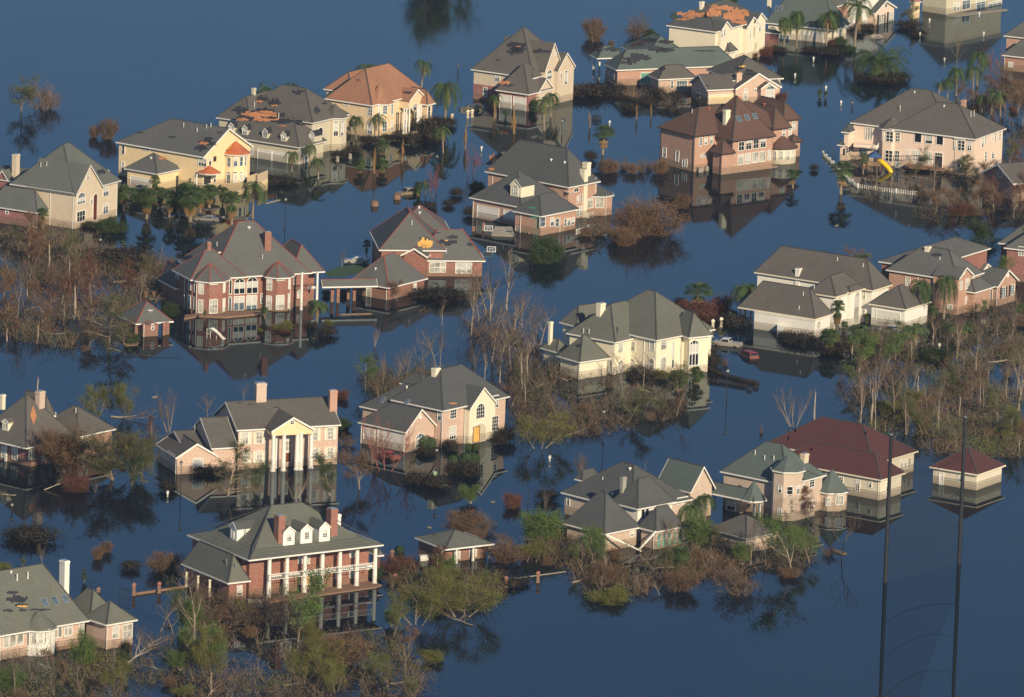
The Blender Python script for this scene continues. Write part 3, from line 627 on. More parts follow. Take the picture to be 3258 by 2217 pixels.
h.slab([(728, 1298), (940, 1310), (955, 1292), (735, 1275)], 3.5, .5, PEA, 'balcony_floor'); h.rail([(732, 1272), (938, 1306), (952, 1285)], 3.5); h.slab([(1195, 1340), (1535, 1372), (1535, 1355), (1195, 1325)], 3.3, .5, PEA, 'balcony_floor'); h.rail([(1200, 1340), (1530, 1365)], 3.4)
h.slab([(1180, 1490), (1535, 1520), (1560, 1492), (1210, 1465)], .9, .4, RB, 'terrace')
h.mass((690, 1190), 618, 790, PEA, R_D, z=5.8, top=1120); h.mass((640, 1305), 582, 760, PEA, R_G, z=3.2, rise=.7); h.win([(655, 722, 1316, 1368)], nx=3, ny=2, bar=.08); h.chim(1692, 1742, 895, 945, PB2); h.vent([(1145, 998), (1810, 1042), (1782, 1050)], hh=1.1); h.disc([(1275, 835), (1540, 960)], GUT, .25)
# --- grey roofed brick house, centre
h = House('house', 'orange brick house with dark grey roof, white chimney stack and one arched dormer, mid picture', 'house', KG, (1775, 800), 50, fascia=TRIM)
h.mass((1782, 490), 1112, 2034, PB2, R_D, z=6.6, top=178)
h.mass((1400, 650), 988, 1760, PB2, R_D, z=3.9, top=360); h.mass((1562, 722), 1328, 1865, PB2, R_D, z=3.9, wy=None, top=548)
h.mass((1240, 330), 1118, 1380, PB2, R_D, z=6.2, top=212)
h.gable(1316, 1400, 478, 425, CRE, R_D, 'L', .2, yb=555, oh=.15, fas=TRIM); h.win([(1340, 1376, 475, 548)], nx=2, ny=3, arch=True, glass=GB)
h.slab([(1668, 490), (1785, 538), (1860, 500), (1780, 470)], 5.6, .1, CRE, 'stucco_band')
h.win([(1052, 1222, 648, 745), (1265, 1352, 678, 760)], glass=GARG, kind='garage_door'); h.win([(1548, 1592, 728, 806), (1632, 1662, 735, 800), (1672, 1702, 740, 804), (1742, 1762, 742, 802), (1770, 1792, 738, 796), (1802, 1824, 730, 788)], nx=1, ny=2, glass=GB); h.win([(1822, 1858, 494, 528)], nx=2, ny=1, arch=True); h.win([(1845, 1858, 560, 620), (1872, 1886, 545, 610), (1845, 1860, 645, 725), (1868, 1884, 640, 718)], nx=1, ny=3, glass=GB)
h.bay((2010, 566), 3.3, 472, PB2, R_D, z=3.8, n=8); h.win([(1930, 1972, 580, 655), (1994, 2060, 572, 650)], nx=2, ny=2, glass=GL)
h.chim(1868, 1922, 345, 600, CRE, down=6, deep=1.2); h.chim(1893, 1950, 290, 392, CRE, deep=1.2); h.disc([(1640, 280), (1748, 300)]); h.patch([(1180, 270, 60, 110)], PLY, 61, .05); h.patch([(1165, 345, 50, 30)], PLY, 62, .05); h.downspout([(1022, 575, 800), (1400, 700, 840), (1712, 735, 870), (1174, 400, 470), (1995, 410, 500), (2080, 550, 680)])
h.col([(1358, 805, 700)], .14, sq=True); h.rail([(1930, 700), (1975, 690)], 1.2); h.rail([(1842, 830), (1940, 795)], .6); h.rail([(1358, 800), (1395, 815)], .6)
# --- red-ridged brick outbuildings (right group)
h = House('house', 'red brick garage house with red ridge tiles and a yellow bare patch on its roof', 'house', KG, (580, 1195), 7, fascia=TRIM, rid=REDR)
h.mass((580, 1073), 545, 1112, RB, R_G, wy=1200, top=828)
h.mass((268, 990), 194, 800, RB, R_G, z=5.0, top=690); h.mass((380, 850), 330, 842, RB, R_G, z=5.0, top=634); h.mass((440, 1030), 640, 650, RB, R_G, z=4.2, top=978, th=-12, roof='gvh')
h.win([(668, 798, 1090, 1170), (876, 1006, 1092, 1176)], nx=3, ny=2, glass=GL, bar=.09); h.patch([(810, 930, 160, 60), (850, 890, 90, 40), (995, 945, 50, 40), (630, 900, 80, 40), (720, 855, 80, 12)], FELT, 71); h.patch([(635, 935, 120, 90), (640, 960, 100, 40)], PLYY, 72, .06); h.patch([(802, 916, 26, 12)], PLYY, 73, .06); h.skyl([(712, 1002), (780, 1002)], 1.3, 1.0); h.disc([(585, 660), (590, 702)]); h.vent([(528, 790)], TRIM); h.downspout([(1092, 1085, 1190)])
h = House('house', 'small red brick wing with red ridges, white door and a covered walk leading to it', 'house', KG, (345, 1385), 55, fascia=TRIM, rid=REDR)
h.mass((342, 1293), 30, 655, RB, R_G, wy=1392, top=1033); h.win([(165, 202, 1288, 1372)], nx=1, ny=1, kind='door', glass=GARG); h.win([(541, 562, 1240, 1320)], nx=2, ny=3); h.disc([(237, 1150)], GUT); h.downspout([(328, 1300, 1385)])
# --- main red-ridged brick house
h = House('house', 'grand dark red brick house with red ridge tiles, arched windows and octagonal corner bays', 'house', KF, (600, 1050), 24, fascia=TRIM, rid=REDR)
h.mass((545, 763), 388, 1010, RB, R_G, z=6.2, top=512); h.mass((720, 750), 440, 1560, RB, R_G, z=6.2, top=275)
h.bay((700, 786), 3.7, 625, RB, R_G, z=6.2, n=8); h.bay((1270, 750), 3.1, 608, RB, R_G, z=6.2, n=8)
h.mass((1385, 708), 1180, 1668, RB, R_G, z=6.2, top=470, insR=3.2); h.mass((420, 838), 275, 520, RB, R_G, z=3.2, top=660)
h.win([(848, 888, 760, 884), (908, 998, 752, 882), (1014, 1106, 742, 878)], nx=2, ny=1, arch=True, bar=.12, t=.12); h.win([(836, 886, 908, 1022), (906, 992, 902, 1018), (1010, 1098, 894, 1012)], nx=2, ny=1, glass=GB, bar=.14)
h.win([(612, 652, 790, 882), (609, 648, 930, 1042), (700, 768, 930, 1044), (815, 832, 785, 870), (812, 830, 920, 1028), (1184, 1226, 756, 850), (1180, 1222, 898, 1012), (1258, 1326, 894, 1010), (1362, 1376, 756, 838), (1358, 1374, 880, 1000)], nx=3, ny=3, glass=GL, bar=.07); h.win([(705, 770, 784, 802), (1264, 1328, 754, 770)], nx=4, ny=1); h.win([(526, 548, 768, 848), (556, 578, 778, 862), (522, 545, 890, 1000), (552, 574, 900, 1010), (1130, 1160, 880, 960)], nx=2, ny=3, glass=GB); h.win([(423, 440, 698, 765)], nx=1, ny=2); h.win([(1438, 1462, 850, 915)], nx=2, ny=3, glass=GL)
h.col([(1470, 1016, 702), (1600, 1004, 696)], .24, TRIM, n=10); h.beam((1388, 842), (1600, 828), 3.1, .3, .5); h.rail([(1395, 812), (1592, 800)], 3.2, mat=BLK); h.beam((1378, 704), (1640, 690), 5.9, .3, .35)
h.win([(1392, 1416, 720, 800)], nx=1, ny=1, glass=GL)
h.chim(1150, 1216, 362, 522, RB); h.chim(674, 716, 450, 518, RB); h.disc([(1033, 335), (785, 548)], TRIM, .38); h.vent([(765, 482), (1146, 588)]); h.slab([(490, 1085), (600, 1062), (835, 1072), (1130, 1045), (1130, 1020), (835, 1020), (500, 1055)], .35, .9, RB)
h.downspout([(498, 735, 990), (1380, 750, 1030), (597, 795, 1050)], TRIM)
# covered walk
cw = House('covered_walk', 'covered walk on slim brick piers between the two red ridged brick houses', 'covered walk', KF, (1860, 1000), 14, fascia=TRIM)
cw.mass((1650, 822), 1630, 2110, TRIM, R_G, z=3.2, rise=1.1, base=2.85, oh=.15, rid=REDR, roof='gu')
cw.col([(1728, 948, 822), (1777, 955, 808), (1864, 925, 800), (1913, 938, 792)], .28, RB, sq=True, name='pier')
# --- gazebo left
h = House('pavilion', 'small brick pavilion with red ridged hip roof on open piers, beside fallen trees', 'pavilion', KQ, (1370, 1000), 27, fascia=TRIM, rid=REDR)
h.mass((1368, 885), 1170, 1742, RB, R_G, z=2.2, top=660, base=1.9, oh=.3)
h.mass((1440, 900), 1300, 1592, RB, R_G, z=2.1, rise=.4, oh=0, fas=RB); h.col([(1645, 998, 876), (1680, 990, 870), (1364, 992, 890)], .3, RB, sq=True, name='pier'); h.win([(1520, 1548, 885, 946)], nx=1, ny=1, glass=GB); h.disc([(1508, 765)], GUT, .6); h.downspout([(1448, 885, 990)], TRIM); h.slab([(1250, 1075), (1400, 1068), (1385, 1098), (1260, 1105)], .15, .1, WOOD, 'floating_board')
# --- porch house, left edge lower
h = House('house', 'brown roofed brick house with white porch posts and tall brick chimney, behind bare oaks, left', 'house', KJ, (190, 745), 50, fascia=TRIM)
h.mass((190, 621), -190, 560, RB2, R_B, z=3.6, top=240, oh=.5, insL=1.5, insR=.3); h.mass((560, 540), 250, 832, BB, R_B, z=3.9, top=320); h.mass((330, 400), 120, 400, BB, R_B, z=6.5, top=236)
h.col([(183, 742, 628), (360, 735, 606), (42, 715, 600)], .2, TRIM, sq=True); h.win([(88, 126, 616, 705), (208, 240, 616, 702), (300, 334, 610, 715), (10, 40, 605, 690)], nx=2, ny=1, glass=GL, bar=.12); h.win([(575, 590, 545, 590), (610, 630, 545, 600)], nx=1, ny=1, glass=GL)
h.chim(252, 320, 212, 332, TB); h.chim(0, 38, 236, 284, CRE); h.patch([(240, 388, 40, 120)], PLY, 81, .05); h.gable(16, 62, 435, 412, CRE, R_B, 'L', .1, yb=490, oh=.12, fas=TRIM); h.win([(30, 58, 444, 482)], nx=2, ny=1, bar=.1); h.vent([(545, 368), (400, 398)], TRIM)
# --- georgian house with pediment
h = House('house', 'pink brick house with brown gabled roof and white columned portico under a yellow pediment', 'house', KJ, (1705, 770), 21.5, fascia=TRIM)
h.mass((1704, 492), 1528, 2450, PB, R_B, wy=775, top=290, roof='gu', oh=.35); h.mass((1520, 624), 1352, 1712, PB, R_B, z=4.2, top=405, roof='gu', oh=.3, wall2=None)
h.mass((1330, 645), 1165, 1520, PB, R_B, z=3.4, top=500, roof='gu', oh=.3); h.mass((1266, 692), 1120, 1565, PB, R_B, z=2.9, top=590, roof='gv', oh=.3)
h.gable(1955, 2252, 492, 398, YEL, R_B, 'R', 3.0, base=6.1, oh=.35, fas=TRIM)
h.beam((1945, 508), (2262, 492), 5.85, .45, .5); h.col([(1960, 788, 520), (2035, 785, 515), (2130, 778, 508), (2158, 778, 506), (2232, 768, 500), (1985, 765, 515)], .38, TRIM)
h.win([(1740, 1784, 506, 592), (1842, 1884, 502, 588), (1740, 1780, 648, 725), (1842, 1882, 644, 722), (2233, 2250, 624, 680)], nx=2, ny=3, glass=GL); h.win([(1720, 1738, 506, 596), (1788, 1806, 504, 594), (1822, 1840, 502, 592), (1886, 1904, 500, 588), (1787, 1804, 648, 726), (1820, 1838, 645, 724), (1885, 1902, 643, 720)], nx=1, ny=1, glass=WSH, fr=WSH, kind='shutter')
h.win([(2050, 2098, 532, 640)], nx=2, ny=3, glass=GL, bar=.08); h.win([(2050, 2092, 652, 725)], nx=1, ny=1, kind='door', glass=DOORR, t=.15); h.win([(2086, 2112, 424, 452)], nx=2, ny=2)
x0, y0 = KK(0, 0)
def k2j(x, y): return (900+x/2.259-0)*2.259, (1100+y/2.259-1150)*2.259
def kw(l): return [(*k2j(a, c), *k2j(b, d)) for a, b, c, d in l]
def kwin(l):
    o = []
    for a, b, c, d in l:
        (xa, yc), (xb, yd) = k2j(a, c), k2j(b, d); o.append((xa, xb, yc, yd))
    return o
h.win(kwin([(208, 248, 592, 678), (320, 362, 585, 670), (206, 246, 735, 815), (318, 360, 728, 806)]), nx=2, ny=3, glass=GL); h.win(kwin([(250, 270, 590, 680), (300, 318, 588, 676), (364, 383, 582, 670), (248, 268, 733, 820), (297, 316, 730, 815), (362, 380, 726, 806)]), nx=1, ny=1, glass=WSH, fr=WSH, kind='shutter')
h.win([(1385, 1458, 695, 788)], nx=4, ny=3, t=.16); h.win([(1148, 1200, 640, 745), (1210, 1260, 660, 775)], glass=GARG, kind='garage_door'); h.slab([(1378, 690), (1466, 690), (1455, 645), (1392, 645)], 2.0, .02, TRIM, 'window_hood')
h.chim(1824, 1912, 152, 292, TB); a = k2j(322, 318); b = k2j(388, 470); h.chim(a[0], b[0], a[1], b[1], PB2); h.vent([(1742, 280), (1423, 485), (1400, 500)], hh=.9)
h.downspout([(1268, 700, 890), (1905, 495, 700)], GUT); h.patch([(1720, 300, 40, 10), (1800, 310, 50, 10), (1990, 330, 50, 8)], FELT, 83)
# --- cream fronted brick house, centre
h = House('house', 'pale brick house with cream arched entry gable, dark grey roof and triple garage, centre', 'house', KK, (1145, 730), 50, fascia=TRIM)
h.mass((1152, 466), 775, 1628, PB, R_D, wy=733, top=166); h.mass((960, 520), 552, 1260, PB, R_D, z=4.6, top=279, oh=.4); h.mass((885, 622), 541, 1108, PB, R_D, z=3.6, top=455, roof='gvh', oh=.35); h.mass((1000, 300), 840, 1100, PB, R_D, z=6.5, top=202)
h.gable(1342, 1528, 432, 298, CRE, R_D, 'R', 1.2, oh=.3); h.gable(1192, 1272, 432, 408, CRE, R_O, 'R', .5, oh=.15); h.gable(1502, 1580, 362, 338, CRE, R_O, 'R', .5, oh=.15)
h.win([(1200, 1246, 435, 522), (1196, 1242, 578, 670), (1506, 1548, 356, 446), (1500, 1546, 505, 608)], nx=3, ny=4); h.win([(1388, 1448, 415, 520)], nx=4, ny=4, arch=True); h.win([(1112, 1142, 468, 540)], nx=1, ny=2, glass=GB); h.win([(952, 1016, 628, 730)], nx=3, ny=3, arch=True, glass=GB); h.win([(978, 994, 492, 522)], nx=1, ny=1, arch=True, glass=TRIM)
h.win([(1358, 1460, 556, 690)], nx=1, ny=1, arch=True, glass=KHA, kind='door', t=.2, off=.0); h.win([(1364, 1410, 580, 690)], nx=1, ny=1, glass=PLYY, fr=WOOD, kind='door', off=.06); h.win([(685, 870, 620, 740), (582, 660, 600, 680)], glass=GARG, kind='garage_door')
h.chim(1068, 1130, 158, 214, CRE); h.skyl([(718, 392), (796, 406), (892, 410)], .8, 1.4); h.disc([(890, 305)], TRIM, .2); h.downspout([(1146, 470, 730), (880, 625, 770), (1312, 440, 690), (567, 555, 680)]); h.patch([(1220, 415, 60, 14)], PLY, 91, .05)
# --- khaki columned house right of centre
h = House('house', 'wide cream stucco house with pale green grey roof, faceted front and arched entrance pillars', 'house', KH, (865, 930), 47, fascia=TRIM)
h.mass((868, 674), 428, 1340, CRE, R_Y, wy=965, top=330, th=52); h.mass((1240, 655), 600, 1765, CRE, R_Y, z=6.6, top=215, th=47); h.mass((1530, 632), 1330, 1740, CRE, R_Y, z=6.6, top=400, th=33)
h.mass((550, 852), 345, 826, CRE, R_Y, z=3.2, top=612, th=40); h.mass((520, 532), 368, 900, CRE, R_Y, z=6.0, top=345, th=40); h.mass((345, 762), 196, 470, CRE, R_Y, z=3.0, top=645, th=40)
h.win([(892, 935, 684, 768), (1000, 1048, 670, 752), (1176, 1222, 662, 748), (1276, 1328, 650, 740)], nx=1, ny=2, glass=GL, t=.1); h.win([(890, 934, 838, 945), (996, 1046, 820, 935), (1172, 1218, 818, 926), (1270, 1322, 805, 918), (812, 846, 832, 945)], nx=1, ny=2, arch=True, glass=GL, t=.1)
h.gable(1540, 1690, 600, 530, CRE, R_Y, 'R', .4, oh=.1, base=4.5, deep=3)
h.col([(1382, 925, 660), (1462, 935, 665), (1502, 935, 665), (1650, 905, 640)], .42, CRE, sq=True, cap=False, name='pillar'); h.win([(1444, 1474, 680, 905)], nx=1, ny=2, arch=True, glass=DOORR, kind='door'); h.win([(1532, 1615, 655, 880)], nx=3, ny=2, arch=True, glass=GD, bar=.12); h.win([(1376, 1396, 672, 905)], nx=1, ny=1, arch=True)
h.chim(697, 778, 320, 430, CRE); h.chim(262, 304, 488, 690, CRE, down=4); h.patch([(540, 705, 60, 40), (885, 560, 14, 90)], FELT, 95); h.vent([(582, 590), (632, 595)]); h.downspout([(872, 680, 960), (1132, 660, 910), (548, 856, 940), (1728, 600, 720)], TRIM)
# --- white house
h = House('house', 'bright white house with dark brown grey roofs, tall arched entry and double garage', 'house', KI, (1030, 775), 58, fascia=CRE)
h.mass((1190, 505), 338, 1330, WHS, R_B, z=6.2, top=278); h.mass((925, 551), 722, 1135, WHS, R_B, z=6.2, top=400); h.mass((776, 711), 222, 905, WHS, R_B, z=3.5, top=488, base=3.2); h.mass((776, 722), 340, 885, WHS, R_B, z=3.25, rise=.25, oh=0, fas=WHS); h.mass((1428, 641), 1158, 1610, WHS, R_B, z=3.9, top=470)
h.mass((1030, 520), 960, 1135, WHS, R_B, z=6.4, rise=.8)
h.chim(630, 682, 345, 438, WHS); h.win([(1052, 1092, 520, 745)], nx=1, ny=1, arch=True, glass=GL, t=.16); h.win([(1123, 1137, 495, 565), (1120, 1134, 640, 690)], nx=1, ny=2); h.win([(942, 958, 552, 600)], nx=1, ny=2, glass=GB); h.win([(1216, 1386, 660, 752)], glass=GARG, kind='garage_door'); h.win([(785, 812, 728, 780)], nx=2, ny=2, arch=True, glass=GL)
h.col([(258, 738, 628)], .35, WHS, sq=True, name='porch_post'); h.vent([(935, 290), (1120, 335), (770, 490), (745, 495), (690, 540), (660, 640)], TRIM, .5); h.downspout([(375, 460, 520), (925, 560, 620)], CRE); h.slab([(503, 735), (568, 742), (568, 790), (503, 780)], 1.5, 2.5, WHS, 'garden_wall')
# --- red brick house at right
h = House('house', 'red brick house with dark shutters and three white trimmed gables, behind two palms', 'house', KI, (1800, 690), 58, fascia=TRIM)
h.mass((1802, 434), 1285, 1990, PB2, R_G, z=6.4, top=212); h.gable(1806, 1903, 405, 340, PB2, R_G, 'R', .6); h.mass((1560, 345), 1232, 2037, RB, R_G, z=6.4, top=210); h.gable(1978, 2035, 350, 312, TRIM, R_G, 'R', .5)
h.mass((2091, 478), 1830, 2242, PB2, R_G, z=3.9, top=357, roof='gvh'); h.mass((1925, 520), 1800, 2060, PB2, R_G, z=4.0, top=430)
h.chim(1563, 1616, 188, 222, CRE); h.patch([(1650, 250, 80, 34)], FELT, 97); h.win([(1426, 1458, 412, 472), (1815, 1832, 440, 500), (1855, 1880, 422, 492), (1988, 2012, 350, 420), (1898, 1918, 405, 470)], nx=2, ny=3, glass=GL); h.win([(2116, 2142, 482, 555), (2178, 2205, 465, 535), (2022, 2050, 500, 570), (1855, 1875, 550, 600)], nx=2, ny=4, glass=GB); h.win([(2106, 2114, 486, 558), (2144, 2152, 478, 550), (2168, 2177, 470, 540)], nx=1, ny=1, glass=SHUT, fr=SHUT, kind='shutter'); h.win([(1728, 1762, 606, 640)], nx=2, ny=1, glass=GL); h.vent([(1672, 285)], TRIM, .4); h.downspout([(1517, 405, 500), (2082, 485, 575)], TRIM); h.win([(1840, 1850, 362, 388), (2155, 2165, 380, 408)], nx=1, ny=1, glass=TRIM)
h = House('house', 'grey roofed brick house corner with one white window, cut by the right edge', 'house', KI, (2400, 330), 66, fascia=TRIM)
h.mass((2520, 242), 2133, 2700, RB2, R_G, z=6.2, top=20); h.mass((2330, 190), 2092, 2600, RB2, R_G, z=5.6, rise=3); h.win([(2238, 2277, 190, 255)], nx=2, ny=2, glass=GL, bar=.1)
h = House('house', 'brick gable end with white rake board beside brown leafed trees, right edge', 'house', KE, (2195, 660), 30, fascia=TRIM)
h.mass((2200, 600), 2010, 2560, BB, R_B, z=3.6, top=488, roof='gu'); h.win([(2118, 2136, 520, 562)], nx=2, ny=2)
# --- maroon roofed houses
h = House('house', 'white brick house under a huge maroon hip roof', 'house', KN, (1115, 980), 55, fascia=CRE)
h.mass((1060, 692), 188, 1412, CB, R_M, z=3.5, top=375); h.mass((1118, 819), 300, 1312, CB, R_M, wy=983, top=606)
h.win([(785, 816, 798, 862), (917, 948, 822, 908)], nx=2, ny=4); h.win([(1020, 1044, 834, 880)], nx=1, ny=2); h.win([(1156, 1178, 838, 905)], nx=1, ny=3, arch=True); h.win([(1272, 1288, 660, 735), (1302, 1318, 655, 728), (1332, 1350, 644, 722)], nx=2, ny=3)
h.vent([(445, 440), (390, 500), (575, 590), (1005, 465)], R_M, .5, .16); h.downspout([(1100, 825, 975)], CRE); h.win([(1136, 1148, 922, 932)], nx=1, ny=1)
h = House('outbuilding', 'small square white brick outbuilding with maroon pyramid roof standing alone in the water', 'outbuilding', KN, (1889, 900), 58, fascia=CRE)
h.mass((1890, 777), 1506, 2112, CB, R_M, wy=904, top=556); h.win([(1582, 1616, 762, 856)], nx=1, ny=1, kind='door', glass=TRIM); h.win([(1732, 1758, 784, 836)], nx=2, ny=2); h.downspout([(1888, 780, 895)], CRE)
# --- turreted green roofed brick house
h = House('house', 'cream brick house with green grey roof, octagonal turret and covered porch, right of centre', 'house', KM, (1900, 690), 52, fascia=TRIM)
h.mass((1860, 497), 1420, 2112, TB, R_GN, z=5.9, top=232); h.bay((1865, 418), 2.9, 300, TB, R_GN, z=8.2, n=8); h.mass((1965, 470), 1800, 2072, TB, R_GN, z=6.6, top=385)
h.bay((2150, 555), 3.0, 392, TB, R_GN, z=3.1, n=8); h.mass((1640, 608), 1280, 1702, TB, R_GN, z=3.6, rise=1.6, base=3.2); h.bay((1640, 607), 2.2, 467, TB, R_GN, z=3.6, n=8, zb=3.2); h.mass((1560, 560), 1430, 1720, TB, R_GN, z=3.3, rise=.8)
h.col([(1382, 610, 560), (1501, 665, 585), (1640, 700, 606), (1675, 720, 600)], .15, sq=True); h.chim(1942, 1998, 292, 350, BEI)
h.win([(1917, 1938, 504, 555), (1954, 1968, 472, 520), (2002, 2034, 458, 512), (1796, 1820, 650, 690), (1946, 1962, 606, 660), (2000, 2028, 600, 655)], nx=2, ny=3); h.win([(1800, 1822, 505, 550), (1855, 1895, 508, 560), (1465, 1520, 610, 665)], nx=1, ny=2); h.win([(2108, 2140, 580, 634), (2174, 2225, 566, 628)], nx=3, ny=2, glass=GL); h.vent([(1648, 300), (1770, 335), (1710, 332)], TRIM, .6); h.downspout([(1763, 485, 650)], TRIM)
# --- low grey roofed house with white gables
h = House('house', 'pale brick house with sprawling grey hip roofs, white upper wall and turquoise arched windows', 'house', KM, (1000, 925), 45, fascia=TRIM)
h.mass((850, 665), 380, 1245, TB, R_D, z=3.6, top=364); h.mass((882, 655), 700, 1132, WHS, R_D, z=5.6, top=455); h.mass((665, 818), 395, 900, TB, R_D, z=3.1, top=545); h.mass((1000, 803), 880, 1186, TB, R_D, z=3.1, top=640)
h.mass((1228, 548), 1000, 1390, TB, R_GN, z=4.6, top=378, roof='gv'); h.mass((520, 470), 470, 640, TB, R_D, z=5.0, top=400)
h.win([(1006, 1030, 815, 908), (1040, 1064, 810, 900), (1074, 1098, 804, 896), (1110, 1134, 798, 888), (1142, 1166, 792, 882)], nx=1, ny=2, arch=True, glass=GT, fr=TB); h.win([(830, 858, 794, 832)], nx=4, ny=3, fr=TRIM); h.win([(902, 925, 655, 720), (930, 952, 650, 705), (1042, 1090, 625, 680)], nx=1, ny=1); h.win([(418, 438, 570, 632)], nx=1, ny=2, glass=GB); h.win([(1138, 1205, 578, 620)], nx=3, ny=1, glass=GL)
h.chim(765, 805, 447, 545, CONC); h.disc([(830, 400), (715, 565)]); h.vent([(652, 462)], TRIM, .3); h.downspout([(568, 812, 880), (668, 822, 880), (990, 805, 920)], TRIM)
b_ = MB(); b_.bar(h.P(885, 925, .3), h.P(1000, 800, 3.2), .25); b_.bar(h.P(670, 820, 3.2), h.P(905, 930, .2), .25); b_.build('fallen_gutter', TRIM, h.root)
h = House('house', 'low dark roofed brick garage half hidden behind broken trees, right of centre', 'house', KM, (1590, 960), 45, fascia=CONC)
h.mass((1592, 847), 1340, 1815, TB, R_B, z=2.6, top=695)
# --- mansion with dormers
h = House('house', 'red brick mansion with two storey white colonnade, three white dormers and two tall chimneys', 'house', KL, (567, 690), 33, fascia=TRIM)
g = h.mass((567, 448), 187, 1392, RB, R_Y, wy=702, top=112, roof='bell', insR=2.6, oh=.6)
# brick corner room flush with the eaves, porch columns, floors, rails
h.mass((567, 452), 540, 690, RB, R_Y, z=6.1, rise=.3, oh=.15, fas=RB)
h.mass((437, 590), 150, 575, RB, R_Y, z=3.2, top=414, insL=0)
cols = [(686, 686, 437), (795, 668, 425), (905, 655, 412), (1013, 640, 398), (1121, 628, 384), (1227, 614, 372), (1339, 598, 360)]
h.col(cols, .37, TRIM); h.col([(1271, 575, 372), (228, 440, 322), (275, 435, 345)], .28, TRIM)
h.slab([(700, 548), (1340, 478), (1270, 455), (640, 525)], 3.1, .3, TRIM, 'gallery_floor'); h.rail([(700, 538), (795, 527), (905, 515), (1013, 502), (1121, 490), (1227, 477), (1332, 465)], 3.2, n=.34)
h.slab([(640, 690), (690, 705), (1350, 612), (1385, 600), (1300, 575)], .25, 1.2, RB, 'gallery_base')
h.win([(775, 790, 560, 620), (868, 893, 418, 470), (918, 940, 410, 470), (985, 1000, 530, 600), (1186, 1218, 380, 430), (1098, 1108, 515, 565), (1185, 1212, 500, 556)], nx=2, ny=4, glass=GL); h.win([(870, 890, 540, 600), (918, 935, 535, 600)], nx=1, ny=1, glass=PLYY, kind='shutter'); h.win([(490, 522, 606, 665)], nx=3, ny=4, t=.12); h.win([(335, 375, 590, 640)], nx=1, ny=1, glass=GD, fr=DGUT)
h.col([(178, 612, 522), (250, 640, 545), (322, 675, 570)], .2, CRE)
for x0_, x1_, yb_, ye_, ya_ in [(778, 848, 354, 262, 240), (885, 957, 342, 250, 226), (1000, 1066, 330, 236, 212)]:
    h.gable(x0_, x1_, ye_+12, ya_, TRIM, R_Y, 'R', .1, yb=yb_, oh=.15, fas=TRIM); m_ = (x0_+x1_)/2; h.win([(m_-14, m_+14, ye_+25, yb_-22)], nx=3, ny=4)
h.gable(450, 492, 250, 214, TRIM, R_D, 'L', .1, yb=322, oh=.15, fas=TRIM); h.win([(458, 474, 258, 312)], nx=2, ny=4)
h.chim(722, 780, 172, 345, RB, deep=1.4); h.chim(1044, 1104, 130, 300, RB, deep=1.4); h.vent([(545, 300), (427, 478), (480, 510)], FLUE, .9); h.chim(1102, 1132, 165, 222, TRIM)
h.win([(1290, 1310, 480, 505)], nx=2, ny=2); h.mass((1360, 420), 1300, 1395, RB, R_Y, z=3.3, rise=1.0)
# --- pool pavilion
h = House('pavilion', 'low brick pavilion with grey hip roof and white posts standing in water, by the mansion', 'pavilion', KL, (1775, 520), 33, fascia=TRIM)
h.mass((1776, 382), 1590, 2077, RB, R_Y, z=2.6, top=262, insR=1.2, oh=.4); h.col([(1755, 482, 390), (1843, 468, 380), (1945, 453, 368), (2048, 440, 356)], .2, TRIM); h.win([(1822, 1838, 385, 445), (1856, 1866, 380, 440), (1924, 1938, 372, 430), (1958, 1968, 368, 425)], nx=2, ny=3, glass=GL); h.vent([(1708, 300)], FELT, .3)
# --- bottom left house
h = House('house', 'pink brick house with mossy grey roof, white window bay and tall white chimney, bottom left', 'house', KO, (945, 1130), 42, fascia=TRIM)
h.mass((-80, 1052), -600, 792, PB, R_Y, z=4.0, top=474, oh=.6, ends=(.8, .5)); h.mass((946, 941), 732, 1218, PB, R_Y, z=4.0, top=735); h.mass((946, 941), 300, 1080, PB, R_Y, z=4.0, top=630, oh=.7) if False else None
h.mass((800, 880), 560, 1040, PB, R_Y, z=4.0, top=628)
h.bay((325, 1000), 3.0, 812, TRIM, R_Y, z=4.0, n=10)
h.win([(230, 262, 1008, 1115), (280, 324, 1012, 1118), (340, 380, 1010, 1115), (392, 412, 1005, 1105)], nx=1, ny=2, glass=GL, t=.12); h.win([(428, 446, 980, 1060), (478, 548, 942, 1055), (568, 638, 925, 1040)], nx=2, ny=1, glass=GL, bar=.15); h.win([(485, 542, 908, 926), (580, 634, 888, 908)], nx=1, ny=1); h.win([(700, 742, 910, 1020), (998, 1052, 950, 1062), (1088, 1170, 938, 1056)], nx=2, ny=2, glass=GL, t=.1); h.win([(26, 76, 1028, 1145), (84, 138, 1022, 1132), (150, 205, 1012, 1115)], nx=1, ny=1, glass=GL, t=.08)
h.chim(534, 600, 368, 590, WHS, deep=1.3); h.skyl([(396, 745), (486, 730), (576, 712)], 1.1, 1.5); h.vent([(152, 548), (246, 530)], TRIM, .9, .1); h.disc([(450, 420), (98, 485)], GUT, .25); h.patch([(150, 715, 190, 90), (110, 655, 100, 36), (75, 815, 90, 34), (350, 808, 190, 26), (190, 770, 120, 40), (200, 810, 70, 30)], FELT, 101); h.patch([(200, 778, 100, 20)], PLYY, 102, .06)
h.slab([(425, 1105), (480, 1148), (790, 1085), (750, 1040)], .5, .9, WOOD, 'deck'); h.downspout([(948, 950, 1128), (4, 1040, 1200)], TRIM)
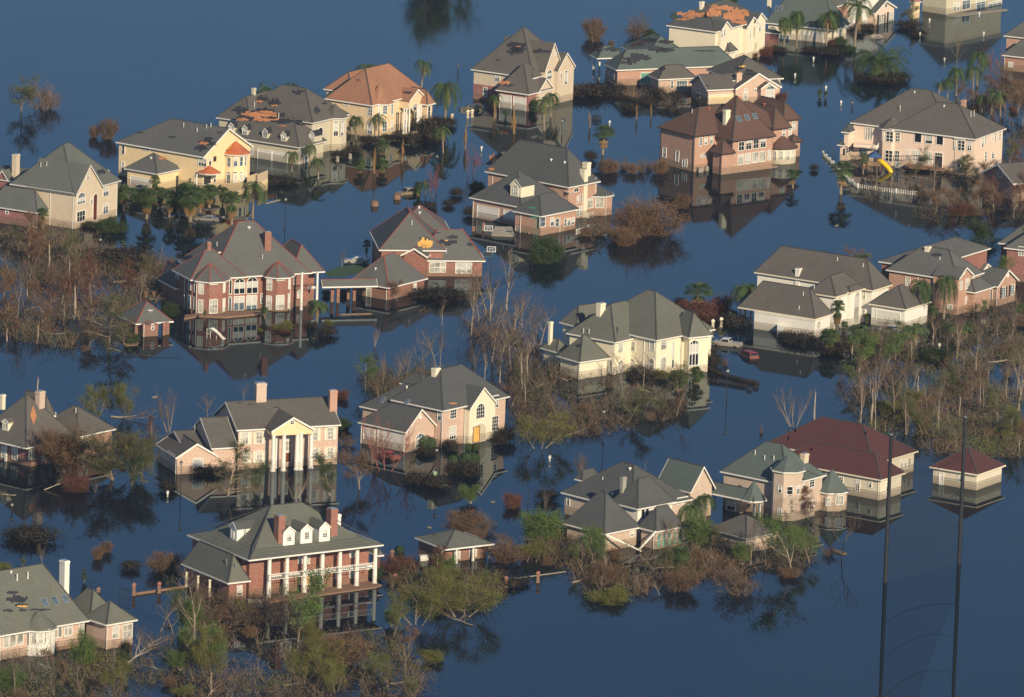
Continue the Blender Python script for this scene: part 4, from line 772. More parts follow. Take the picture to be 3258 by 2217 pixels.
# ================================================================== water and bed
def sheet(name, x0, x1, y0, y1, z, mat, nx=1, ny=1):
    B = MB(); B.poly([V3((x0, y0, z)), V3((x1, y0, z)), V3((x1, y1, z)), V3((x0, y1, z))]); return B.build(name, mat)
m, n, p = nodes('flood_water')
g1 = n.nodes.new('ShaderNodeNewGeometry')
p.inputs['Base Color'].default_value = (.003, .008, .018, 1); p.inputs['IOR'].default_value = 1.33; p.inputs['Specular Tint'].default_value = (.17, .36, .60, 1)
mp = n.nodes.new('ShaderNodeMapping'); mp.inputs['Scale'].default_value = (1, .35, 1); lnk(n, g1.outputs['Position'], mp.inputs[0])
sy = n.nodes.new('ShaderNodeSeparateXYZ'); lnk(n, g1.outputs['Position'], sy.inputs[0]); sepy = sy.outputs[1]
big = noise(n, pos(n, (.004, .0025, 1)), 1.0, 3)
f1 = noise(n, mp.outputs[0], 1.4, 3, .6); bp = n.nodes.new('ShaderNodeBump'); bp.inputs['Strength'].default_value = .05; bp.inputs['Distance'].default_value = .02
lnk(n, f1, bp.inputs['Height']); lnk(n, bp.outputs[0], p.inputs['Normal'])
rg = n.nodes.new('ShaderNodeMapRange'); rg.inputs[1].default_value = .35; rg.inputs[2].default_value = .7; rg.inputs[3].default_value = .010; rg.inputs[4].default_value = .07
lnk(n, mathn(n, 'ADD', big, mathn(n, 'MULTIPLY', mathn(n, 'SUBTRACT', sepy, 1560), .0007)), rg.inputs[0]); lnk(n, rg.outputs[0], p.inputs['Roughness'])
slt = noise(n, pos(n, (.012, .004, 1)), 1.0, 5, .65); lnk(n, ramp(n, slt, [(.42, (.002, .006, .015)), (.68, (.011, .015, .016))]), p.inputs['Base Color'])
lnk(n, mathn(n, 'MULTIPLY', slt, .14), bp.inputs['Strength'])
df = n.nodes.new('ShaderNodeBsdfDiffuse'); gl_ = n.nodes.new('ShaderNodeBsdfGlossy'); fr_ = n.nodes.new('ShaderNodeFresnel'); mw = n.nodes.new('ShaderNodeMixShader')
fr_.inputs['IOR'].default_value = 1.20; gl_.inputs['Color'].default_value = (.74, .84, .88, 1)      # murky water seen through a polarising filter: weak, blue reflections
lnk(n, p.inputs['Base Color'].links[0].from_socket, df.inputs[0]); lnk(n, p.inputs['Roughness'].links[0].from_socket, gl_.inputs['Roughness'])
for q_ in (df, gl_, fr_): lnk(n, bp.outputs[0], q_.inputs['Normal'])
lnk(n, fr_.outputs[0], mw.inputs[0]); lnk(n, df.outputs[0], mw.inputs[1]); lnk(n, gl_.outputs[0], mw.inputs[2]); lnk(n, mw.outputs[0], n.nodes['Material Output'].inputs[0])
WATER = m
tag(sheet('water', -2500, 2500, 350, 5000, 0, m), kind='structure'); tag(sheet('ground', -2500, 2500, 350, 5000, -2.5, plain('lake_bed_mud', (.10, .08, .055))), kind='structure')

hm = bpy.data.materials.new('haze_air'); hm.use_nodes = True; hn = hm.node_tree; hn.nodes.remove(hn.nodes['Principled BSDF'])
hv = hn.nodes.new('ShaderNodeVolumePrincipled'); hv.inputs['Color'].default_value = (.68, .80, 1, 1); hv.inputs['Density'].default_value = .000032; hv.inputs['Anisotropy'].default_value = .1
hn.links.new(hv.outputs[0], hn.nodes['Material Output'].inputs['Volume'])
B = MB(); B.prism([V3((-2600, -60, -3.6)), V3((2600, -60, -3.6)), V3((2600, 5100, -3.6)), V3((-2600, 5100, -3.6))], [V3((-2600, -60, 332)), V3((2600, -60, 332)), V3((2600, 5100, 332)), V3((-2600, 5100, 332))])
tag(B.build('haze', hm), kind='stuff')
# ================================================================== cars
PAINT = {}
def paint(name, c):
    if name not in MC:
        m, n, p = nodes(name); p.inputs['Base Color'].default_value = (*c, 1); p.inputs['Roughness'].default_value = .3; p.inputs['Metallic'].default_value = .1
        g = noise(n, pos(n), 1.5, 3); lnk(n, silt(n, mix(n, mathn(n, 'MULTIPLY', g, .3), c, tuple(x*.75+.02 for x in c)), .9, .8), p.inputs['Base Color']); MC[name] = m
    return MC[name]
def car(label, cat, K, x, y, head, col, kind='sedan', z0=-.75):
    """body as a lofted shell: side profile swept across the width with tumblehome; wheels, windows, lamps as parts"""
    g = ground(*K(x, y), 0); r_ = empty('parked_car', (g.x, g.y, 0), label, cat)
    H = {'sedan': (4.6, 1.75), 'suv': (4.7, 1.85), 'van': (4.8, 1.9), 'pickup': (5.4, 1.9)}[kind]; L, W = H
    a = rad(head); F = V3((math.cos(a), math.sin(a), 0)); S = V3((-math.sin(a), math.cos(a), 0)); O = V3((g.x, g.y, z0))
    P = {'sedan': [(0, .35), (0, .75), (.55, .92), (1.35, .98), (1.4, .98), (3.75, 1.0), (4.45, .95), (4.6, .7), (4.6, .35)],
         'suv': [(0, .4), (0, .9), (.3, 1.05), (1.25, 1.12), (4.5, 1.15), (4.7, 1.0), (4.7, .4)],
         'van': [(0, .4), (0, .85), (.25, 1.0), (.95, 1.1), (4.65, 1.15), (4.8, .95), (4.8, .4)],
         'pickup': [(0, .45), (0, .95), (.3, 1.1), (1.4, 1.15), (5.3, 1.12), (5.4, 1.0), (5.4, .45)]}[kind]
    C = {'sedan': [(1.3, .97), (2.05, 1.42), (3.15, 1.44), (3.95, .99)], 'suv': [(1.2, 1.1), (1.85, 1.72), (4.3, 1.76), (4.62, 1.12)], 'van': [(.9, 1.08), (1.75, 1.74), (4.4, 1.78), (4.7, 1.12)], 'pickup': [(1.4, 1.13), (2.0, 1.75), (3.2, 1.77), (3.45, 1.12)]}[kind]
    def at(s, t, z): return O+F*(L/2-s)+S*t+V3((0, 0, z))
    B = MB(); lo = [(s, z) for s, z in P]
    def loft(pr, w0, w1, zt):
        rows = []
        zmax = max(z for s, z in pr); zmin = min(z for s, z in pr)
        for t, in ((-1,), (-.86,), (.86,), (1,)):
            k = .93 if abs(t) == 1 else 1
            rows.append([at(s, t*(w0+(w1-w0)*(z-zmin)/max(.01, zmax-zmin)), zmin+(z-zmin)*k) for s, z in pr])
        n = len(pr); b = len(B.v); vs = [q for r in rows for q in r]
        fs = [(i*n+j, i*n+(j+1) % n, (i+1)*n+(j+1) % n, (i+1)*n+j) for i in range(3) for j in range(n)]+[tuple(range(n)), tuple(3*n+k for k in reversed(range(n)))]
        B.add(vs, fs)
    loft(P, W/2, W/2*.97, 1); loft(C+[(C[-1][0], C[-1][1]-.2), (C[0][0], C[0][1]-.2)], W/2*.95, W/2*.78, 1)
    if kind == 'pickup':
        pass
    bd = B.build('body', paint(col, {'car_black': (.012, .013, .016), 'car_tan': (.38, .31, .20), 'car_white': (.62, .60, .52), 'car_silver': (.30, .33, .34), 'car_navy': (.012, .02, .05), 'car_red': (.30, .012, .02)}[col]), r_)
    # glass: front, rear and side bands set just proud of the cabin
    G = MB(); (s0, z0_), (s1, z1), (s2, z2), (s3, z3) = C; wb, wt = W/2*.95, W/2*.78
    def q(s, z, t): f = (z-z0_+.2)/max(.01, z1-z0_+.2); return at(s, t*(wb+(wt-wb)*min(1, f))*1.012, z)
    for t in (-1, 1):
        G.poly([q(s0+.28, z0_+.06, t), q(s3-.25, z3+.04, t), q(s2-.05, z2-.14, t), q(s1+.1, z1-.14, t)])
    f = (F*.03)
    G.poly([at(s0+.1, -wb*.9, z0_+.08)+f, at(s0+.1, wb*.9, z0_+.08)+f, at(s1-.06, wt*.88, z1-.05)+f, at(s1-.06, -wt*.88, z1-.05)+f]); f = -f
    G.poly([at(s3-.08, -wb*.86, z3+.1)+f, at(s3-.08, wb*.86, z3+.1)+f, at(s2+.04, wt*.84, z2-.08)+f, at(s2+.04, -wt*.84, z2-.08)+f])
    G.build('windows', GD, r_)
    for s in (.85, L-.95):
        for t in (-1, 1):
            w_ = MB(); c = at(s, t*(W/2-.08), .33); ring = [c+F*.33*math.cos(k*math.pi/6)+V3((0, 0, .33*math.sin(k*math.pi/6))) for k in range(12)]; w_.prism([p-S*.11 for p in ring], [p+S*.11 for p in ring]); w_.build('wheel', BLK, r_)
    for t in (-1, 1):
        h_ = MB(); h_.box(at(.02, t*W*.36, .62), S*.2, F*.04, .16); h_.build('headlight', TRIM, r_); h_ = MB(); h_.box(at(L-.01, t*W*.40, .72), S*.12, F*.04, .24); h_.build('tail_light', REDR, r_)
    return r_
def stick(head): return head
car('black utility vehicle beside the brick garage house, wheels under water', 'car', KB, 1352, 790, 190, 'car_black', 'suv', -.45)
car('tan utility vehicle with roof rack, half sunk near the two brick planters', 'car', KB, 900, 1392, 218, 'car_tan', 'suv', -.55)
car('cream white sedan sitting beside the covered walk on a green patch', 'car', KF, 1938, 628, 180, 'car_white', 'sedan', -.1)
car('silver sedan half under water below the fan palms', 'car', KF, 685, 262, 172, 'car_silver', 'sedan', -.5)
car('dark navy sedan nearly submerged between fan palms', 'car', KF, 452, 228, 200, 'car_navy', 'sedan', -.8)
car('dark red minivan standing in open water', 'van', KH, 2062, 800, 118, 'car_red', 'van', -.7)
car('white pickup parked beside the cream pillared house', 'pickup', KH, 1872, 702, 160, 'car_white', 'pickup', -.4)
car('black utility vehicle in front of the white double garage house', 'car', KI, 1148, 826, 185, 'car_black', 'suv', -.4)
car('white pickup in front of the white garage door', 'pickup', KI, 1330, 812, 150, 'car_white', 'pickup', -.35)
car('dull red car under bare trees by the triple garage', 'car', KK, 745, 800, 140, 'car_red', 'sedan', -.35)
car('small white car in the open garage of the yellow house', 'car', KA, 1000, 905, 150, 'car_white', 'sedan', -.5)
car('nearly submerged dark car near the shuttered gable house', 'car', KD, 920, 335, 190, 'car_black', 'sedan', -.75)
# ================================================================== street furniture and yard things
def lamp(K, x, yt, yb, label, dy=0):
    g = ground(*K(x, yb), 0); h = solve(lambda q: K(0, yt)[1]-proj(g+V3((0, 0, q)))[1], .5, 14); r_ = empty('street_lamp', (g.x, g.y, 0), label, 'street lamp', 'black lamp posts standing in the flood')
    B = MB(); B.tube([g-V3((0, 0, 1)), g+V3((0, 0, .6)), g+V3((0, 0, .7)), g+V3((0, 0, h-.7))], [.12, .12, .07, .055], 8); B.build('post', BLK, r_)
    B = MB(); t = g+V3((0, 0, h-.72)); B.lathe(t, [(.08, 0), (.2, .08), (.26, .5), (.3, .52), (.05, .74), (.03, .85)], 8); a = B.build('lantern', BLK, r_); B = MB(); B.lathe(t+V3((0, 0, .1)), [(.215, 0), (.262, .38)], 8); B.build('glass', GL, a)
for a in [(KJ, 1297, 715, 965, 'lamp post beside the white framed window of the pedimented brick house'), (KH, 1868, 908, 1205, 'lamp post near the double row of drowned bushes'), (KK, 1098, 730, 985, 'lamp post in front of the cream fronted brick house'),
          (KB, 1101, 1108, 1340, 'lamp post between the red twigged trees, right of the tan utility vehicle'), (KF, 1334, 70, 330, 'lamp post rising behind the grand red ridged house'), (KA, 716, 1252, 1500, 'lamp post in front of the beige house with pointed gables'),
          (KM, 654, 2, 212, 'lamp post behind the brick house with turquoise windows'), (KB, 2005, 850, 990, 'lamp post behind the roof of the house with one dormer'), (KJ, 85, 1010, 1080, 'short lamp post at the left edge below the porch house'), (KD, 714, 900, 958, 'short lamp post in open water left of the peach house')]: lamp(*a)
def mailbox(K, x, y, label, hh=1.0):
    g = ground(*K(x, y), 0); r_ = empty('mailbox', (g.x, g.y, 0), label, 'mailbox', 'white mailboxes sticking out of the water')
    B = MB(); B.box(g-V3((0, 0, 1)), V3((.09, 0, 0)), V3((0, .09, 0)), 1+hh*.55); B.build('post', TRIM, r_); B = MB(); b = g+V3((0, 0, hh*.55)); n = 8
    ring = [V3((.2*math.cos(math.pi*k/6), 0, .28+.2*math.sin(math.pi*k/6))) for k in range(7)]+[V3((-.2, 0, 0)), V3((.2, 0, 0))]; B.prism([b+p+V3((0, -.28, 0)) for p in ring], [b+p+V3((0, .28, 0)) for p in ring]); B.build('box', TRIM, r_)
for a in [(KJ, 1205, 972, 'white mailbox left of the lamp post by the garage gable'), (KJ, 82, 1268, 'white mailbox beside floating brush on the left'), (KK, 1918, 830, 'white mailbox in dark tree reflections, centre'), (KD, 202, 700, 'white mailbox in the reflection of the tall palms'), (KD, 1410, 205, 'white mailbox near the khaki house, left'), (KD, 1857, 148, 'white mailbox in front of the arched khaki house'),
          (KD, 1325, 330, 'white mailbox on the sunken bank under the bushy tree'), (KD, 1897, 325, 'white mailbox in open water near the thin bare trees'), (KD, 1545, 560, 'white mailbox right of the island palm'), (KD, 480, 812, 'white mailbox beside floating dark leaves'), (KD, 615, 945, 'tiny white mailbox in open water above the brown roof'), (KB, 1428, 1085, 'white mailbox right of the red twigged tree'), (KI, 1668, 925, 'white mailbox among drowned bushes right of the white house'), (KD, 368, 552, 'white mailbox under the drooping palms'), (KC, 394, 1140, 'white mailbox beside the lone fan palm', 1.6)]: mailbox(*a)
def pillar(K, x, yb, yt, label, mat, r=.33, cap=True):
    g = ground(*K(x, yb), 0); h = solve(lambda q: K(0, yt)[1]-proj(g+V3((0, 0, q)))[1], .3, 8); r_ = empty('gate_pillar', (g.x, g.y, 0), label, 'gate pillar')
    B = MB(); B.lathe(g-V3((0, 0, 1)), [(r*1.2, 0), (r*1.2, 1.2), (r, 1.25), (r, h+.6)], 4, math.pi/4); B.build('shaft', mat, r_); B = MB(); B.lathe(g+V3((0, 0, h-.4)), [(r*1.35, 0), (r*1.4, .15), (r*1.1, .25), (r*.5, .42)], 4, math.pi/4); B.build('cap', mat, r_)
for a in [(KB, 1217, 860, 815, 'cream gate pillar alone right of the tall queen palm', CRE), (KB, 1330, 848, 790, 'cream gate pillar, left of a pair near the black car', CRE), (KB, 1361, 842, 785, 'cream gate pillar, right of a pair near the black car', CRE), (KH, 1745, 552, 468, 'cream bottle shaped pillar, left of a pair right of the faceted house', CRE), (KH, 1820, 535, 450, 'cream bottle shaped pillar, right of a pair beside the drowned brush', CRE),
          (KM, 20, 1165, 1095, 'brick fence pillar nearest the garden pavilion', RB), (KM, 229, 1135, 1062, 'brick fence pillar nearest the fallen willow', RB), (KO, 1188, 680, 570, 'brick pillar at the end of the low garden wall', RB), (KO, 1412, 660, 560, 'brick pillar behind the bent green tree', RB), (KO, 873, 650, 608, 'brick pillar top behind the bottom left roof', RB), (KL, 1448, 435, 385, 'brick pillar beside the round clipped bush near the pavilion', RB), (KL, 1466, 580, 530, 'brick pillar in front of the pavilion brush', RB),
          (KG, 925, 850, 820, 'brick fence pillar left of the white basketball board', RB), (KG, 1020, 840, 802, 'brick fence pillar near the garage corner', RB), (KG, 1100, 835, 775, 'brick fence pillar right beside the far basketball board', RB), (KQ, 1466, 615, 562, 'small brick pier left of a pair behind the red ridged pavilion', RB), (KQ, 1548, 610, 556, 'small brick pier right of a pair behind the red ridged pavilion', RB), (KI, 1975, 745, 715, 'pale stub post left of a pair at the right', CONC), (KI, 1990, 745, 713, 'pale stub post right of a pair at the right', CONC)]: pillar(*a)
for x, y, lb in [(659, 1480, 'brick planter pot with trunk stump, left one in open water'), (820, 1430, 'brick planter pot beside the tan utility vehicle')]:
    g = ground(*KB(x, y), 0); B = MB(); B.lathe(g-V3((0, 0, .6)), [(.7, 0), (.75, 1.0), (.62, 1.5), (.66, 1.6), (.5, 1.62)], 10); tag(B.build('planter', RB, None), lb, 'planter'); 
def wallrun(name, label, K, pts, h, t, mat, cat='wall'):
    q = [ground(*K(*p), 0) for p in pts]; B = MB()
    for a, b in zip(q, q[1:]): B.bar(a+V3((0, 0, h/2-.5)), b+V3((0, 0, h/2-.5)), t, h+1)
    tag(B.build(name, mat, None), label, cat)
wallrun('garden_wall', 'low brick garden wall between the end pillar and the mansion annex', KO, [(1205, 676), (1640, 612)], .35, .3, RB)
wallrun('garden_wall', 'thin sunken garden wall line between the two brick fence pillars', KM, [(30, 1118), (218, 1092), (410, 1066)], .12, .25, CONC)
def fence(name, label, K, pts, h, step, mat, top=True, cat='fence', r=.05, zt=None):
    q = [ground(*K(*p), 0) for p in pts]; r_ = empty(name, tuple(q[0]), label, cat); B = MB()
    for a, b in zip(q, q[1:]):
        if top: B.bar(a+V3((0, 0, h)), b+V3((0, 0, h)), .06); B.bar(a+V3((0, 0, h*.35)), b+V3((0, 0, h*.35)), .05)
    if top: B.build('rail', mat, r_)
    if step:
        for a, b in zip(q, q[1:]):
            k = max(1, int((b-a).length/step))
            for i in range(k): p = a+(b-a)*i/k; C = MB(); C.box(p-V3((0, 0, .8)), V3((r, 0, 0)), V3((0, r, 0)), h+1.0); C.build('post', mat, r_)
    return r_, q
fence('iron_fence', 'black iron fence line drowned almost to its top, mid picture', KG, [(1490, 1152), (1240, 1250), (1110, 1310), (860, 1365), (560, 1480), (330, 1560)], .4, 2.6, BLK)
fence('iron_fence', 'black iron fence line in front of the grand red ridged house', KQ, [(1250, 1205), (1560, 1215), (1830, 1222)], .3, 2.4, BLK)
fence('iron_fence', 'black iron fence behind the bottom left house roof', KO, [(800, 620), (870, 640)], 1.2, 2.2, BLK)
fence('iron_gate', 'black iron gate standing before the garden wall pillar', KO, [(1048, 735), (1160, 760)], 2.2, .35, BLK, cat='gate', r=.02)
fence('frame', 'dark square metal frame standing in the water left of the willow', KK, [(1762, 1140), (1850, 1150)], 2.6, 2.6, BLK, cat='frame')
r_, q = fence('yard_fence', 'white balustrade fence curving round the peach house yard', KE, [(1112, 440), (1190, 515), (1250, 580), (1310, 625), (1410, 640), (1530, 655), (1650, 668)], .75, 3.0, TRIM, r=.16)
B = MB()
for a, b in zip(q, q[1:]):
    k = int((b-a).length/.45)
    for i in range(k): p = a+(b-a)*i/k; B.box(p-V3((0, 0, .5)), V3((.06, 0, 0)), V3((0, .06, 0)), 1.2)
B.build('balusters', TRIM, r_)
fence('white_gate', 'white ornamental yard gate left of the peach house', KD, [(524, 1392), (580, 1396)], 1.6, .4, TRIM, cat='gate', r=.04)
def hoop(K, x, yb, yt, label, w_=1.1):
    g = ground(*K(x, yb), 0); h = solve(lambda q: K(0, yt)[1]-proj(g+V3((0, 0, q)))[1], .5, 6); r_ = empty('basketball_hoop', (g.x, g.y, 0), label, 'basketball hoop')
    B = MB(); B.bar(g-V3((0, 0, 1)), g+V3((0, 0, h-.5)), .12); B.build('pole', BLK, r_)
    B = MB(); c = g+V3((0, -.2, h-1.05)); B.box(c, V3((w_*.75, 0, 0)), V3((0, .03, 0)), 1.05); b = B.build('backboard', TRIM, r_); B = MB(); B.box(c+V3((0, -.04, .1)), V3((w_*.66, 0, 0)), V3((0, .01, 0)), .86); B.build('board_panel', GB, b)
    B = MB(); c2 = c+V3((0, -.06, .2)); 
    for p, q_ in (((-.3, 0), (-.3, .5)), ((-.3, .5), (.3, .5)), ((.3, .5), (.3, 0)), ((-.3, 0), (.3, 0))): B.bar(c2+V3((p[0], 0, p[1])), c2+V3((q_[0], 0, q_[1])), .06)
    B.build('target_square', TRIM, b); B = MB(); ring = [c+V3((.23*math.cos(k*.7854), -.3+.23*math.sin(k*.7854), .2)) for k in range(9)]; B.tube(ring, [.025]*9, 4, False); B.build('rim', REDR, r_)
hoop(KG, 1158, 1150, 962, 'basketball hoop with glass board on a tall pole in front of the brick garage house', 1.1); hoop(KG, 1137, 920, 795, 'basketball hoop with white board near the brick fence pillars', 1.1); hoop(KD, 1118, 1520, 1455, 'small basketball hoop in front of the peach house terrace', .6)
# swing set frames, slides, play tower
g = ground(*KF(750, 1262), 0); r_ = empty('pool_slide', (g.x, g.y, 0), 'curved white pool slide poking out of the reflection of the grand brick house', 'pool slide'); B = MB()
pts = [g+V3((-1.0, .6, 1.75)), g+V3((-.6, .3, 1.9)), g+V3((0, 0, 1.6)), g+V3((.7, -.5, 1.1)), g+V3((1.3, -1.0, .55)), g+V3((1.75, -1.2, .3))]
for d in (-.26, 0, .26): B.tube([p+V3((d*.5, d, 0)) for p in pts], [.1]*6, 6)
B.build('chute', TRIM, r_); B = MB()
for d in (-.5, .1): B.bar(g+V3((-1.0+d, .6, -1)), g+V3((-1.0+d, .6, 1.8)), .07)
B.bar(g+V3((.2, -.1, -1)), g+V3((.2, -.1, 1.5)), .07); B.bar(g+V3((-1.5, .6, .8)), g+V3((-.9, .6, .8)), .06); B.build('ladder', TRIM, r_)
g = ground(*KD(910, 1520), 0); r_ = empty('play_tower', (g.x, g.y, 0), 'wooden play tower with a bright yellow slide in the peach house yard', 'play tower'); B = MB()
for dx in (-1.2, 1.2):
    for dy in (-1.2, 1.2): B.bar(g+V3((dx, dy, -1)), g+V3((dx, dy, 2.6)), .16)
B.build('frame', WOOD, r_); B = MB(); B.box(g+V3((0, 0, .9)), V3((1.3, 0, 0)), V3((0, 1.3, 0)), .15); B.box(g+V3((0, -1.25, 1.05)), V3((1.3, 0, 0)), V3((0, .04, 0)), .7); B.box(g+V3((1.25, 0, 1.05)), V3((.04, 0, 0)), V3((0, 1.3, 0)), .7); B.build('deck', WOOD, r_)
B = MB(); t = g+V3((0, 0, 2.55)); B.prism([t+V3((-1.4, -1.4, 0)), t+V3((1.4, -1.4, 0)), t+V3((1.4, 1.4, 0)), t+V3((-1.4, 1.4, 0))], [t+V3((-.1, -1.4, .9)), t+V3((.1, -1.4, .9)), t+V3((.1, 1.4, .9)), t+V3((-.1, 1.4, .9))]); B.build('canopy', plain('blue_canvas', (.03, .10, .25)), r_)
B = MB(); YS = plain('yellow_plastic', (.85, .55, .01), .03, .3); B.tube([g+V3((.6, -.8, 1.9)), g+V3((1.3, -1.1, 1.9)), g+V3((2.0, -1.5, 1.4)), g+V3((2.9, -2.0, .6)), g+V3((3.3, -2.3, .0)), g+V3((3.4, -2.4, -.4))], [.45, .48, .45, .45, .45, .42], 10); B.build('slide', YS, r_, True)
g = ground(*KG(1500, 960), 0); r_ = empty('swing_frame', (g.x, g.y, 0), 'green metal pole with two green crossbars before the dormer house', 'pole'); B = MB(); B.bar(g-V3((0, 0, 1)), g+V3((0, 0, 7.4)), .09); B.bar(g+V3((.5, .3, -1)), g+V3((.5, .3, 6.5)), .08); GRN = plain('green_paint', (.02, .16, .09)); B.build('pole', GRN, r_)
B = MB(); B.box(g+V3((-.55, 0, 7.2)), V3((.65, 0, 0)), V3((0, .03, 0)), .3); B.box(g+V3((-.2, 0, 5.3)), V3((.6, 0, 0)), V3((0, .03, 0)), .25); B.build('crossbar', GRN, r_)
# boat shed roof, floating debris, AC units
def crate(name, label, cat, K, x, y, w_, d_, h_, mat, z=0, a=.4, n=1):
    g = ground(*K(x, y), z); B = MB(); B.box(g-V3((0, 0, .3)), V3((w_/2*math.cos(a), w_/2*math.sin(a), 0)), V3((-d_/2*math.sin(a), d_/2*math.cos(a), 0)), h_+.3); B.box(g+V3((0, 0, h_)), V3((w_/2*.9*math.cos(a), w_/2*.9*math.sin(a), 0)), V3((-d_/2*.9*math.sin(a), d_/2*.9*math.cos(a), 0)), .06)
    return tag(B.build(name, mat, None), label, cat)
for x, y, lb in [(1205, 1545, 'leftmost of three air conditioning units at the brown roofed house'), (1268, 1532, 'middle air conditioning unit of three at the brown roofed house'), (1312, 1522, 'rightmost of three air conditioning units at the brown roofed house')]: crate('air_conditioner', lb, 'air conditioner', KC, x, y, 1.0, 1.0, .9, CONC)
crate('air_conditioner', 'air conditioner beside the brick corner of the mansion annex', 'air conditioner', KL, 572, 712, 1.0, .9, .5, CONC); crate('air_conditioner', 'second air conditioner at the mansion corner, further right', 'air conditioner', KL, 618, 716, 1.0, .9, .5, CONC); crate('air_conditioner', 'pair of pale cooling units beside the pool pavilion', 'air conditioner', KL, 1640, 450, 1.4, .9, .8, TRIM); crate('air_conditioner', 'air conditioner left of the peach house corner', 'air conditioner', KD, 690, 1425, .9, .9, .9, CONC)
crate('utility_box', 'pale green box poking up beside round bushes, centre', 'utility box', KK, 1092, 935, .6, .4, .7, plain('pale_green_box', (.45, .60, .36))); crate('utility_box', 'grey utility box between two round bushes, centre', 'utility box', KK, 1005, 980, .8, .8, 1.2, CONC); crate('utility_box', 'orange box under the broken tree right of the fan palm', 'utility box', KM, 1532, 972, .5, .3, .5, R_O)
g = ground(*KG(1255, 875), 0); B = MB(); B.prism([g+V3((-2.1, -1, -.3)), g+V3((2.1, -1, -.3)), g+V3((2.1, 2, -.3)), g+V3((-2.1, 2, -.3))], [g+V3((-2.2, -1.1, .3)), g+V3((2.2, -1.1, .3)), g+V3((1.7, 2.2, 1.3)), g+V3((-1.5, 2.2, 1.3))]); tag(B.build('shed_roof', CONC, None), 'grey shed roof floating in front of the centre garage', 'shed')
for i, (K, x, y, w_, d_, lb) in enumerate([(KF, 1930, 1055, 6, .5, 'floating wooden dock section with a bent rail'), (KE, 1190, 842, .9, .5, 'lone dark floating log in open water'), (KK, 1050, 1308, .7, .4, 'small floating board above the pavilion roof'), (KK, 1510, 1125, .7, .3, 'small dark plank floating left of the red bush'), (KJ, 1112, 258, 1.1, .6, 'dark board floating left of the bare forked tree'), (KN, 780, 1400, 3.0, 1.2, 'orange brown floating debris raft at the bare tree foot'), (KA, 1590, 1110, 1.4, .9, 'grey lid floating right of the silver sedan'), (KA, 1960, 1000, 5, .3, 'long pale plank floating below the khaki house'), (KG, 1460, 855, 1.6, .8, 'pale board afloat by the brick wing')]):
    crate('floating_debris', lb, 'debris', K, x, y, w_, d_, .12, WOOD if 'wood' in lb or 'orange' in lb else CONC, a=.3+i)
# ================================================================== tall black net poles
def npole(x0, y0, x1, y1, label):
    g = ground(x1, y1, 0); h = solve(lambda q: y0-proj(g+V3((0, 0, q)))[1], 5, 40); r_ = empty('net_pole', (g.x, g.y, 0), label, 'pole', 'tall black netting poles'); B = MB()
    B.tube([g-V3((0, 0, 2)), g+V3((0, 0, h*.5)), g+V3((0, 0, h))], [.34, .31, .27], 14); B.build('shaft', plain('creosoted_pole', (.012, .014, .018), .3, .6), r_); B = MB(); B.lathe(g+V3((0, 0, h-.02)), [(.28, 0), (.28, .1), (.1, .14)], 12); B.build('cap', FLUE, r_)
    return g, h
gl, hl = npole(2838, 1383, 2816, 1853, 'left one of the two tall black net poles'); gr, hr = npole(3070, 1327, 3051, 1792, 'right one of the two tall black net poles')
m, n, p = nodes('fine_black_net'); tr = n.nodes.new('ShaderNodeBsdfTransparent'); mx = n.nodes.new('ShaderNodeMixShader'); mx.inputs[0].default_value = .21; p.inputs['Base Color'].default_value = (.01, .012, .015, 1); p.inputs['Roughness'].default_value = 1
lnk(n, tr.outputs[0], mx.inputs[1]); lnk(n, p.outputs[0], mx.inputs[2]); lnk(n, mx.outputs[0], n.nodes['Material Output'].inputs[0])
nr = empty('netting', tuple((gl+gr)/2), 'fine black netting sagging between the two tall poles, torn along its right side', 'netting')
B = MB(); NX, NZ = 14, 16
def netp(i, j):                                   # torn: full width low down, its right edge curls back to the left pole higher up
    t = j/NZ; wv = 1.0 if t < .28 else max(.52, 1-.62*(t-.28)**.7); s = i/NX*wv; b = gl+(gr-gl)*s; z = t*hl*1.0-math.sin(math.pi*s)*(.9+1.6*t)
    return V3((b.x, b.y+.5*math.sin(7*s+5*t), max(-.3, z)))
B.add([netp(i, j) for j in range(NZ+1) for i in range(NX+1)], [(j*(NX+1)+i, j*(NX+1)+i+1, (j+1)*(NX+1)+i+1, (j+1)*(NX+1)+i) for j in range(NZ) for i in range(NX)]); B.build('mesh', m, nr)
for zz, sg in ((.28, 1.3), (.52, 1.8), (.80, 2.2)):
    B = MB(); pts = []
    for k in range(13):
        s = k/12; b = gl+(gr-gl)*s; pts.append(V3((b.x, b.y, hl*zz-math.sin(math.pi*s)*sg+(.35-zz)*2.4*s)))
    B.tube(pts, [.035]*13, 4); B.build('cable', BLK, nr)
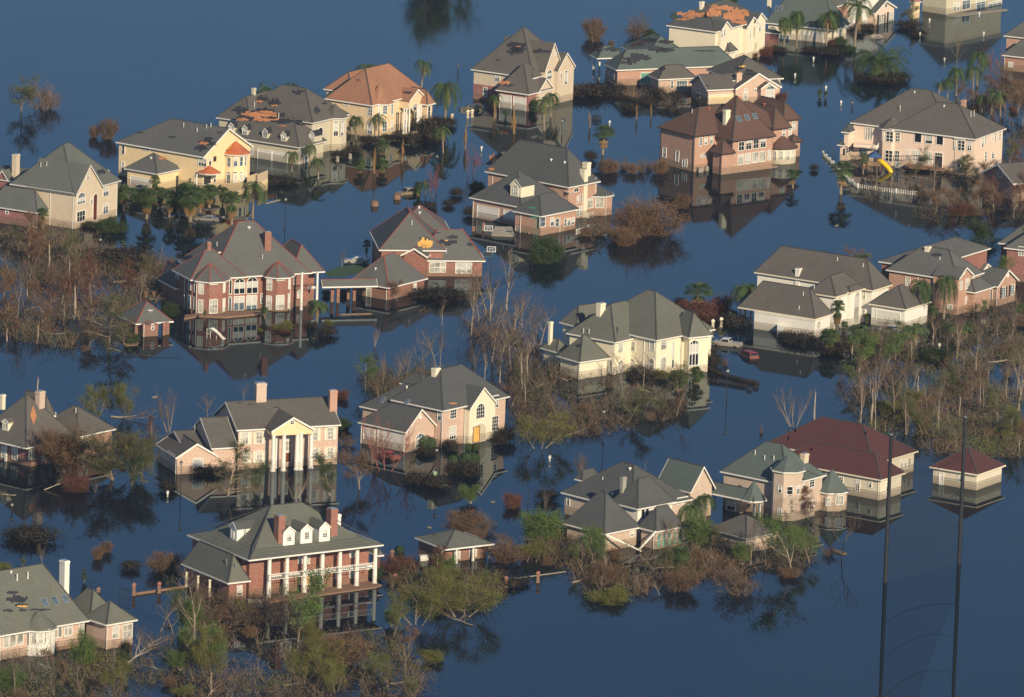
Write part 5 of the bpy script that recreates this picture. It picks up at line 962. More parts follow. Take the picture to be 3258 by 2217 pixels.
# ================================================================== vegetation
BARK = leafm('grey_bark', (.18, .14, .10), (.34, .27, .195), 1, 0); BARKT = leafm('pale_bark', (.30, .24, .175), (.48, .39, .29), 1, 0); TWG = leafm('grey_twig', (.10, .07, .048), (.235, .17, .115), 1, 0); TWR = leafm('red_twig', (.20, .07, .05), (.36, .13, .10), 1, 0)
LBR = leafm('rust_leaf', (.14, .075, .035), (.30, .17, .085)); LOL = leafm('olive_leaf', (.07, .085, .028), (.17, .18, .06)); LGR = leafm('fresh_green_leaf', (.06, .12, .025), (.18, .26, .06)); LYG = leafm('yellow_green_leaf', (.10, .12, .02), (.26, .25, .05))
LDG = leafm('dark_green_leaf', (.025, .055, .018), (.08, .125, .04)); LRD = leafm('red_brown_leaf', (.11, .045, .03), (.23, .09, .055)); PGR = leafm('palm_green', (.035, .075, .025), (.13, .18, .055)); PTN = leafm('dead_frond', (.27, .16, .065), (.46, .28, .12)); LBD = leafm('drowned_leaf', (.028, .024, .018), (.075, .06, .042)); SPL = leafm('splintered_wood', (.50, .26, .12), (.66, .38, .19), 1, 0)
def rv(R, s=1.0): return V3((R.uniform(-1, 1), R.uniform(-1, 1), R.uniform(-1, 1)))*s
def ribbon(B, a, d, L, w_, droop, R, seg=2):
    side = d.cross(V3((R.uniform(-.4, .4), R.uniform(-.4, .4), 1)))
    side = side.normalized()*w_/2 if side.length > 1e-3 else V3((w_/2, 0, 0)); p = a; vs = [p-side, p+side]; dd = d.copy()
    for i in range(seg):
        dd = (dd+V3((0, 0, -droop))).normalized(); p = p+dd*L/seg; k = 1-(i+1)/seg*.8; vs += [p-side*k, p+side*k]
    B.add(vs, [(2*i, 2*i+1, 2*i+3, 2*i+2) for i in range(seg)]); return p
def leafs(B, p, n, rad_, sz, R, up=0):
    for _ in range(n):
        c = p+rv(R, rad_); a = rv(R).normalized()*sz; b = rv(R).normalized()*sz*.6; B.add([c, c+a, c+a*.5+b], [(0, 1, 2)])
def grow(T, Cw, p, d, L, r, lev, R, o):
    """one limb: a bent tapered tube, then children; the last level becomes twigs and leaves of the crown"""
    n = 4; pts = [p]; rs = [r]; dd = d.copy()
    for i in range(n):
        dd = (dd+rv(R, o['bend'])+V3((0, 0, o['up']*(.5 if lev else .12)))).normalized(); pts.append(pts[-1]+dd*L/n); rs.append(r*(1-.16*(i+1)) if lev < o['lv'] else r*(1-.22*(i+1)))
    if rs[0] > .018: (T if lev < o['lv'] else Cw).tube(pts, [max(.01, k) for k in rs], 5 if lev == 0 else 3, False)
    if lev >= o['lv']:
        for i in range(1, n+1):
            for _ in range(o['tw']):
                e = (dd*.5+rv(R, .8)+V3((0, 0, o['up']*.6))).normalized(); q = ribbon(Cw, pts[i], e, o['tl']*R.uniform(.5, 1.3), o['twr'], o['droop'], R)
                if o['nl']: Cw.cur = 1; leafs(Cw, q, o['nl'], o['lr'], o['ls'], R); leafs(Cw, (q+pts[i])/2, max(0, o['nl']//2), o['lr']*.7, o['ls'], R); Cw.cur = 0
        return
    k = o['nb'][lev]
    for j in range(k):
        t = o['t0'] + (1-o['t0'])*(j+R.random())/k if lev == 0 else R.uniform(.25, 1); x = t*n; i = min(n-1, int(x)); q = pts[i].lerp(pts[i+1], x-i)
        az = R.uniform(0, 6.283)+j*2.4; ang = o['ang'][min(lev, 1)]*R.uniform(.75, 1.2)
        b = V3((math.cos(az), math.sin(az), 0)); e = (dd*math.cos(ang)+b*math.sin(ang)).normalized()
        kk = o['cone'](t) if lev == 0 else 1
        grow(T, Cw, q, e, L*o['lf'][min(lev, 1)]*R.uniform(.75, 1.15)*kk, max(.02, rs[i]*.5), lev+1, R, o)
TP = {}
BASE = dict(bend=.16, up=.15, lv=2, tw=3, tl=.7, twr=.035, droop=.05, nl=0, lr=.3, ls=.2, nb=(9, 5), t0=.3, ang=(.75, .7), lf=(.45, .5), cone=lambda t: 1.0, r0=.15, mats=(TWG, TWG), bark=BARK)
def tmpl(name, seed, **kw):
    o = dict(BASE); o.update(kw); R = random.Random(seed); T = MB(); Cw = MB()
    for s in range(o.get('stems', 1)):
        d = V3((R.uniform(-.12, .12), R.uniform(-.12, .12), 1)) if o.get('stems', 1) == 1 else V3((R.uniform(-.6, .6), R.uniform(-.6, .6), 1))
        if o.get('lean'): d = V3((o['lean'], .2, 1))
        grow(T, Cw, V3((0, 0, -1.2)), d.normalized(), 10*o.get('tf', .8), o['r0'], 0, R, o)
    TP[name] = fin(name, T, o['bark'], Cw, o['mats'])
def fin(name, T, bark, Cw, mats, h=None):
    h = h or max([v[2] for v in T.v+Cw.v]); hide = []
    a = T.build('trunk', bark); b = Cw.build('crown', list(mats)) if Cw.v else None
    for o in (a, b):
        if o: SC.collection.objects.unlink(o)
    return (a, b, h)
tmpl('bare1', 1, tw=3, nb=(10, 5)); tmpl('bare2', 2, tw=3, nb=(8, 6), ang=(.5, .6), up=.3, t0=.4, bark=BARKT); tmpl('bare3', 3, nb=(7, 5), ang=(1.0, .8), t0=.45, bend=.22)
tmpl('vase', 4, stems=4, nb=(5, 4), t0=.3, ang=(.4, .5), up=.3, tf=.62, r0=.11); tmpl('oakbare', 5, nb=(16, 11), t0=.2, ang=(.95, .75), lf=(.7, .55), tf=.6, tw=6, twr=.06, nl=2, up=.25, ls=.18, mats=(TWG, LBR), r0=.22)
tmpl('oakolive', 55, nb=(16, 11), t0=.2, ang=(.95, .75), lf=(.7, .55), tf=.6, tw=6, twr=.06, nl=2, up=.25, ls=.18, mats=(TWG, LOL), r0=.22); tmpl('rust', 6, nb=(10, 7), t0=.25, ang=(.9, .8), lf=(.5, .5), tf=.7, tw=3, nl=3, ls=.22, mats=(TWG, LBR)); tmpl('green', 7, nb=(9, 5), t0=.3, ang=(.8, .8), tw=3, nl=5, lr=.42, ls=.24, mats=(TWG, LGR), up=.1); tmpl('olive', 8, nb=(9, 5), t0=.25, ang=(.8, .8), tw=3, nl=4, lr=.4, ls=.24, mats=(TWG, LOL))
tmpl('willow', 9, stems=3, nb=(6, 4), t0=.25, ang=(.6, .6), tf=.6, tw=4, nl=4, lr=.4, ls=.2, tl=1.0, droop=.1, mats=(TWG, LYG), r0=.1); tmpl('willow2', 10, stems=4, nb=(5, 4), t0=.2, ang=(.8, .8), tf=.5, tw=4, nl=5, lr=.4, ls=.22, tl=.9, mats=(TWG, LGR), r0=.1)
tmpl('cypress', 11, nb=(26, 3), t0=.12, ang=(1.35, .7), lf=(.42, .35), cone=lambda t: 1.15-t, tw=3, nl=3, lr=.25, ls=.2, tf=1.0, mats=(TWG, LOL), up=.05); tmpl('redtree', 12, nb=(22, 3), t0=.12, ang=(1.2, .7), lf=(.38, .35), cone=lambda t: 1.1-t*.9, tw=3, nl=4, lr=.3, ls=.2, tf=1.0, mats=(TWG, LRD)); tmpl('redbare', 13, stems=3, nb=(6, 5), t0=.25, ang=(.45, .5), up=.3, tf=.6, mats=(TWR, TWR), bark=TWR, r0=.07)
tmpl('leafcol', 14, nb=(14, 4), t0=.08, ang=(.55, .6), lf=(.35, .4), tw=3, nl=5, lr=.35, ls=.22, mats=(TWG, LDG)); tmpl('bent', 15, lean=.9, nb=(9, 5), t0=.5, tw=3, nl=4, mats=(TWG, LGR), up=.35)
# shrubs (unit: about 3 m tall)
tmpl('twigbush', 20, stems=9, nb=(4, 3), t0=.1, ang=(.7, .7), lf=(.5, .5), tf=.28, tw=3, nl=1, ls=.16, r0=.05, mats=(TWG, LBR)); tmpl('olivebush', 21, stems=9, nb=(4, 3), t0=.1, ang=(.7, .7), lf=(.5, .5), tf=.26, tw=4, nl=4, ls=.2, r0=.05, mats=(TWG, LYG)); tmpl('redbush', 22, stems=9, nb=(4, 3), t0=.1, ang=(.7, .7), lf=(.5, .5), tf=.24, tw=4, nl=4, ls=.18, r0=.05, mats=(TWG, LRD)); tmpl('greenbush', 23, stems=9, nb=(4, 3), t0=.1, ang=(.7, .7), lf=(.5, .5), tf=.24, tw=4, nl=6, ls=.2, r0=.05, mats=(TWG, LDG)); tmpl('rustbush', 24, stems=9, nb=(5, 3), t0=.1, ang=(.6, .6), lf=(.5, .5), tf=.3, tw=4, nl=2, ls=.16, r0=.05, mats=(TWG, LBR))
def ballbush(name, seed, mat, flat=.8, n=1500, rough=0):
    R = random.Random(seed); T = MB(); Cw = MB(); T.tube([V3((0, 0, -1)), V3((0, 0, .5))], [.08, .05], 5)
    for _ in range(n):
        d = rv(R).normalized(); r = 1+(.10+rough*.22)*math.sin(d.x*7+seed)*math.cos(d.y*6)+R.uniform(-.16-rough*.45, .05+rough*.12); p = V3((d.x*r, d.y*r, .55+d.z*flat*r)); a = (d.cross(rv(R))).normalized()*.17; b = d.cross(a).normalized()*.12+d*R.uniform(-.02, .08)
        Cw.add([p, p+a, p+a*.5+b], [(0, 1, 2)])
    TP[name] = fin(name, T, TWG, Cw, (mat,), .55+flat)
ballbush('ballgreen', 1, LDG); ballbush('balldrown', 2, LBD, .5, 950, 1.5); R_ = random.Random(5); CW_ = MB()
for i in range(280):
    d_ = rv(R_).normalized(); d_.z = abs(d_.z)*.8; ribbon(CW_, V3((0, 0, .2))+d_*.4, d_, R_.uniform(.6, 1.35), .05, .08, R_, 2)
me_ = CW_.build('spikes', LBD); SC.collection.objects.unlink(me_); TP['balldrown'] = (me_, TP['balldrown'][1], TP['balldrown'][2]); ballbush('hedgeball', 3, LBD, .85, 700)
def frond(B, a, az, el, L, droop, R, lw=.55, n=9, mat=0, leaflet=.07):
    """a feather frond: rachis that arches over, with leaflets hanging off both sides"""
    B.cur = mat; d = V3((math.cos(az)*math.cos(el), math.sin(az)*math.cos(el), math.sin(el))); p = a; side = V3((-math.sin(az), math.cos(az), 0)); pts = [p]
    for i in range(n): d = (d+V3((0, 0, -droop/n*(1+i*.35)))).normalized(); p = p+d*L/n; pts.append(p)
    B.tube(pts, [.035*(1-i/(n+1)) for i in range(n+1)], 3, False)
    for i in range(1, n*2):
        t = i/2; k = min(n-1, int(t)); q = pts[k].lerp(pts[k+1], t-k); w_ = lw*math.sin(math.pi*min(.97, (i+1)/(n*2+.5)))**.6; dd = (pts[k+1]-pts[k]).normalized()
        for s in (-1, 1):
            e = side*s*w_+dd*w_*.5+V3((0, 0, -w_*R.uniform(.25, .8))); B.add([q-dd*leaflet, q+dd*leaflet, q+e], [(0, 1, 2)])
def queen(name, seed, H=5, nf=18, L=3.5, dead=5, droop=1.5, trunk=.17):
    R = random.Random(seed); T = MB(); Cw = MB(); bx, by = R.uniform(-.5, .5), R.uniform(-.3, .3); pts = [V3((bx*(i/6)**2, by*(i/6)**2, -1+(H+1)*i/6)) for i in range(7)]; T.tube(pts, [trunk*1.25, trunk*1.05, trunk, trunk, trunk, trunk*.9, trunk*.8], 8); top = pts[-1]
    for i in range(nf): frond(Cw, top, i*2.4+R.uniform(-.3, .3), R.uniform(.1, 1.15), L*R.uniform(.8, 1.15), droop*R.uniform(.7, 1.3), R)
    for i in range(dead): frond(Cw, top-V3((0, 0, .2)), R.uniform(0, 6.28), -.7, L*R.uniform(.5, .9), 1.3, R, .3, 6, 1)
    TP[name] = fin(name, T, BARK, Cw, (PGR, PTN))
queen('queen1', 31); queen('queen2', 32, 5, 14, 3.5, 10, 2.0); queen('queen3', 33, 5, 22, 3.7, 4, 2.3); queen('droopalm', 34, 5.5, 30, 3.6, 8, 3.4); queen('lowpalm', 35, 2.6, 15, 2.3, 3, 1.6); queen('phoenix', 36, 1.4, 70, 4.8, 14, 1.15, .5)
def fanpalm(name, seed, H=4.5, n=46, skirt=40, r=.24, L=1.9, mat=PGR):
    R = random.Random(seed); T = MB(); Cw = MB(); T.tube([V3((0, 0, -1)), V3((.1, 0, H*.5)), V3((.15, .05, H))], [r*1.15, r, r*.85], 8); top = V3((.15, .05, H))
    def fan(p, az, el, L, m, w_=.55):
        Cw.cur = m; d = V3((math.cos(az)*math.cos(el), math.sin(az)*math.cos(el), math.sin(el))); s = V3((-math.sin(az), math.cos(az), 0)); c = p+d*L*.5; Cw.bar(p, c, .04)
        for k in range(-5, 6):
            a = k*.26; e = d*math.cos(a)+s*math.sin(a); q = c+e*L*.62+V3((0, 0, -.16*L*(1+abs(k)*.1))); Cw.add([c, c+e*L*.35+s*.06+V3((0, 0, .03)), q, c+e*L*.35-s*.06], [(0, 1, 2, 3)])
    for i in range(n): fan(top, i*2.4, R.uniform(-.6, 1.3), L*R.uniform(.8, 1.1), 0)
    for i in range(skirt): t = R.random(); fan(V3((.12, .03, H-.3-t*H*.45)), R.uniform(0, 6.28), -1.15, L*(.85-.3*t), 0 if t < .35 else 1)
    TP[name] = fin(name, T, BARK, Cw, (mat, PTN))
fanpalm('fan1', 41, 4.2, 64, 90); fanpalm('fan2', 42, 4.6, 56, 80, .22, 1.8); fanpalm('fan3', 43, 4.8, 44, 12, .17, 1.7); fanpalm('palmetto', 44, 2.2, 60, 24, .3, 1.6, PGR)
def deadpalm(name, seed):
    R = random.Random(seed); T = MB(); Cw = MB(); T.tube([V3((0, 0, -1)), V3((.1, 0, 2.5)), V3((.2, 0, 5))], [.2, .19, .12], 7)
    for i in range(60): t = R.random(); z = 5.1-t*2.0; az = R.uniform(0, 6.28); d = V3((math.cos(az)*.3, math.sin(az)*.3, -1)).normalized(); ribbon(Cw, V3((.2, 0, z)), d, R.uniform(1.0, 2.6), .13, .15, R, 3)
    for i in range(8): az = R.uniform(0, 6.28); ribbon(Cw, V3((.2, 0, 5)), V3((math.cos(az)*.3, math.sin(az)*.3, 1)).normalized(), .7, .1, .0, R, 1)
    TP[name] = fin(name, T, PTN, Cw, (PTN,))
deadpalm('deadpalm1', 51); deadpalm('deadpalm2', 52)
def snag(name, seed):
    R = random.Random(seed); T = MB(); Cw = MB(); T.tube([V3((0, 0, -1)), V3((.15, .1, 2.5)), V3((-.1, .1, 5)), V3((.1, 0, 7))], [.22, .2, .16, .12], 6); 
    for i in range(6): Cw.add([V3((.1+R.uniform(-.1, .1), R.uniform(-.1, .1), 6.8)), V3((.1+R.uniform(-.14, .14), R.uniform(-.1, .1), 6.8)), V3((.1+R.uniform(-.25, .25), 0, 7+R.uniform(.4, 1.4)))], [(0, 1, 2)])
    Cw.tube([V3((.1, 0, 6.6)), V3((.15, 0, 7.6))], [.125, .02], 5)
    for i in range(5): a = R.uniform(0, 6.28); ribbon(T, V3((0, .1, R.uniform(3, 6))), V3((math.cos(a), math.sin(a), .5)).normalized(), R.uniform(.8, 2), .06, .02, R, 2)
    TP[name] = fin(name, T, BARKT, Cw, (SPL,))
snag('snag', 61)
def fallen(name, seed, L=9):
    R = random.Random(seed); T = MB(); Cw = MB(); o = dict(BASE); o.update(up=.1, nb=(9, 5), t0=.35, ang=(.6, .7), tw=3, nl=1, ls=.16, mats=(TWG, LBR), bark=BARK)
    grow(T, Cw, V3((-L/2, 0, .2)), V3((1, .25, .16)).normalized(), L, .2, 0, R, o); Cw.cur = 0
    TP[name] = fin(name, T, BARKT, Cw, (TWG, LBR), 5.0)
fallen('fallen1', 71); fallen('fallen2', 72)
CATS = {'queen': 'palm', 'droop': 'palm', 'lowpa': 'palm', 'phoen': 'palm', 'fan': 'palm', 'palme': 'palm', 'deadp': 'palm', 'ball': 'bush', 'hedge': 'bush'}
NMS = {'queen': 'queen_palm', 'droop': 'queen_palm', 'lowpa': 'palm', 'phoen': 'date_palm', 'fan': 'fan_palm', 'palme': 'fan_palm', 'deadp': 'dead_palm', 'ball': 'round_bush', 'hedge': 'hedge_bush', 'twigb': 'shrub', 'olivebush': 'shrub', 'redbush': 'shrub', 'greenbush': 'shrub', 'rustbush': 'shrub', 'fallen': 'fallen_tree', 'snag': 'broken_tree', 'cypress': 'cypress', 'willow': 'willow', 'bare': 'bare_tree', 'vase': 'bare_tree'}
VR = random.Random(99)
def plant(kind, g, h, label, group=None, wid=1.0, rot=None):
    T, Cw, hh = TP[kind]; s = h/hh
    nm = next((v for k, v in NMS.items() if kind.startswith(k)), 'tree'); cat = next((v for k, v in CATS.items() if kind.startswith(k)), 'shrub' if 'bush' in kind else 'tree')
    r_ = empty(nm, (g.x, g.y, 0), label, cat, group); r_.rotation_euler = (0, 0, VR.uniform(0, 6.28) if rot is None else rot); r_.scale = (s*wid, s*wid, s)
    for o in (T, Cw):
        if o: c = o.copy(); SC.collection.objects.link(c); c.parent = r_
    return r_
def tree(K, lst, group=None):
    for q in lst:
        kind, x, yb, yt, label = q[:5]; wid = q[5] if len(q) > 5 else 1.0
        g = ground(*K(x, yb), 0); h = solve(lambda z: K(0, yt)[1]-proj(g+V3((0, 0, z)))[1], .3, 30)
        plant(kind, g, h, label, group if len(q) < 7 else q[6], wid)
tree(KA, [('olive', 150, 345, 45, 'taller leafy tree alone in the open lake, top left', 1.5), ('twigbush', 330, 335, 110, 'dark brush tree right of the taller leafy tree, top left', 1.2), ('rustbush', 668, 535, 430, 'small bare shrub in the lake left of the yellow house', .7), ('rustbush', 765, 548, 372, 'larger bare brown shrub in the lake left of the yellow house', .7),
  ('queen1', 1915, 400, 155, 'queen palm behind the torn roof, left one'), ('queen2', 2095, 330, 140, 'queen palm behind the peak of the torn roof'),
  ('fan2', 890, 1060, 870, 'fan palm at the beige house corner'), ('fan1', 1055, 1120, 880, 'first tall fan palm in front of the yellow garage'), ('fan2', 1115, 960, 800, 'fan palm against the yellow garage corner'), ('fan2', 1215, 1110, 905, 'slim fan palm with yellowing skirt before the yellow house'), ('fan1', 1370, 1140, 850, 'thickest fan palm before the yellow house', 1.2), ('fan1', 1330, 1050, 850, 'fan palm just behind the thickest one'), ('fan1', 1505, 1040, 860, 'fan palm below the orange porch roof', 1.2), ('fan2', 1665, 1165, 910, 'fan palm on a clear trunk before the yellow turret'), ('queen3', 1815, 1120, 850, 'weeping palm right of the yellow turret'), ('fan1', 960, 1000, 890, 'short fan palm before the white garage door'), ('fan3', 1290, 1120, 920, 'fan palm between the slim and thick ones'), ('fan1', 1150, 1040, 880, 'fan palm squeezed behind the first tall one', 1.1), ('fan2', 1440, 1080, 890, 'fan palm right beside the thickest one', 1.1), ('fan1', 1600, 1020, 880, 'fan palm under the yellow turret base', 1.1), ('greenbush', 1000, 1000, 920, 'dark green bush filling the gap left of the fan palms', 1.3), ('greenbush', 1270, 1040, 940, 'dark green bush between the fan palm trunks', 1.2),
  ('greenbush', 790, 1215, 1100, 'green palm clump by the beige house corner', 1.5), ('balldrown', 640, 1180, 1145, 'dark drowned bush at the beige house entry', 2), ('greenbush', 840, 1000, 880, 'green bush right of the beige house wall'),
  ('fan3', 312, 1195, 1035, 'drooping small palm by the left brick wing'), ('balldrown', 880, 1430, 1345, 'long drowned hedge mound below the palms', 2.6), ('balldrown', 960, 1425, 1360, 'right end of the drowned hedge mound', 1.6), ('fan3', 880, 1350, 1275, 'pale little tree stump above the drowned hedge'),
  ('balldrown', 2000, 865, 820, 'drowned brush on the bank right of the yellow house', 3), ('balldrown', 1925, 875, 830, 'brown brush beside the yellow stair wall', 2.4)])
tree(KB, [('queen3', 605, 640, 455, 'queen palm behind the salmon roof ridge', 1.2), ('queen2', 995, 640, 425, 'lone queen palm in the lake behind the white columned house'), ('deadpalm2', 1258, 522, 442, 'dark palm stump alone in the lake', .8), ('queen3', 1165, 900, 585, 'tall queen palm between the apricot and the scarred roof houses'), ('queen2', 1152, 1100, 905, 'leaning queen palm in front of the tall one'),
  ('deadpalm1', 1312, 1075, 900, 'dead palm stub right of the leaning queen palm'), ('deadpalm2', 655, 1245, 1060, 'dead palm stub above the left brick planter'), ('deadpalm1', 855, 1170, 1000, 'dead palm stub above the tan utility vehicle'), ('deadpalm1', 1518, 870, 730, 'dead palm with green top left of the double garage'), ('queen2', 1530, 850, 680, 'small palm hiding the double garage corner'), ('deadpalm2', 1662, 960, 760, 'ragged dead palm before the brick double garage', 1.3), ('queen2', 1878, 940, 690, 'queen palm with hanging dead skirt before the beige gable'), ('queen3', 1925, 840, 665, 'green queen palm behind the one with a dead skirt'), ('palmetto', 1800, 800, 710, 'low fan palm clump right of the double garage'), ('fan1', 2025, 690, 590, 'fan palm at the tall side gable', 1.2), ('palmetto', 1965, 680, 600, 'dark fan palm left of the tall side gable'),
  ('rustbush', 2110, 690, 600, 'rust coloured shrub right of the side gable', 1.5), ('balldrown', 2190, 690, 615, 'brown drowned brush at the right of the side gable', 2.0), ('redbush', 2230, 680, 600, 'reddish shrub at the corner porch bank', 1.2),
  ('queen3', 525, 1005, 830, 'queen palm left of the apricot bay'), ('queen2', 690, 990, 815, 'queen palm with yellow fronds in front of the apricot bay'), ('palmetto', 715, 1110, 990, 'low palm in the water below the apricot bay', 1.1), ('palmetto', 550, 1240, 1135, 'low palm by the planter urns'), ('palmetto', 715, 1240, 1130, 'second low palm below the apricot porch', 1.0),
  ('queen3', 65, 1235, 1085, 'left queen palm in front of the khaki garage'), ('queen3', 190, 1195, 1035, 'middle queen palm in front of the khaki garage'), ('queen2', 255, 1290, 1130, 'right queen palm in front of the khaki garage', 1.2),
  ('balldrown', 735, 1000, 965, 'drowned round bush, leftmost below the apricot wall', 1), ('balldrown', 810, 1010, 965, 'drowned round bush, second below the apricot wall', 1.2), ('balldrown', 915, 1040, 962, 'large drowned round bush below the white columns', 1.1), ('balldrown', 1050, 950, 850, 'dark brush right of the apricot porch', 1.2), ('balldrown', 1045, 1010, 925, 'lower dark brush right of the apricot porch', 1), ('balldrown', 1140, 900, 850, 'brown bush at the first gate pillar', 1.3), ('balldrown', 1195, 905, 850, 'brown bush right of the first gate pillar', 1), ('balldrown', 388, 1130, 1085, 'dark bush left of the khaki turret', 1), ('balldrown', 440, 1125, 1080, 'dark bush below the khaki turret', 1), ('balldrown', 505, 1090, 1050, 'flat dark bush right of the khaki turret', 1.4), ('balldrown', 620, 1030, 980, 'dark bush at the apricot left corner', 1.4),
  ('redbare', 1348, 1260, 1030, 'red twigged bare tree, the taller one in open water'), ('redbare', 1060, 1420, 1165, 'red twigged bare tree left of the lamp post'), ('balldrown', 1245, 1405, 1355, 'round brown bush, upper of two in open water', 1), ('balldrown', 1190, 1480, 1438, 'round brown bush, lower of two in open water', 1.1), ('palmetto', 970, 1405, 1300, 'small dark palm right of the tan utility vehicle', .8), ('lowpalm', 1025, 1400, 1290, 'thin dark palm left of the red twigged tree', .6), ('greenbush', 1400, 1370, 1290, 'green shrub at the left corner of the garage house', 1.2), ('twigbush', 2240, 300, 130, 'bare dark shrub alone in the lake, top centre', .7),
  ('palmetto', 1600, 850, 790, 'low green clump before the garage doors', .8), ('balldrown', 2210, 1150, 1090, 'small dark shrub by the lone fan palm', .8)])
tree(KC, [('rustbush', 262, 335, 120, 'bare brown shrub in the lake, left of a pair, top', .8), ('twigbush', 615, 330, 85, 'bare purple brown shrub in the lake, right of a pair, top', 1.0), ('greenbush', 745, 310, 250, 'low green brush at the bank left of the cream house', 1.6), ('rustbush', 400, 415, 350, 'brown shrub behind the black scarred roof', .9), ('queen2', 985, 245, 110, 'thin palm behind the cream house with the orange roof'), ('bare2', 1230, 460, 330, 'small bare tree against the cream wall', .8), ('bare1', 1690, 515, 345, 'bare tree in front of the cream arched entry', 1.0), ('redbush', 1790, 500, 395, 'large red brown shrub right of the cream house', 1.2), ('redbush', 1675, 515, 450, 'low red shrub at the cream entry', 1.2), ('greenbush', 1885, 460, 395, 'dark shrub left of the drooping palms'), ('redbush', 1935, 920, 800, 'red shrub at the right end of the pink ranch house', .8),
  ('deadpalm1', 608, 905, 770, 'dead palm stub against the garage reflection', .8), ('deadpalm1', 634, 1070, 925, 'thick dead palm stub in open water left of brown roof'), ('deadpalm2', 768, 1050, 925, 'thin dead palm stub in open water left of brown roof'), ('deadpalm2', 217, 1145, 992, 'dead palm stub above the lone fan palm'), ('hedgeball', 276, 1080, 1030, 'round dark bush floating right of the dead palm', 1.2), ('fan3', 330, 1390, 1120, 'lone fan palm on a bare trunk in open water', 1.5),
  ('balldrown', 1215, 945, 890, 'dark bush at the ranch house left corner', 1), ('hedgeball', 880, 990, 935, 'drowned bush, first of three by the rose wing', 1.2), ('hedgeball', 955, 1005, 945, 'drowned bush, second of three by the rose wing', 1.2), ('hedgeball', 1035, 1020, 970, 'drowned bush, third of three by the rose wing', 1), ('balldrown', 570, 990, 930, 'wide drowned bush left of the thick dead palm', 1.3), ('greenbush', 1480, 40, -60, 'dense green tree top behind the orange sheathed roof', 1), ('balldrown', 720, 900, 860, 'dark bush at the turquoise garage', 1.4),
  ('balldrown', 2230, 1530, 1480, 'dark bush at the brown roofed house right corner', .8), ('fan3', 2040, 1690, 1520, 'fan palm below the round cream conservatory', 1.6)])
for i in range(11): tree(KC, [('hedgeball', 430+i*33, 872+i*7, 832+i*7, 'small drowned hedge bush in the row before the long green roofed house', 1.1)], 'hedge bushes before the long green roof')
for i, (x, k) in enumerate([(370, 'rustbush'), (440, 'rustbush'), (510, 'twigbush'), (590, 'rustbush'), (670, 'twigbush'), (750, 'twigbush'), (830, 'rustbush'), (900, 'twigbush')]): tree(KC, [(k, x, 1555-(i % 3)*12, 1400+(i % 2)*40, 'leafless reddish shrub in the hedge row left of the brown roofed house', .9)], 'leafless shrubs left of the brown roofed house')
tree(KD, [('droopalm', 100, 450, 150, 'drooping palm, leftmost before the green garage roof', .8), ('droopalm', 215, 435, 95, 'drooping palm, tallest before the green garage roof', .8), ('droopalm', 540, 395, 90, 'drooping palm at the garage right corner', .8), ('queen2', 480, 420, 105, 'tan trunked palm left of the garage right corner', .9), ('queen1', 735, 420, -30, 'big queen palm before the white columned house', 1.0), ('olive', 1205, 215, -10, 'bushy green tree at the narrow yellow wall', .9), ('olive', 1145, 190, 70, 'smaller tree left of the bushy green one'), ('bare2', 912, 385, 125, 'thin bare tree before the shuttered gable', .6),
  ('balldrown', 775, 290, 220, 'dark round bush under the big queen palm', 1), ('redbush', 525, 400, 345, 'red bush at the garage corner', 1), ('balldrown', 860, 260, 215, 'brown bush before the white railing', 1.6), ('greenbush', 610, 400, 310, 'green shrub right of the garage', 1), ('balldrown', 330, 460, 420, 'brown brush on the garage bank, left', 2), ('balldrown', 520, 480, 420, 'brown brush on the garage bank, right', 2), ('balldrown', 50, 460, 420, 'dark brush on the bank beside the drooping palms', 2), ('greenbush', 690, 460, 390, 'dark green brush by the bank, right part', 1.2), ('balldrown', 1220, 250, 190, 'brown drowned brush under the bushy tree', 2.2), ('balldrown', 1310, 320, 275, 'drowned brush at the tip of the bank', 1.6),
  ('phoenix', 985, 690, 425, 'huge date palm forming its own round island'), ('olive', 885, 720, 545, 'small olive tree at the left of the date palm island', .8), ('balldrown', 850, 720, 660, 'brown skirt brush at the left of the date palm island', 1.6), ('balldrown', 1100, 720, 650, 'brown skirt brush at the right of the date palm island', 2.0), ('balldrown', 980, 740, 680, 'brown skirt brush at the front of the date palm island', 2.4),
  ('bare1', 1655, 600, 262, 'bare tree standing alone in open water, upper right', .65), ('queen3', 1835, 780, 455, 'queen palm with dense top, upper right'), ('queen3', 1800, 850, 590, 'queen palm below the dense topped one'), ('queen3', 1650, 860, 600, 'queen palm right behind the peach roof, middle'), ('queen3', 1570, 900, 700, 'queen palm behind the peach roof, left of the middle one'), ('queen2', 1490, 900, 735, 'pale fronded palm behind the peach roof, leftmost'), ('redbare', 1985, 690, 390, 'dark red bare tree left of the orange brick house', 1.0), ('queen2', 1965, 1030, 790, 'queen palm right of the peach roof, middle'), ('queen3', 1880, 1010, 850, 'queen palm right of the peach roof, left', 1), ('queen2', 2045, 1050, 825, 'queen palm right of the peach roof, right'), ('rust', 2200, 1010, 680, 'rust leaved tree at the right edge, upper', 1), ('rust', 2090, 1000, 760, 'rust leaved tree beside the right palms', 1), ('rust', 1950, 830, 640, 'rust leaved tree below the orange brick house', 1), ('twigbush', 2080, 700, 520, 'bare shrub at the orange brick wall', 1),
  ('rust', 2210, 1420, 1190, 'rust leaved tree at the right edge by the peach gable end', 1.1), ('olive', 2110, 1480, 1250, 'olive tree at the right corner of the peach house', 1.1), ('cypress', 1785, 1590, 1378, 'dark green conical tree before the peach right bay', 1.3), ('vase', 1450, 1590, 1370, 'bare branching tree before the peach terrace', .9), ('rust', 1930, 1600, 1400, 'rust tree before the peach right wall', 1.2), ('palmetto', 425, 880, 795, 'dark flopped palm leaves in open water, left clump', .7), ('palmetto', 475, 885, 810, 'dark flopped palm leaves in open water, right clump', .6)])
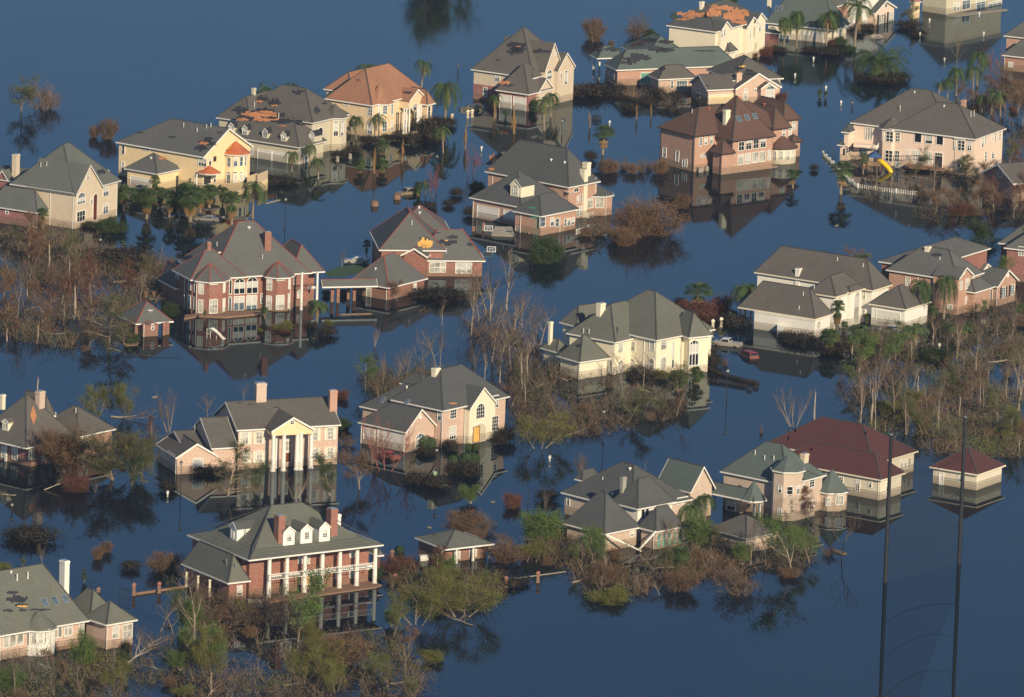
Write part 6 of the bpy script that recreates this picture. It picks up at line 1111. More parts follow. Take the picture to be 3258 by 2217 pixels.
tree(KE, [('fan3', 1212, 660, 468, 'fan palm inside the white balustrade corner', 1.5), ('fan3', 1340, 545, 425, 'thin yellowing palm by the play tower', 1.1), ('bare2', 1745, 640, 500, 'bare tree on the peach house bank', 1.1), ('olive', 1945, 560, 430, 'green tree before the peach right bay', 1), ('leafcol', 2050, 1045, 755, 'slanting tall tree with green top at the right water edge', 1.6), ('rust', 1860, 760, 600, 'red brown tree on the bank below the peach house', 1.1), ('rust', 1990, 740, 560, 'rust tree on the bank left of the brick gable', 1.1), ('rust', 2090, 760, 590, 'rust tree on the bank at the brick gable', 1.1), ('twigbush', 1990, 780, 700, 'brush on the bank at the water line', 1.5), ('bare1', 2200, 800, 560, 'grey bare tree at the right edge below the gable', .8), ('rust', 2240, 700, 520, 'rust tree at the right edge before the grey roof', 1), ('redbush', 1900, 780, 690, 'dark red shrub at the end of the bank', 1.3),
  ('twigbush', 60, 880, 640, 'big pale bare shrub in open water, left of centre right', 1.0), ('rustbush', 170, 880, 650, 'orange brown twiggy shrub beside the big pale one', 1.2), ('rustbush', 300, 740, 640, 'small orange shrub left of the big reflection', .9), ('rustbush', 20, 900, 700, 'bare shrub at the lower left of the pale clump', .9), ('vase', 40, 900, 590, 'leafless branchy tree rising from the orange shrubs', .6),
  ('olivebush', 1020, 1100, 985, 'green bush behind the white house roof, left', 1.2), ('leafcol', 1120, 1060, 975, 'single dark upright conifer behind the white house', .6), ('rust', 1290, 1120, 955, 'wide leafy tree behind the white house roof', 1.5), ('lowpalm', 1330, 1120, 1000, 'green palm tops behind the white house roof', 1), ('olive', 930, 1110, 1040, 'yellow green bush left of the white house roof', .9), ('olive', 1840, 1060, 930, 'olive tree behind the red brick house roof', 1.3), ('olivebush', 1950, 1060, 940, 'yellow green bush behind the red brick house', 1.5), ('twigbush', 1900, 1040, 960, 'brown brush behind the red brick house ridge', 1.4),
  ('fan3', 385, 1340, 1165, 'queen palm with arching fronds right of the pale green roof', 1.9), ('queen3', 640, 1380, 1175, 'dark drooping palm left of the white house', .9), ('queen3', 700, 1330, 1170, 'dark arching palm against the white house corner', .8), ('redbush', 530, 1330, 1215, 'red brown bush left of the dark palms', 1.0), ('redbush', 290, 1310, 1240, 'red brown bush left of the arching palm', .9), ('redbush', 420, 1370, 1250, 'wide purple brown brush right of the pale green roof', 1.8), ('balldrown', 600, 1410, 1360, 'drowned brush beside the bottle shaped pillars', 2), ('lowpalm', 590, 1390, 1320, 'small yellowing palm beside the pillars', 1)])
tree(KF, [('fan3', 660, 1110, 1020, 'withered palm before the left octagonal bay', .8), ('fan3', 1165, 1090, 985, 'small fan palm before the right octagonal bay', 1.3), ('lowpalm', 1600, 1140, 935, 'feathery palm before the right gallery columns', 1.0), ('olivebush', 1340, 1180, 1110, 'low green shrub in water below the gallery', 2), ('olivebush', 1120, 1200, 1165, 'low green shrub in water below the right bay', 1.2), ('greenbush', 380, 1060, 935, 'round green tree left of the grand brick house', 1), ('olive', 290, 780, 560, 'leafy olive tree left of the grand brick roof', 1.5), ('fan3', 2018, 580, 425, 'small thin palm by the cream sedan', .9), ('bare1', 1810, 660, 515, 'bare reddish tree left of the cream sedan', 1.0), ('redbush', 1340, 1210, 1170, 'drowned purple brush below the gallery', 2), ('balldrown', 1690, 1230, 1160, 'drowned grass clump right of the gallery', 1.2), ('olivebush', 1695, 1150, 1090, 'dry palm like shrub right of the gallery', .9), ('balldrown', 1560, 1160, 1120, 'dark brush under the feathery palm', 1.6), ('greenbush', 1680, 900, 840, 'green shrub behind the covered walk left end', 1), ('greenbush', 1820, 900, 830, 'green shrub behind the covered walk piers', 1), ('vase', 2085, 1330, 1130, 'pale bare shrub at the fence line', .8)])
tree(KG, [('greenbush', 1580, 1085, 850, 'large dark green bushy tree in front of the brick wing', 1.0), ('rust', 410, 1395, 1200, 'rust tree before the small wing with the white door', 1.0), ('balldrown', 750, 1380, 1310, 'drowned brush heap before the double windows', 3.0), ('balldrown', 640, 1370, 1320, 'left end of the drowned brush heap', 2), ('bare2', 770, 1590, 1370, 'pale bare forked tree at the bottom of the fence line', .9), ('lowpalm', 1400, 660, 545, 'storm tossed palm crown lying on the garage roof', .9), ('twigbush', 1990, 880, 690, 'grey shrub at the right end of the brick wing', 1.2), ('rustbush', 1900, 880, 790, 'brown brush before the deck of the brick wing', 1.2), ('rustbush', 2150, 930, 790, 'leafless red shrub right of the brick wing', 1.0), ('rustbush', 2230, 950, 770, 'leafless shrub at the right end of that row', 1.0), ('balldrown', 990, 720, 650, 'dark brush left of the garage corner', .8), ('rust', 420, 700, 675, 'low rusty brush behind the red ridged roof', 1.4), ('balldrown', 680, 655, 610, 'low brush behind the far ridge of the red roof', 1)])
hx = [(1700+i*23, 905+i*6+abs(i-4)*1.5) for i in range(19)]
for i, (x, y) in enumerate([(1695, 900), (1712, 915), (1733, 930), (1757, 945), (1782, 955), (1806, 965), (1832, 974), (1858, 982), (1884, 990), (1910, 998), (1936, 1005), (1962, 1012), (1988, 1019), (2014, 1026), (2040, 1032), (2066, 1038), (2092, 1043), (2115, 1045), (2136, 1046), (1722, 1030), (1757, 1035), (1792, 1040), (1828, 1044), (1866, 1050), (1902, 1055), (1936, 1062), (1968, 1068), (2000, 1072), (2030, 1076), (2072, 1105), (2130, 1085)]):
    tree(KH, [('hedgeball', x, y, y-34, 'small round drowned bush in the curving double hedge row', 1.15)], 'round bushes of the curving double hedge')
tree(KH, [('palmetto', 1590, 1050, 890, 'right green fan palm clump before the cream pillars', 1.2), ('palmetto', 1425, 1110, 915, 'left green fan palm clump before the cream pillars', 1.2), ('olivebush', 1270, 1000, 905, 'brown green bush at the cream wall right part', 1.2), ('balldrown', 1090, 990, 900, 'dark red bush at the cream wall middle', 1.3), ('olivebush', 1000, 990, 930, 'low bush at the cream wall left part', 1), ('balldrown', 1700, 860, 700, 'dark shrub at the right cream corner', .7), ('balldrown', 1740, 900, 790, 'brown shrub row end by the hedge', .8), ('balldrown', 1690, 800, 720, 'dark shrub just right of the cream corner', .7), ('olive', 1850, 640, 530, 'flat green shrub above the white pickup', 1.6), ('twigbush', 1850, 880, 800, 'branchy drowned shrub in open water left of the minivan', .9)])
tree(KI, [('fan2', 935, 790, 565, 'ragged palm before the white entry tower', .9), ('palmetto', 985, 800, 720, 'low green palm left of the white entry pillar', .9), ('palmetto', 1145, 740, 665, 'low green palm right of the white entry pillar', .8), ('olive', 700, 810, 710, 'leafy shrub before the low white wing', 1.3), ('fan1', 870, 960, 775, 'large fan palm below the low white wing', 1.2), ('lowpalm', 1040, 960, 820, 'palm left of the black utility vehicle', .8), ('fan1', 1180, 960, 820, 'yellowing fan palm below the black utility vehicle', 1.1), ('queen3', 1520, 740, 425, 'tall queen palm with brown trunk at the garage right', .9), ('queen3', 1700, 710, 395, 'tall leaning queen palm before the red brick house', .9), ('lowpalm', 1500, 900, 750, 'low feathery palm below the garage', 1.4), ('palmetto', 1625, 710, 615, 'fan palm shrub at the brick house foot', 1.1), ('lowpalm', 1760, 840, 740, 'arching palm left of the green clump, right side', 1.1), ('lowpalm', 1860, 850, 755, 'arching palm in the green clump, right side', 1.1), ('greenbush', 1640, 1000, 900, 'dark green bush by the mailbox', 1.6), ('balldrown', 660, 880, 820, 'dark brush under the low white wing', 2.2), ('balldrown', 560, 850, 800, 'dark brush at the garden wall', 1), ('balldrown', 900, 960, 900, 'orange brown skirt of the large fan palm', 1.5),
  ('vase', 625, 1485, 1150, 'bare tree with reddish twigs behind the maroon roof', .9), ('snag', 772, 1440, 1200, 'broken trunk with bright splinter behind the maroon roof'), ('bare2', 1100, 1530, 950, 'tall pale bare tree, first right of the maroon roof peak', .5), ('bare2', 1205, 1530, 900, 'tall pale bare tree, second right of the maroon roof peak', .5), ('bare1', 1340, 1480, 940, 'reddish bare tree in the right thicket, left part', .8), ('bare2', 1425, 1540, 1170, 'pale bare tree with broken limbs in the right thicket', .8), ('bare2', 1660, 1530, 1060, 'tall white forked tree in the middle of the right thicket', .7), ('snag', 1815, 1420, 1245, 'bright white splintered trunk in the right thicket'), ('bare2', 1960, 1340, 930, 'tall forked tree with green haze in the right thicket', .7), ('bare1', 1930, 1120, 640, 'green hazed tree before the red brick house', .8), ('bare2', 2240, 1400, 830, 'big pale bare tree near the right edge', 1), ('snag', 1510, 1300, 1100, 'orange splintered trunk in the right thicket'), ('bare3', 1580, 1380, 1100, 'thin dead tree left of the white forked one', .6), ('snag', 1180, 1480, 1190, 'short broken trunk near the first pale trees'), ('bare2', 2150, 1300, 980, 'thin bare tree left of the big pale one', .6), ('bent', 1330, 860, 790, 'fallen limb before the white garage', 1), ('twigbush', 2200, 760, 640, 'bare brush at the right edge below brick house', 2)])
tree(KJ, [('oakbare', 400, 790, 400, 'large bare oak before the porch house', 1.5), ('oakbare', 470, 800, 470, 'brown twiggy oak crowding the porch house middle', 1.3), ('rust', 610, 830, 560, 'rusty tree between the two oaks at the porch house', 1.4), ('oakolive', 930, 830, 440, 'olive oak right behind the wide one', 1.2), ('cypress', 1010, 860, 560, 'slim olive conical tree left of the garage gable', 1.1), ('oakolive', 825, 850, 420, 'wide bare oak between the porch house and the garage', 1.7), ('leafcol', 945, 890, 610, 'slanting green tree in the water right of the wide oak', 1.0), ('vase', 1218, 505, 140, 'bare forked tree behind the garage wing', .8), ('bare1', 1490, 420, 205, 'small round crowned tree behind the brick house', 1.1), ('bare1', 1750, 290, 140, 'bare tree beside the double flue chimney', 1.1), ('cypress', 1635, 970, 560, 'rust coloured conical tree before the brick house', 1.3), ('leafcol', 1815, 930, 680, 'slim green tree on a tangled trunk before the portico', 1.1), ('vase', 2115, 985, 760, 'vase shaped bare tree before the white columns', 1.2), ('redtree', 1095, 540, 385, 'red brown tree behind the garage wing left', 1), ('willow', 700, 390, 140, 'feathery green tree behind the porch house, left', 1), ('willow', 890, 400, 115, 'feathery green tree behind the porch house, right', .8), ('fallen1', 900, 420, 280, 'toppled tree reaching right behind the porch house', 1), ('snag', 270, 300, 100, 'splintered bare tree behind the brick chimney'), ('redbush', 540, 925, 790, 'red brown brush at the porch house water line', 1.3), ('fallen2', 410, 930, 830, 'fallen branch below the porch house'), ('vase', 680, 940, 830, 'tiny bare sapling in open water', .6), ('balldrown', 1200, 930, 860, 'dark twiggy bush at the garage left', 1), ('balldrown', 1500, 800, 745, 'dark brush at the foot of the gabled garage', 2.4), ('rustbush', 1150, 1500, 1340, 'rust coloured shrub left of the mansion', 1.4), ('twigbush', 1270, 1500, 1370, 'dark shrub behind the mansion annex', 1.3), ('balldrown', 935, 1495, 1440, 'small dark brush mound in open water', 1.4), ('rustbush', 760, 1370, 1270, 'small orange shrub in open water', .8), ('rustbush', 695, 1420, 1310, 'smaller dark shrub left below the orange one', .7), ('balldrown', 225, 1280, 1195, 'long brush heap floating by the left mailbox', 2.2), ('balldrown', 150, 1285, 1230, 'left end of the floating brush heap', 2), ('olive', 170, 1480, 1380, 'yellow green tree behind the bottom left ridge', 1), ('bare1', 300, 1470, 1290, 'thin bare tree behind the bottom left ridge', .8), ('leafcol', 605, 1590, 1490, 'small green tree behind the bottom left wing', 1.2), ('olivebush', 30, 1500, 1430, 'yellow green bush at the left edge behind the roof', 1.2), ('fallen1', 60, 960, 900, 'brush at the left edge below the porch house'), ('olive', 720, 420, 300, 'dark green brush behind the porch house', 1.3)])
tree(KK, [('ballgreen', 1030, 745, 650, 'green clipped round bush before the arched brick window', 1.0), ('ballgreen', 1335, 870, 762, 'green round bush in the water, right one', .95), ('balldrown', 1335, 935, 840, 'drowned round bush below the right green one', 1.0), ('ballgreen', 1228, 860, 785, 'green round bush in the water, left one', .8), ('balldrown', 1222, 920, 845, 'drowned round bush below the left green one', .9), ('balldrown', 1207, 745, 680, 'dark round bush at the cream bay', .9), ('balldrown', 1022, 780, 740, 'flat drowned ring below the clipped bush', 2.0), ('ballgreen', 1335, 750, 700, 'small green bush left of the arched entry', .7), ('ballgreen', 1380, 750, 700, 'small green bush beside the entry step', .7), ('balldrown', 1570, 705, 635, 'dark round bush at the right brick corner', .8), ('balldrown', 1600, 690, 590, 'brown bush right of the brick corner', .7), ('balldrown', 960, 985, 915, 'wide drowned bush, left of the grey box', 1.3), ('balldrown', 1100, 1010, 935, 'wide drowned bush, right of the grey box', 1.3), ('rust', 555, 1030, 700, 'rust leaved tree on a clear trunk in open water', 1.5), ('redbare', 720, 900, 460, 'red barked branching tree before the garage doors', 1.2), ('vase', 640, 850, 620, 'leaning bare tree left of the garage doors', .8), ('leafcol', 350, 1080, 720, 'slim green tree before the brick right wing', .9), ('olive', 900, 900, 770, 'olive tree growing from water before the triple garage', 1), ('vase', 480, 880, 700, 'bare slanting tree left of the rust tree', .7),
  ('willow', 1850, 740, 445, 'large yellow green willow in the water, centre', 1.3), ('willow2', 1355, 1135, 985, 'bright green bush above the pavilion', 1.2), ('rustbush', 1260, 1330, 1150, 'rust pink brush behind the pavilion', 1.5), ('twigbush', 1450, 1340, 1180, 'grey green brush behind the pavilion right', 1.4), ('redbush', 1650, 1160, 1040, 'red leaved shrub standing in water', 1.0), ('bare1', 1880, 1260, 1040, 'grey bare sapling cluster left of the brick house', .8), ('willow2', 1790, 1440, 1170, 'bright green willow left of the turquoise windowed house', 1.2), ('willow2', 1950, 1400, 1170, 'second bright green willow, nearer the house', 1.0), ('vase', 2150, 960, 750, 'bare green grey tree behind the brick house with turquoise windows', 1.0), ('ballgreen', 838, 1490, 1440, 'round clipped green bush behind the mansion', .9), ('redtree', 1140, 1590, 1420, 'rust conical tree before the pavilion', .9), ('balldrown', 1900, 1110, 1040, 'dark round bush inside the metal frame', 1.2), ('twigbush', 450, 720, 620, 'dark brush right of the brick wing', 1.4), ('redbush', 420, 380, 300, 'red brown brush behind the right chimney', 1.2), ('greenbush', 430, 600, 500, 'dark green brush right of the chimney', 1),
  ('bare2', 720, 300, 30, 'tall thin bare tree behind the garage roof, left', .6), ('bare3', 830, 290, 10, 'tall bare tree behind the garage roof, middle', .6), ('green', 600, 320, 60, 'green leaning tree behind the garage roof', 1), ('fallen1', 700, 290, 180, 'fallen tree behind the garage roof', 1), ('bare2', 1130, 170, -120, 'tallest bare tree behind the cream chimney', .5), ('bare2', 1450, 250, -30, 'pale forked tree right of the cream fronted house, left', .7), ('bare2', 1740, 440, 60, 'pale forked tree right of the cream fronted house, right', .8), ('bare1', 1380, 200, -20, 'reddish bare tree behind the dark grey ridge', .8), ('bare1', 1600, 260, 20, 'grey bare tree in the centre thicket', .8)])
tree(KL, [('willow', 1010, 1110, 900, 'green willow crown in the bottom brush before the colonnade', 1.1), ('green', 860, 1010, 480, 'tall green willow crossing the mansion columns', .75), ('bare1', 228, 940, 440, 'big grey bare tree before the mansion annex', 1.1), ('rust', 380, 850, 730, 'orange leaved tree before the mansion corner', 1.3), ('twigbush', 560, 830, 700, 'dark shrub heap before the mansion corner', 2), ('green', 340, 1150, 840, 'slim yellow green tree below the bare tree', .9), ('willow', 1600, 850, 590, 'broad green willow before the pool pavilion', 1.2), ('willow', 1880, 800, 500, 'broad green willow right of the pool pavilion', 1.3), ('redtree', 1715, 590, 350, 'rust tree at the pavilion corner', .8), ('fallen1', 1900, 830, 730, 'toppled bare tree reaching into open water', 1.2), ('willow2', 1440, 860, 740, 'bright green low willow before the pavilion', 1.1), ('redbush', 1480, 520, 410, 'red brown brush left of the pavilion', 1.8), ('greenbush', 1330, 560, 480, 'dark green shrubs at the mansion right end', 1.2), ('ballgreen', 1492, 405, 360, 'round bush at the brick pillar', .8), ('rustbush', 1950, 330, 250, 'pink brown brush right behind the pavilion', 1.4), ('rust', 2130, 420, 270, 'rust brush right of the pavilion', 1.3), ('balldrown', 2060, 610, 550, 'dark drowned brush by the fence wall', 1.6), ('palmetto', 2020, 600, 520, 'dark palm like shrub by the fence wall', 1.2), ('bare1', 1530, 1180, 850, 'pale bare tree in the bottom brush, right end', .9), ('rust', 1545, 1000, 840, 'rust tree top in the bottom brush', 1.1), ('olivebush', 1700, 1070, 990, 'rusty mound at the tip of the bottom brush', 1.2), ('willow', 900, 1200, 950, 'green willow in the bottom brush, middle', 1.0), ('bare2', 620, 1180, 970, 'broken pale tree in the bottom brush', .6), ('olive', 1340, 960, 870, 'yellow green mound in the bottom brush', 1.8), ('rustbush', 1130, 1100, 900, 'bent rusty tree in the bottom brush', 1.6), ('willow2', 180, 980, 860, 'bright green clump left of the bare tree', 1.1), ('redbush', 2190, 100, 20, 'dark red shrub beyond the pavilion', .1)][:-1])
tree(KM, [('cypress', 1850, 720, 450, 'rust cypress before the turret', .8), ('redtree', 2000, 720, 490, 'red brown tree right of the turret', 1.2), ('green', 1890, 1060, 650, 'tall green tree with pale trunk at the right water edge', 1.1), ('bare3', 2215, 990, 640, 'twisted pale bare tree alone in open water, right', .8), ('bare2', 1620, 1020, 690, 'slim bare tree before the low dark roof', .6), ('bare3', 1715, 1030, 700, 'second slim bare tree before the low dark roof', .5), ('queen3', 1225, 860, 620, 'feathery palm at the turquoise windows', 1.2), ('queen3', 1320, 740, 560, 'dark feathery palm between the two brick houses', 1.2), ('palmetto', 1150, 1030, 890, 'green fan palm at the foot of the turquoise windowed house', 1.2), ('rustbush', 1140, 1190, 1030, 'pink brown ball shaped shrub at the water edge', 1.3), ('twigbush', 1550, 1210, 1010, 'wide grey green shrub at the water edge', 1.6), ('rustbush', 1850, 1100, 1030, 'low pinkish brush below the tall green tree', 2.2), ('olivebush', 730, 1260, 1170, 'yellow green mound at the water edge', 2.4), ('green', 600, 1060, 760, 'thin leaning tree over the grey roof', .8), ('bent', 680, 1080, 800, 'leaning green tree before the pale brick wall', .8), ('bent', 530, 1060, 850, 'bent pale trunk at the house left corner', .7), ('rustbush', 700, 1140, 990, 'rusty brush at the broken tree', 1.5), ('olive', 1450, 940, 750, 'green shrub tree on the low dark roof side', 1.1), ('fallen2', 830, 1060, 900, 'toppled tree before the pale brick house', 1.0), ('fallen1', 560, 1130, 1000, 'fallen tree at the left of the water edge', 1.0), ('willow2', 230, 900, 650, 'bright green willow left of the grey roof', 1.1), ('green', 2010, 1010, 760, 'green tree behind the tall pale trunk', 1.0), ('olivebush', 200, 960, 860, 'yellow green bush low at left', 1.4), ('balldrown', 60, 1160, 1110, 'dark bush between the two fence pillars', 1.3), ('balldrown', 140, 1145, 1105, 'second dark bush between the two fence pillars', 1.0), ('rustbush', 30, 990, 850, 'brown brush right of the pavilion water', 1.6), ('bare1', 2160, 700, 500, 'dark red bare tree at the octagonal bay', .6), ('twigbush', 2120, 960, 880, 'brown brush at the right end of the bank', 1.3), ('twigbush', 1690, 160, 100, 'dark drift wood frame with pale post behind the green roof', .5), ('bare2', 270, 640, 540, 'grey sapling left of the grey roofs', 1.0), ('vase', 510, 440, 270, 'bare saplings behind the grey roofs', 1.1), ('bare2', 930, 400, 340, 'small bare tree behind the gabled green roof', 1)])
tree(KO, [('bent', 1400, 1000, 470, 'curved trunk tree with green tufts in open water', .7), ('fallen2', 1290, 1300, 1080, 'fallen grey tree sweeping right across the bottom brush', 1.3), ('bare2', 130, 1600, 1200, 'pale bare trunk at the bottom left corner', .6), ('bare3', 700, 1590, 1200, 'white stemmed bare tree at the bottom', .5), ('bare2', 1010, 1400, 1050, 'pale bent tree before the right brick wing', .5), ('greenbush', 1080, 1260, 1160, 'bright green bush before the right brick wing', .9), ('rust', 430, 1330, 1120, 'orange brown bush before the white bay', .9), ('willow2', 1600, 1350, 1160, 'green willow clump in the bottom brush', 1.2), ('willow', 1880, 1380, 930, 'yellow green slim willow below the annex', .7), ('snag', 1870, 1560, 1340, 'splintered brown stump in the bottom brush'), ('balldrown', 1120, 1150, 1100, 'round dark bush at the brick wing foot', .8), ('fallen1', 260, 1560, 1420, 'long fallen branches in the bottom left corner', 1.3), ('rustbush', 1520, 1480, 1390, 'bright rust brush at the bottom', 1.6), ('olivebush', 1650, 1560, 1480, 'green brush at the bottom edge', 2), ('twigbush', 1500, 960, 910, 'brush where the curved trunk leaves the water', 1.4)])
tree(KQ, [('cypress', 1080, 1140, 520, 'olive cypress left of the red ridged pavilion', 1.25), ('redtree', 930, 760, 160, 'leaning red brown tree in the left thicket', .8), ('bare3', 160, 900, 300, 'broken pale tree with stubs in the left thicket', .6), ('bare3', 255, 830, 320, 'twin stemmed broken tree in the left thicket', .6), ('snag', 490, 330, 50, 'bent broken trunk at the top of the left thicket', 1.4), ('snag', 70, 1060, 920, 'orange split stump at the left water edge', 1.6), ('snag', 380, 1060, 880, 'bright split stump at the left water edge, right one', 1.6), ('fallen1', 1350, 480, 250, 'fallen tree with branches over the water, above the pavilion', 1.0), ('fallen2', 500, 760, 560, 'fallen tree across the left thicket', 1.3), ('snag', 700, 420, 230, 'splintered trunk in the left thicket', 1.3), ('bare3', 100, 420, 70, 'bent bare tree at the upper left of the thicket', 1.0), ('greenbush', 1320, 1080, 950, 'small dark palm shrub before the pavilion', 1.0), ('olive', 1690, 480, 210, 'olive brush left of the grand brick house', 1.6), ('rust', 760, 380, 230, 'orange leaved shrub in the left thicket', 1.0), ('twigbush', 1270, 500, 410, 'brown twiggy heap in water above the pavilion', 1.4), ('fallen1', 1600, 640, 560, 'fallen reddish branches behind the pavilion', 1.3), ('bare1', 640, 900, 560, 'bare tangled tree in the left thicket, middle', 1.2)])
tree(KB, [('green', 1000, -150, -640, 'tall tree just beyond the top edge, seen mirrored in the lake, left', .8), ('oakolive', 1130, -170, -680, 'tall tree just beyond the top edge, seen mirrored in the lake, middle', 1.3), ('green', 1270, -150, -600, 'tall tree just beyond the top edge, seen mirrored in the lake, right', 1.0)])
# ---- thickets: trees one cannot tell apart share a label; the tangle under them is one mass
def inside(p, poly):
    c = False; j = len(poly)-1
    for i in range(len(poly)):
        if (poly[i][1] > p[1]) != (poly[j][1] > p[1]) and p[0] < (poly[j][0]-poly[i][0])*(p[1]-poly[i][1])/(poly[j][1]-poly[i][1])+poly[i][0]: c = not c
        j = i
    return c
def thicket(K, poly, label, kinds, nt, hts, dens, mats, seed, group, blabel, hb=(.6, 2.2), leaf=3):
    R = random.Random(seed); xs = [p[0] for p in poly]; ys = [p[1] for p in poly]; pts = []
    def samp():
        while True:
            q = (R.uniform(min(xs), max(xs)), R.uniform(min(ys), max(ys)))
            if inside(q, poly): return q
    for i in range(nt):
        q = samp(); k = R.choice(kinds); plant(k, ground(*K(*q), 0), R.uniform(*hts)*(.4 if 'bush' in k or 'fallen' in k else 1), label, group, R.uniform(.8, 1.2))
    B = MB()
    for i in range(dens):
        q = samp(); g = ground(*K(*q), 0); cell = random.Random(hash((seed, int(g.x/7+math.sin(g.y/9)), int(g.y/13+math.sin(g.x/8))))); cr = cell.random(); cm = cell.randrange(len(mats)); ch = cell.uniform(.55, 1.45)
        if cr < .3 and R.random() < .85: continue
        B.cur = cm if R.random() < .7 else R.randrange(len(mats)); c = g; n = R.randint(4, 8); az0 = R.uniform(0, 6.28); m0 = B.cur
        for _ in range(n):
            az = az0+R.uniform(-1.3, 1.3); el = R.uniform(.15, 1.3); d = V3((math.cos(az)*math.cos(el), math.sin(az)*math.cos(el), math.sin(el))); B.cur = 0; e = ribbon(B, c+rv(R, .5)*V3((1, 1, .1)) if False else c+V3((R.uniform(-.6, .6), R.uniform(-.6, .6), 0)), d, R.uniform(*hb)*1.7*ch, R.choice((.05, .07, .12)), .16, R, 4); B.cur = m0
            if m0: B.cur = m0; leafs(B, e, leaf, .45, .24, R); leafs(B, (e+c)/2, leaf, .6, .24, R)
    tag(B.build('brush', mats, None), blabel, 'brush', None, 'stuff')
thicket(K0, [(0, 520), (110, 510), (200, 560), (300, 600), (395, 590), (380, 680), (290, 700), (300, 780), (200, 800), (0, 765)], 'tangled broken tree in the left thicket of storm debris', ['bare1', 'bare3', 'snag', 'twigbush', 'fallen1', 'fallen2', 'rust', 'redtree', 'olive', 'rust', 'rustbush', 'twigbush'], 48, (3.5, 7), 1600, [TWG, LBR, LOL, LRD, TWG, LDG, LBD], 1, 'broken trees of the left thicket', 'brown tangle of storm brush left of the grand brick house', (.8, 2.6))
thicket(K0, [(1170, 780), (1235, 790), (1280, 850), (1420, 865), (1530, 850), (1570, 900), (1540, 950), (1400, 985), (1200, 1000), (1160, 930)], 'wind broken tree in the centre thicket', ['bare1', 'bare3', 'twigbush', 'fallen1', 'fallen2', 'rustbush', 'olive'], 26, (3.5, 7), 1000, [TWG, LBR, LOL, TWG, LDG, LBD], 2, 'broken trees of the centre thicket', 'brown green storm brush before the cream faceted house', (.7, 2.4))
thicket(K0, [(1040, 720), (1150, 700), (1240, 790), (1180, 900), (1150, 900), (1100, 800)], 'leafless tree in the grey stand behind the cream fronted house', ['bare1', 'bare2', 'bare3'], 20, (7, 12), 260, [TWG, LBR, TWG], 3, 'leafless trees behind the cream fronted house', 'thin twiggy brush behind the cream fronted house')
thicket(K0, [(1965, 985), (2010, 930), (2100, 885), (2200, 810), (2323, 770), (2323, 1040), (2120, 1030), (2070, 1000)], 'leafless tree in the right thicket', ['bare1', 'bare2', 'bare3', 'bare2', 'olive', 'fallen1', 'twigbush', 'olivebush', 'rustbush'], 34, (4, 9), 1700, [TWG, LBR, LOL, LGR, TWG, LOL], 4, 'leafless trees of the right thicket', 'green brown undergrowth and fallen limbs of the right thicket', (.5, 1.8))
thicket(K0, [(1890, 860), (2000, 800), (2200, 740), (2323, 700), (2323, 790), (2100, 890), (1960, 985), (1930, 950)], 'bare or hazy green tree standing in water at the near side of the white house', ['bare1', 'bare2', 'bare3', 'olive', 'green', 'bare2', 'twigbush'], 24, (4, 8), 420, [TWG, LBR, LOL, LGR], 24, 'water standing trees before the white house', 'sparse brush in the water before the white house')
thicket(K0, [(2010, 700), (2323, 600), (2323, 760), (2060, 790), (1990, 770)], 'dark leafy tree between the right brick house and the thicket', ['olive', 'green', 'bare1', 'twigbush', 'greenbush'], 14, (3, 6), 330, [TWG, LDG, LOL, LBD], 5, 'dark trees below the right brick house', 'dark drowned brush below the right brick house')
thicket(K0, [(0, 1500), (120, 1490), (330, 1480), (420, 1400), (560, 1390), (700, 1440), (900, 1440), (960, 1530), (950, 1610), (0, 1610)], 'storm bent tree in the bottom left thicket', ['bare1', 'bare3', 'twigbush', 'fallen1', 'fallen2', 'rustbush', 'olive', 'willow', 'willow2'], 56, (3, 6.5), 1250, [TWG, LBR, LOL, LYG, TWG, LDG, LBD], 6, 'bent trees of the bottom left thicket', 'tangle of storm brush along the bottom edge', (.6, 2.2))
thicket(K0, [(1190, 1200), (1290, 1190), (1300, 1240), (1480, 1250), (1560, 1230), (1600, 1260), (1840, 1240), (1830, 1290), (1560, 1320), (1500, 1350), (1330, 1350), (1280, 1290), (1170, 1270)], 'storm broken tree on the bank below the pale brick houses', ['bare1', 'twigbush', 'fallen1', 'fallen2', 'rustbush', 'olive', 'willow2'], 34, (3, 6), 1100, [TWG, LBR, LOL, LYG, LBD], 7, 'broken trees below the pale brick houses', 'brown green brush on the bank below the pale brick houses', (.6, 2.0))
thicket(K0, [(880, 1312), (1000, 1308), (1130, 1300), (1140, 1340), (1100, 1385), (960, 1390), (880, 1340)], 'green brown tree on the bank right of the mansion', ['willow', 'willow2', 'twigbush', 'fallen1', 'rustbush', 'olive'], 12, (3, 5.5), 450, [TWG, LGR, LBR, LOL], 8, 'trees on the bank right of the mansion', 'leafy brush on the bank right of the mansion')
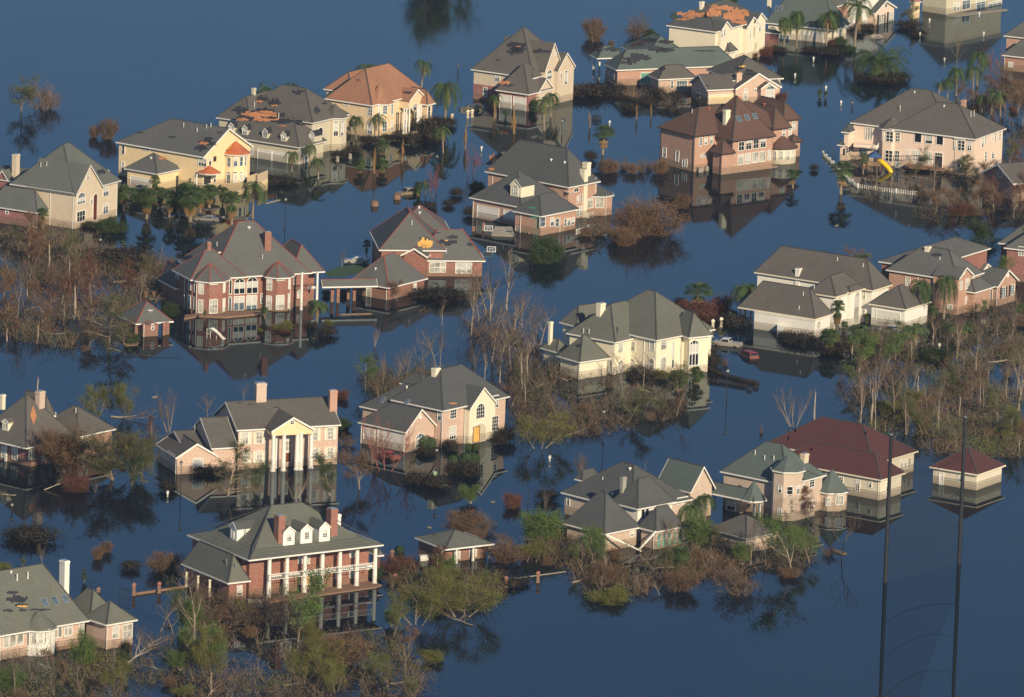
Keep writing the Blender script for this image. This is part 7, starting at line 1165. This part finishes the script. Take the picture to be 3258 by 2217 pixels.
thicket(K0, [(440, 1340), (620, 1345), (700, 1380), (620, 1420), (480, 1420), (420, 1390)], 'dark twiggy shrub before the mansion annex', ['twigbush', 'bare1', 'rustbush'], 8, (3, 5), 260, [TWG, LBR, LBD], 9, 'shrubs before the mansion annex', 'dark drowned brush before the mansion annex')
thicket(K0, [(1980, 420), (2323, 300), (2323, 500), (2200, 520), (2000, 480), (1930, 445)], 'rusty leaved tree crowding the peach house bank', ['rust', 'olive', 'bare1', 'redtree', 'twigbush'], 12, (4, 7), 350, [TWG, LBR, LRD, LOL], 10, 'rusty trees by the peach house', 'rust coloured brush on the peach house bank')
thicket(K0, [(2130, 230), (2323, 200), (2323, 290), (2240, 290), (2150, 260)], 'red brown tree at the upper right edge', ['rust', 'bare1', 'twigbush', 'redbush'], 9, (3, 6), 160, [TWG, LBR, LRD], 11, 'red brown trees at the upper right edge', 'red brown brush at the upper right edge')
thicket(K0, [(800, 860), (940, 850), (1000, 830), (960, 880), (860, 900)], 'thin bare tree behind the garage skylights', ['bare1', 'bare3', 'twigbush'], 9, (4, 8), 160, [TWG, LBR, LDG], 12, 'thin bare trees behind the garage skylights', 'brush behind the garage skylights')
thicket(K0, [(1830, 770), (2010, 770), (2010, 800), (1900, 800), (1840, 790)], 'low dark shrub before the white house', ['greenbush', 'twigbush', 'lowpalm'], 7, (2, 4), 260, [TWG, LDG, LOL, LBD], 13, 'low shrubs before the white house', 'dark brush and leaves before the white house')
thicket(K0, [(1350, 195), (1480, 200), (1560, 235), (1540, 250), (1440, 232), (1345, 212)], 'low drowned shrub on the garage bank', ['balldrown', 'twigbush'], 8, (1.2, 2.0), 70, [TWG, LBD, LBD], 14, 'low shrubs on the drowned garage bank', 'dark drowned brush on the bank of the long green roof')
# green slick of duckweed or turf by the cream sedan
B = MB(); q = [ground(*KF(x, y), .03) for x, y in [(1670, 700), (1780, 655), (1960, 628), (2080, 640), (2020, 690), (1850, 730), (1690, 740)]]; B.prism([p-V3((0, 0, 1.4)) for p in q], q)
tag(B.build('grass_bank', plain('wet_grass', (.035, .085, .03), .3, .9), None), 'green bank just above the water beside the cream sedan', 'bank', None, 'structure')
for o in SC.objects:
    if o.parent is None and o.get('category') and not o.get('kind'): o['kind'] = 'thing'
